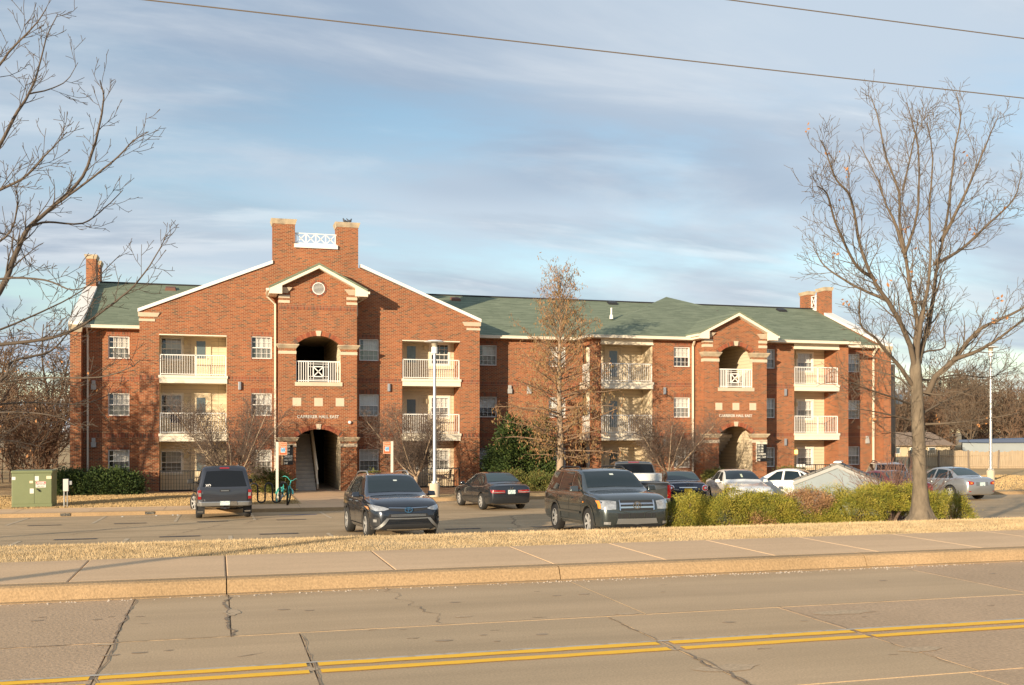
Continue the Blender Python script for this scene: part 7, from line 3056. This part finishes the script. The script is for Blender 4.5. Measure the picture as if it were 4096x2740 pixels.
# string lights along that railing, laundry on the far patio railing
m = MB()
rg = random.Random(12)
pts = [(9.28 + i * .06, 53.02 + rg.uniform(-.03, .01), -.27 + .05 * math.sin(i * 1.3) + rg.uniform(-.03, .03)) for i in range(51)]
m.tube(pts, .012, 4)
for p in pts[::2]:
    m.lathe([(.001, -.05), (.022, -.03), (.016, 0)], 6, (p[0], p[1] - .02, p[2]), mi=1)
s_ = m.build('string_lights', [iron, mat('bulb_glass', (.6, .58, .55), .1)], None)
tag(s_, 'string of small bulbs wound along the right patio railing of the gable', 'string lights')
for i, (x, w_) in enumerate(((32.62, .16), (32.83, .18), (33.04, .15), (34.9, .2))):
    m = MB()
    n = 6
    vs = []
    for k in range(n + 1):
        xx = x - w_ / 2 + w_ * k / n
        yy = 53.0 + .015 * math.sin(k * 2.1 + i)
        vs += [(xx, yy + .10, -.30 - .10), (xx, yy + .05, -.245), (xx, yy, -.30), (xx + rg.uniform(-.02, .02), yy - .01, -.43 + rg.uniform(-.04, .04))]
    m.add(vs, [(4 * k + j, 4 * k + 4 + j, 4 * k + 5 + j, 4 * k + 1 + j) for k in range(n) for j in range(3)])
    o = m.build('cloth', mat('pale_cloth', (.62, .60, .56), .9), None)
    sm_ = o.modifiers.new('thick', 'SOLIDIFY')
    sm_.thickness = .008
    tag(o, ('pale cloth hung over the far right patio railing, leftmost', 'pale cloth hung over the far right patio railing, second from left',
            'pale cloth hung over the far right patio railing, third from left', 'pale cloth at the right end of the far right patio railing')[i], 'cloth', 'cloths on the patio railing')
# dark chair on the left second floor balcony
x, y, z = -2.05, 53.7, 1.56
r = thing('balcony_chair', (x, y, z), 'dark blue folding chair on the left second floor balcony', 'chair')
m = MB()
for s in (-1, 1):
    m.tube([(x + s * .24, y - .2, z), (x + s * .25, y + .25, z + .95)], .014, 6)
    m.tube([(x + s * .24, y + .25, z), (x + s * .24, y - .25, z + .45)], .014, 6)
m.build('frame', iron, r)
navy_f = mat('navy_fabric', (.02, .024, .05), .9)
m = MB()
m.box(x - .24, x + .24, y - .24, y + .12, z + .43, z + .455)
m.build('seat', navy_f, r)
m = MB()
m.hexa([(x - .25, y + .12, z + .55), (x + .25, y + .12, z + .55), (x + .25, y + .15, z + .55), (x - .25, y + .15, z + .55),
        (x - .25, y + .23, z + .95), (x + .25, y + .23, z + .95), (x + .25, y + .26, z + .95), (x - .25, y + .26, z + .95)])
m.build('backrest', navy_f, r)

# --- kerb plates with their stall numbers, blanked by wear
kp = mat('kerb_stencil', (.055, .055, .05), .8, ramp=(25, (.20, .17, .13), .5, .62))
for x0 in (-5.55, -2.63):
    m = MB()
    m.box(x0, x0 + .33, 40.487, 40.499, -1.43, -1.325)
    o = m.build('kerb_plate', kp, None)
    tag(o, 'small dark plate on the far kerb, ' + ('nearer the transformer' if x0 < -4 else 'nearer the canopy pickup'), 'kerb plate', 'plates on the far kerb')
# white litter by the far kerb
lw = mat('white_litter', (.75, .74, .70), .8)
for i, (x, y) in enumerate(((-3.35, 39.6), (-2.2, 39.8), (-1.62, 39.9), (-1.45, 39.85))):
    m = MB()
    rg = random.Random(i)
    z = lot_z(y)
    m.add([(x - .035, y - .03, z + .01), (x + .03, y - .04, z + .01), (x + .04, y + .03, z + .02), (x - .02, y + .05, z + .02), (x, y, z + .03)], [(0, 1, 4), (1, 2, 4), (2, 3, 4), (3, 0, 4), (3, 2, 1, 0)])
    o = m.build('litter', lw, None)
    tag(o, 'scrap of white litter on the car park by the far kerb, ' + ('leftmost', 'second from left', 'third from left', 'rightmost')[i], 'litter', 'white scraps by the far kerb')

# --- power lines over the street, from their pole
wire_m = mat('bronze_wire', (.15, .12, .09), .6)
for zc, sag, lab in ((6.43, .15, 'lower power line crossing the whole sky'), (7.28, .15, 'upper power line cutting the top right corner')):
    m = MB()
    pts = [(-26 + 112 * t, 12.0, zc + sag * ((2 * t - 1) ** 2) * 1.0 - .05) for t in np.linspace(0, 1, 33)]
    m.tube(pts, .008, 5)
    o = m.build('power_line', wire_m, None)
    tag(o, lab, 'power line', 'power lines over the street')
timber = mat('weathered_pole', (.23, .185, .145), .95, var=(4, .25), stretch=(1, 1, .15))


def utility_pole(x, y, z, h, r0, lab, arm=True):
    r = thing('utility_pole', (x, y, z), lab, 'utility pole')
    m = MB()
    m.tube([(x, y, z - .3), (x, y, z + h * .5), (x, y, z + h)], [r0, r0 * .87, r0 * .72], 12)
    m.build('pole', timber, r, smooth=True)
    if arm:
        m = MB()
        m.bar((x, y - .9, z + h - .5), (x, y + .9, z + h - .5), .1, .12)
        m.build('cross_arm', timber, r)


utility_pole(-26.2, 12.3, .1, 9.2, .17, 'timber pole that carries the power lines on the near verge')
utility_pole(-11.2, 3.3, 0, 7.4, .12, 'slim timber pole out of view across the street, added to cast a shadow stripe', False)  # unseen pole, added only for the shadow stripe it throws
utility_pole(55.3, 75, -1.5, 8.9, .24, 'old utility pole right of the hall, in front of the tan bungalow', False)
wp = MB()
wp.lathe([(.26, 6.6), (.30, 6.7), (.30, 7.3), (.20, 7.42)], 12, (55.75, 74.8, -2.6))
o = wp.build('pole_transformer', mat('pale_can', (.5, .5, .48), .5), [q for q in COL.objects if q.name.startswith('utility_pole')][-1])

# --- far right: fence, bungalow, mobile home
fence_m = mat('weathered_fence', (.38, .29, .19), .95, var=(5, .3), stretch=(3, 3, .2))
FA, FB = Vector((53.5, 70.5, 0)), Vector((70, 66.5, 0))
fr = thing('wooden_fence', ((FA.x + FB.x) / 2, (FA.y + FB.y) / 2, -1.5), 'long weathered wooden board fence with leaning sections behind the silver sedan', 'fence')
m = MB()
d = (FB - FA).normalized()
nrm = Vector((-d.y, d.x, 0))
L_ = (FB - FA).length
rg = random.Random(9)
n = int(L_ / .155)
for i in range(n):
    t = i * .155
    p = FA + d * t
    ln_ = .12 * math.sin(t * .55) + .05 * math.sin(t * 1.9)
    h = 1.62 + rg.uniform(-.05, .06) + .08 * math.sin(t * .7)
    a, b = p - d * .068, p + d * .068
    o3 = nrm * ln_ * .4
    sl = d * (.10 * math.sin(t * .45))
    m.hexa([(a.x, a.y, -1.55), (b.x, b.y, -1.55), (b.x + nrm.x * .02, b.y + nrm.y * .02, -1.55), (a.x + nrm.x * .02, a.y + nrm.y * .02, -1.55),
            (a.x + o3.x + sl.x, a.y + o3.y + sl.y, -1.5 + h), (b.x + o3.x + sl.x, b.y + o3.y + sl.y, -1.5 + h), (b.x + o3.x + sl.x + nrm.x * .02, b.y + o3.y + sl.y + nrm.y * .02, -1.5 + h), (a.x + o3.x + sl.x + nrm.x * .02, a.y + o3.y + sl.y + nrm.y * .02, -1.5 + h)])
m.build('boards', fence_m, fr)
for i in range(8):
    p = FA + d * (L_ * i / 7)
    m = MB()
    m.bar((p.x - nrm.x * .08, p.y - nrm.y * .08, -1.6), (p.x - nrm.x * .08 + rg.uniform(-.12, .12), p.y - nrm.y * .08, .18), .09)
    m.build('post', timber, fr)
m = MB()
for z in (-1.1, -.25):
    m.bar((FA.x - nrm.x * .035, FA.y - nrm.y * .035, z), (FB.x - nrm.x * .035, FB.y - nrm.y * .035, z), .04, .09)
m.build('rail', fence_m, fr)
# bungalow
hx, hy = 79.5, 105
hr = thing('bungalow', (hx, hy, -1.7), 'low tan bungalow with a brown shingle roof beyond the hall', 'house')
wall_t = mat('bungalow_wall', (.55, .45, .29), .8)
roof_t = mat('brown_shingles', (.27, .19, .13), .9, var=(6, .25))
m = MB()
m.box(hx - 6, hx + 6, hy, hy + 8, -1.8, .1)
m.build('wall', wall_t, hr)
m = MB()
m.prism([[(hy - .5, .05), (hy + 4, 1.6), (hy + 8.5, .05), (hy + 8.5, -.05), (hy - .5, -.05)]], fYZ, hx - 6.4, hx + 6.4)
ro = m.build('roof', roof_t, hr)
m = MB()
m.lathe([(.1, 0), (.1, .8), (.16, .82), (.16, .95)], 10, (hx - 1.0, hy + 2, .7))
m.build('flue', galv, ro)
for x in (-4.2, -1.6, .8, 3.4):
    m = MB()
    m.box(hx + x - .5, hx + x + .5, hy - .05, hy - .004, -1.0, -.2)
    o = m.build('window', white_paint, hr)
    m = MB()
    m.box(hx + x - .42, hx + x + .42, hy - .07, hy - .052, -.93, -.27)
    m.build('pane', car_like_glass, o)
# mobile home
hx, hy = 84.5, 88
hr = thing('mobile_home', (hx, hy, -1.7), 'white mobile home with a blue roof edge at the far right', 'mobile home')
m = MB()
m.box(hx - 8, hx + 10, hy, hy + 4, -1.8, .52)
m.build('wall', mat('pale_blue_siding', (.36, .39, .39), .6, var=(.8, .06)), hr)
m = MB()
m.prism([[(hx - 8.3, .53), (hx + 10.3, .53), (hx + 10.3, .85), (hx, 1.0), (hx - 8.3, .80)]], fXZ, hy - .25, hy + 4.2)
m.build('roof', mat('blue_roof_edge', (.10, .13, .20), .5), hr)
for x in (-3.2, -.9, 3.0):
    m = MB()
    m.box(hx + x - .42, hx + x + .42, hy - .05, hy - .004, -.75, .05)
    o = m.build('window', white_paint, hr)
    m = MB()
    m.box(hx + x - .34, hx + x + .34, hy - .07, hy - .052, -.68, -.02)
    m.build('pane', car_like_glass, o)
sd = thing('satellite_dish', (76.8, 82, -1.7), 'white satellite dish on a thin mast in front of the mobile home', 'satellite dish')
m = MB()
m.tube([(76.8, 82, -1.8), (76.8, 82, 1.6)], .05, 6)
m.build('mast', galv, sd)
m = MB()
m.lathe([(.01, .12), (.3, .10), (.55, .02), (.6, -.06), (.57, -.05), (.3, .06), (.01, .08)], 20, (0, 0, 0), 'z')
o = m.build('dish', white_paint, None, smooth=True)
o.parent = sd
o.location = (0, 0, 3.45)
o.rotation_euler = (R(62), 0, R(-20))
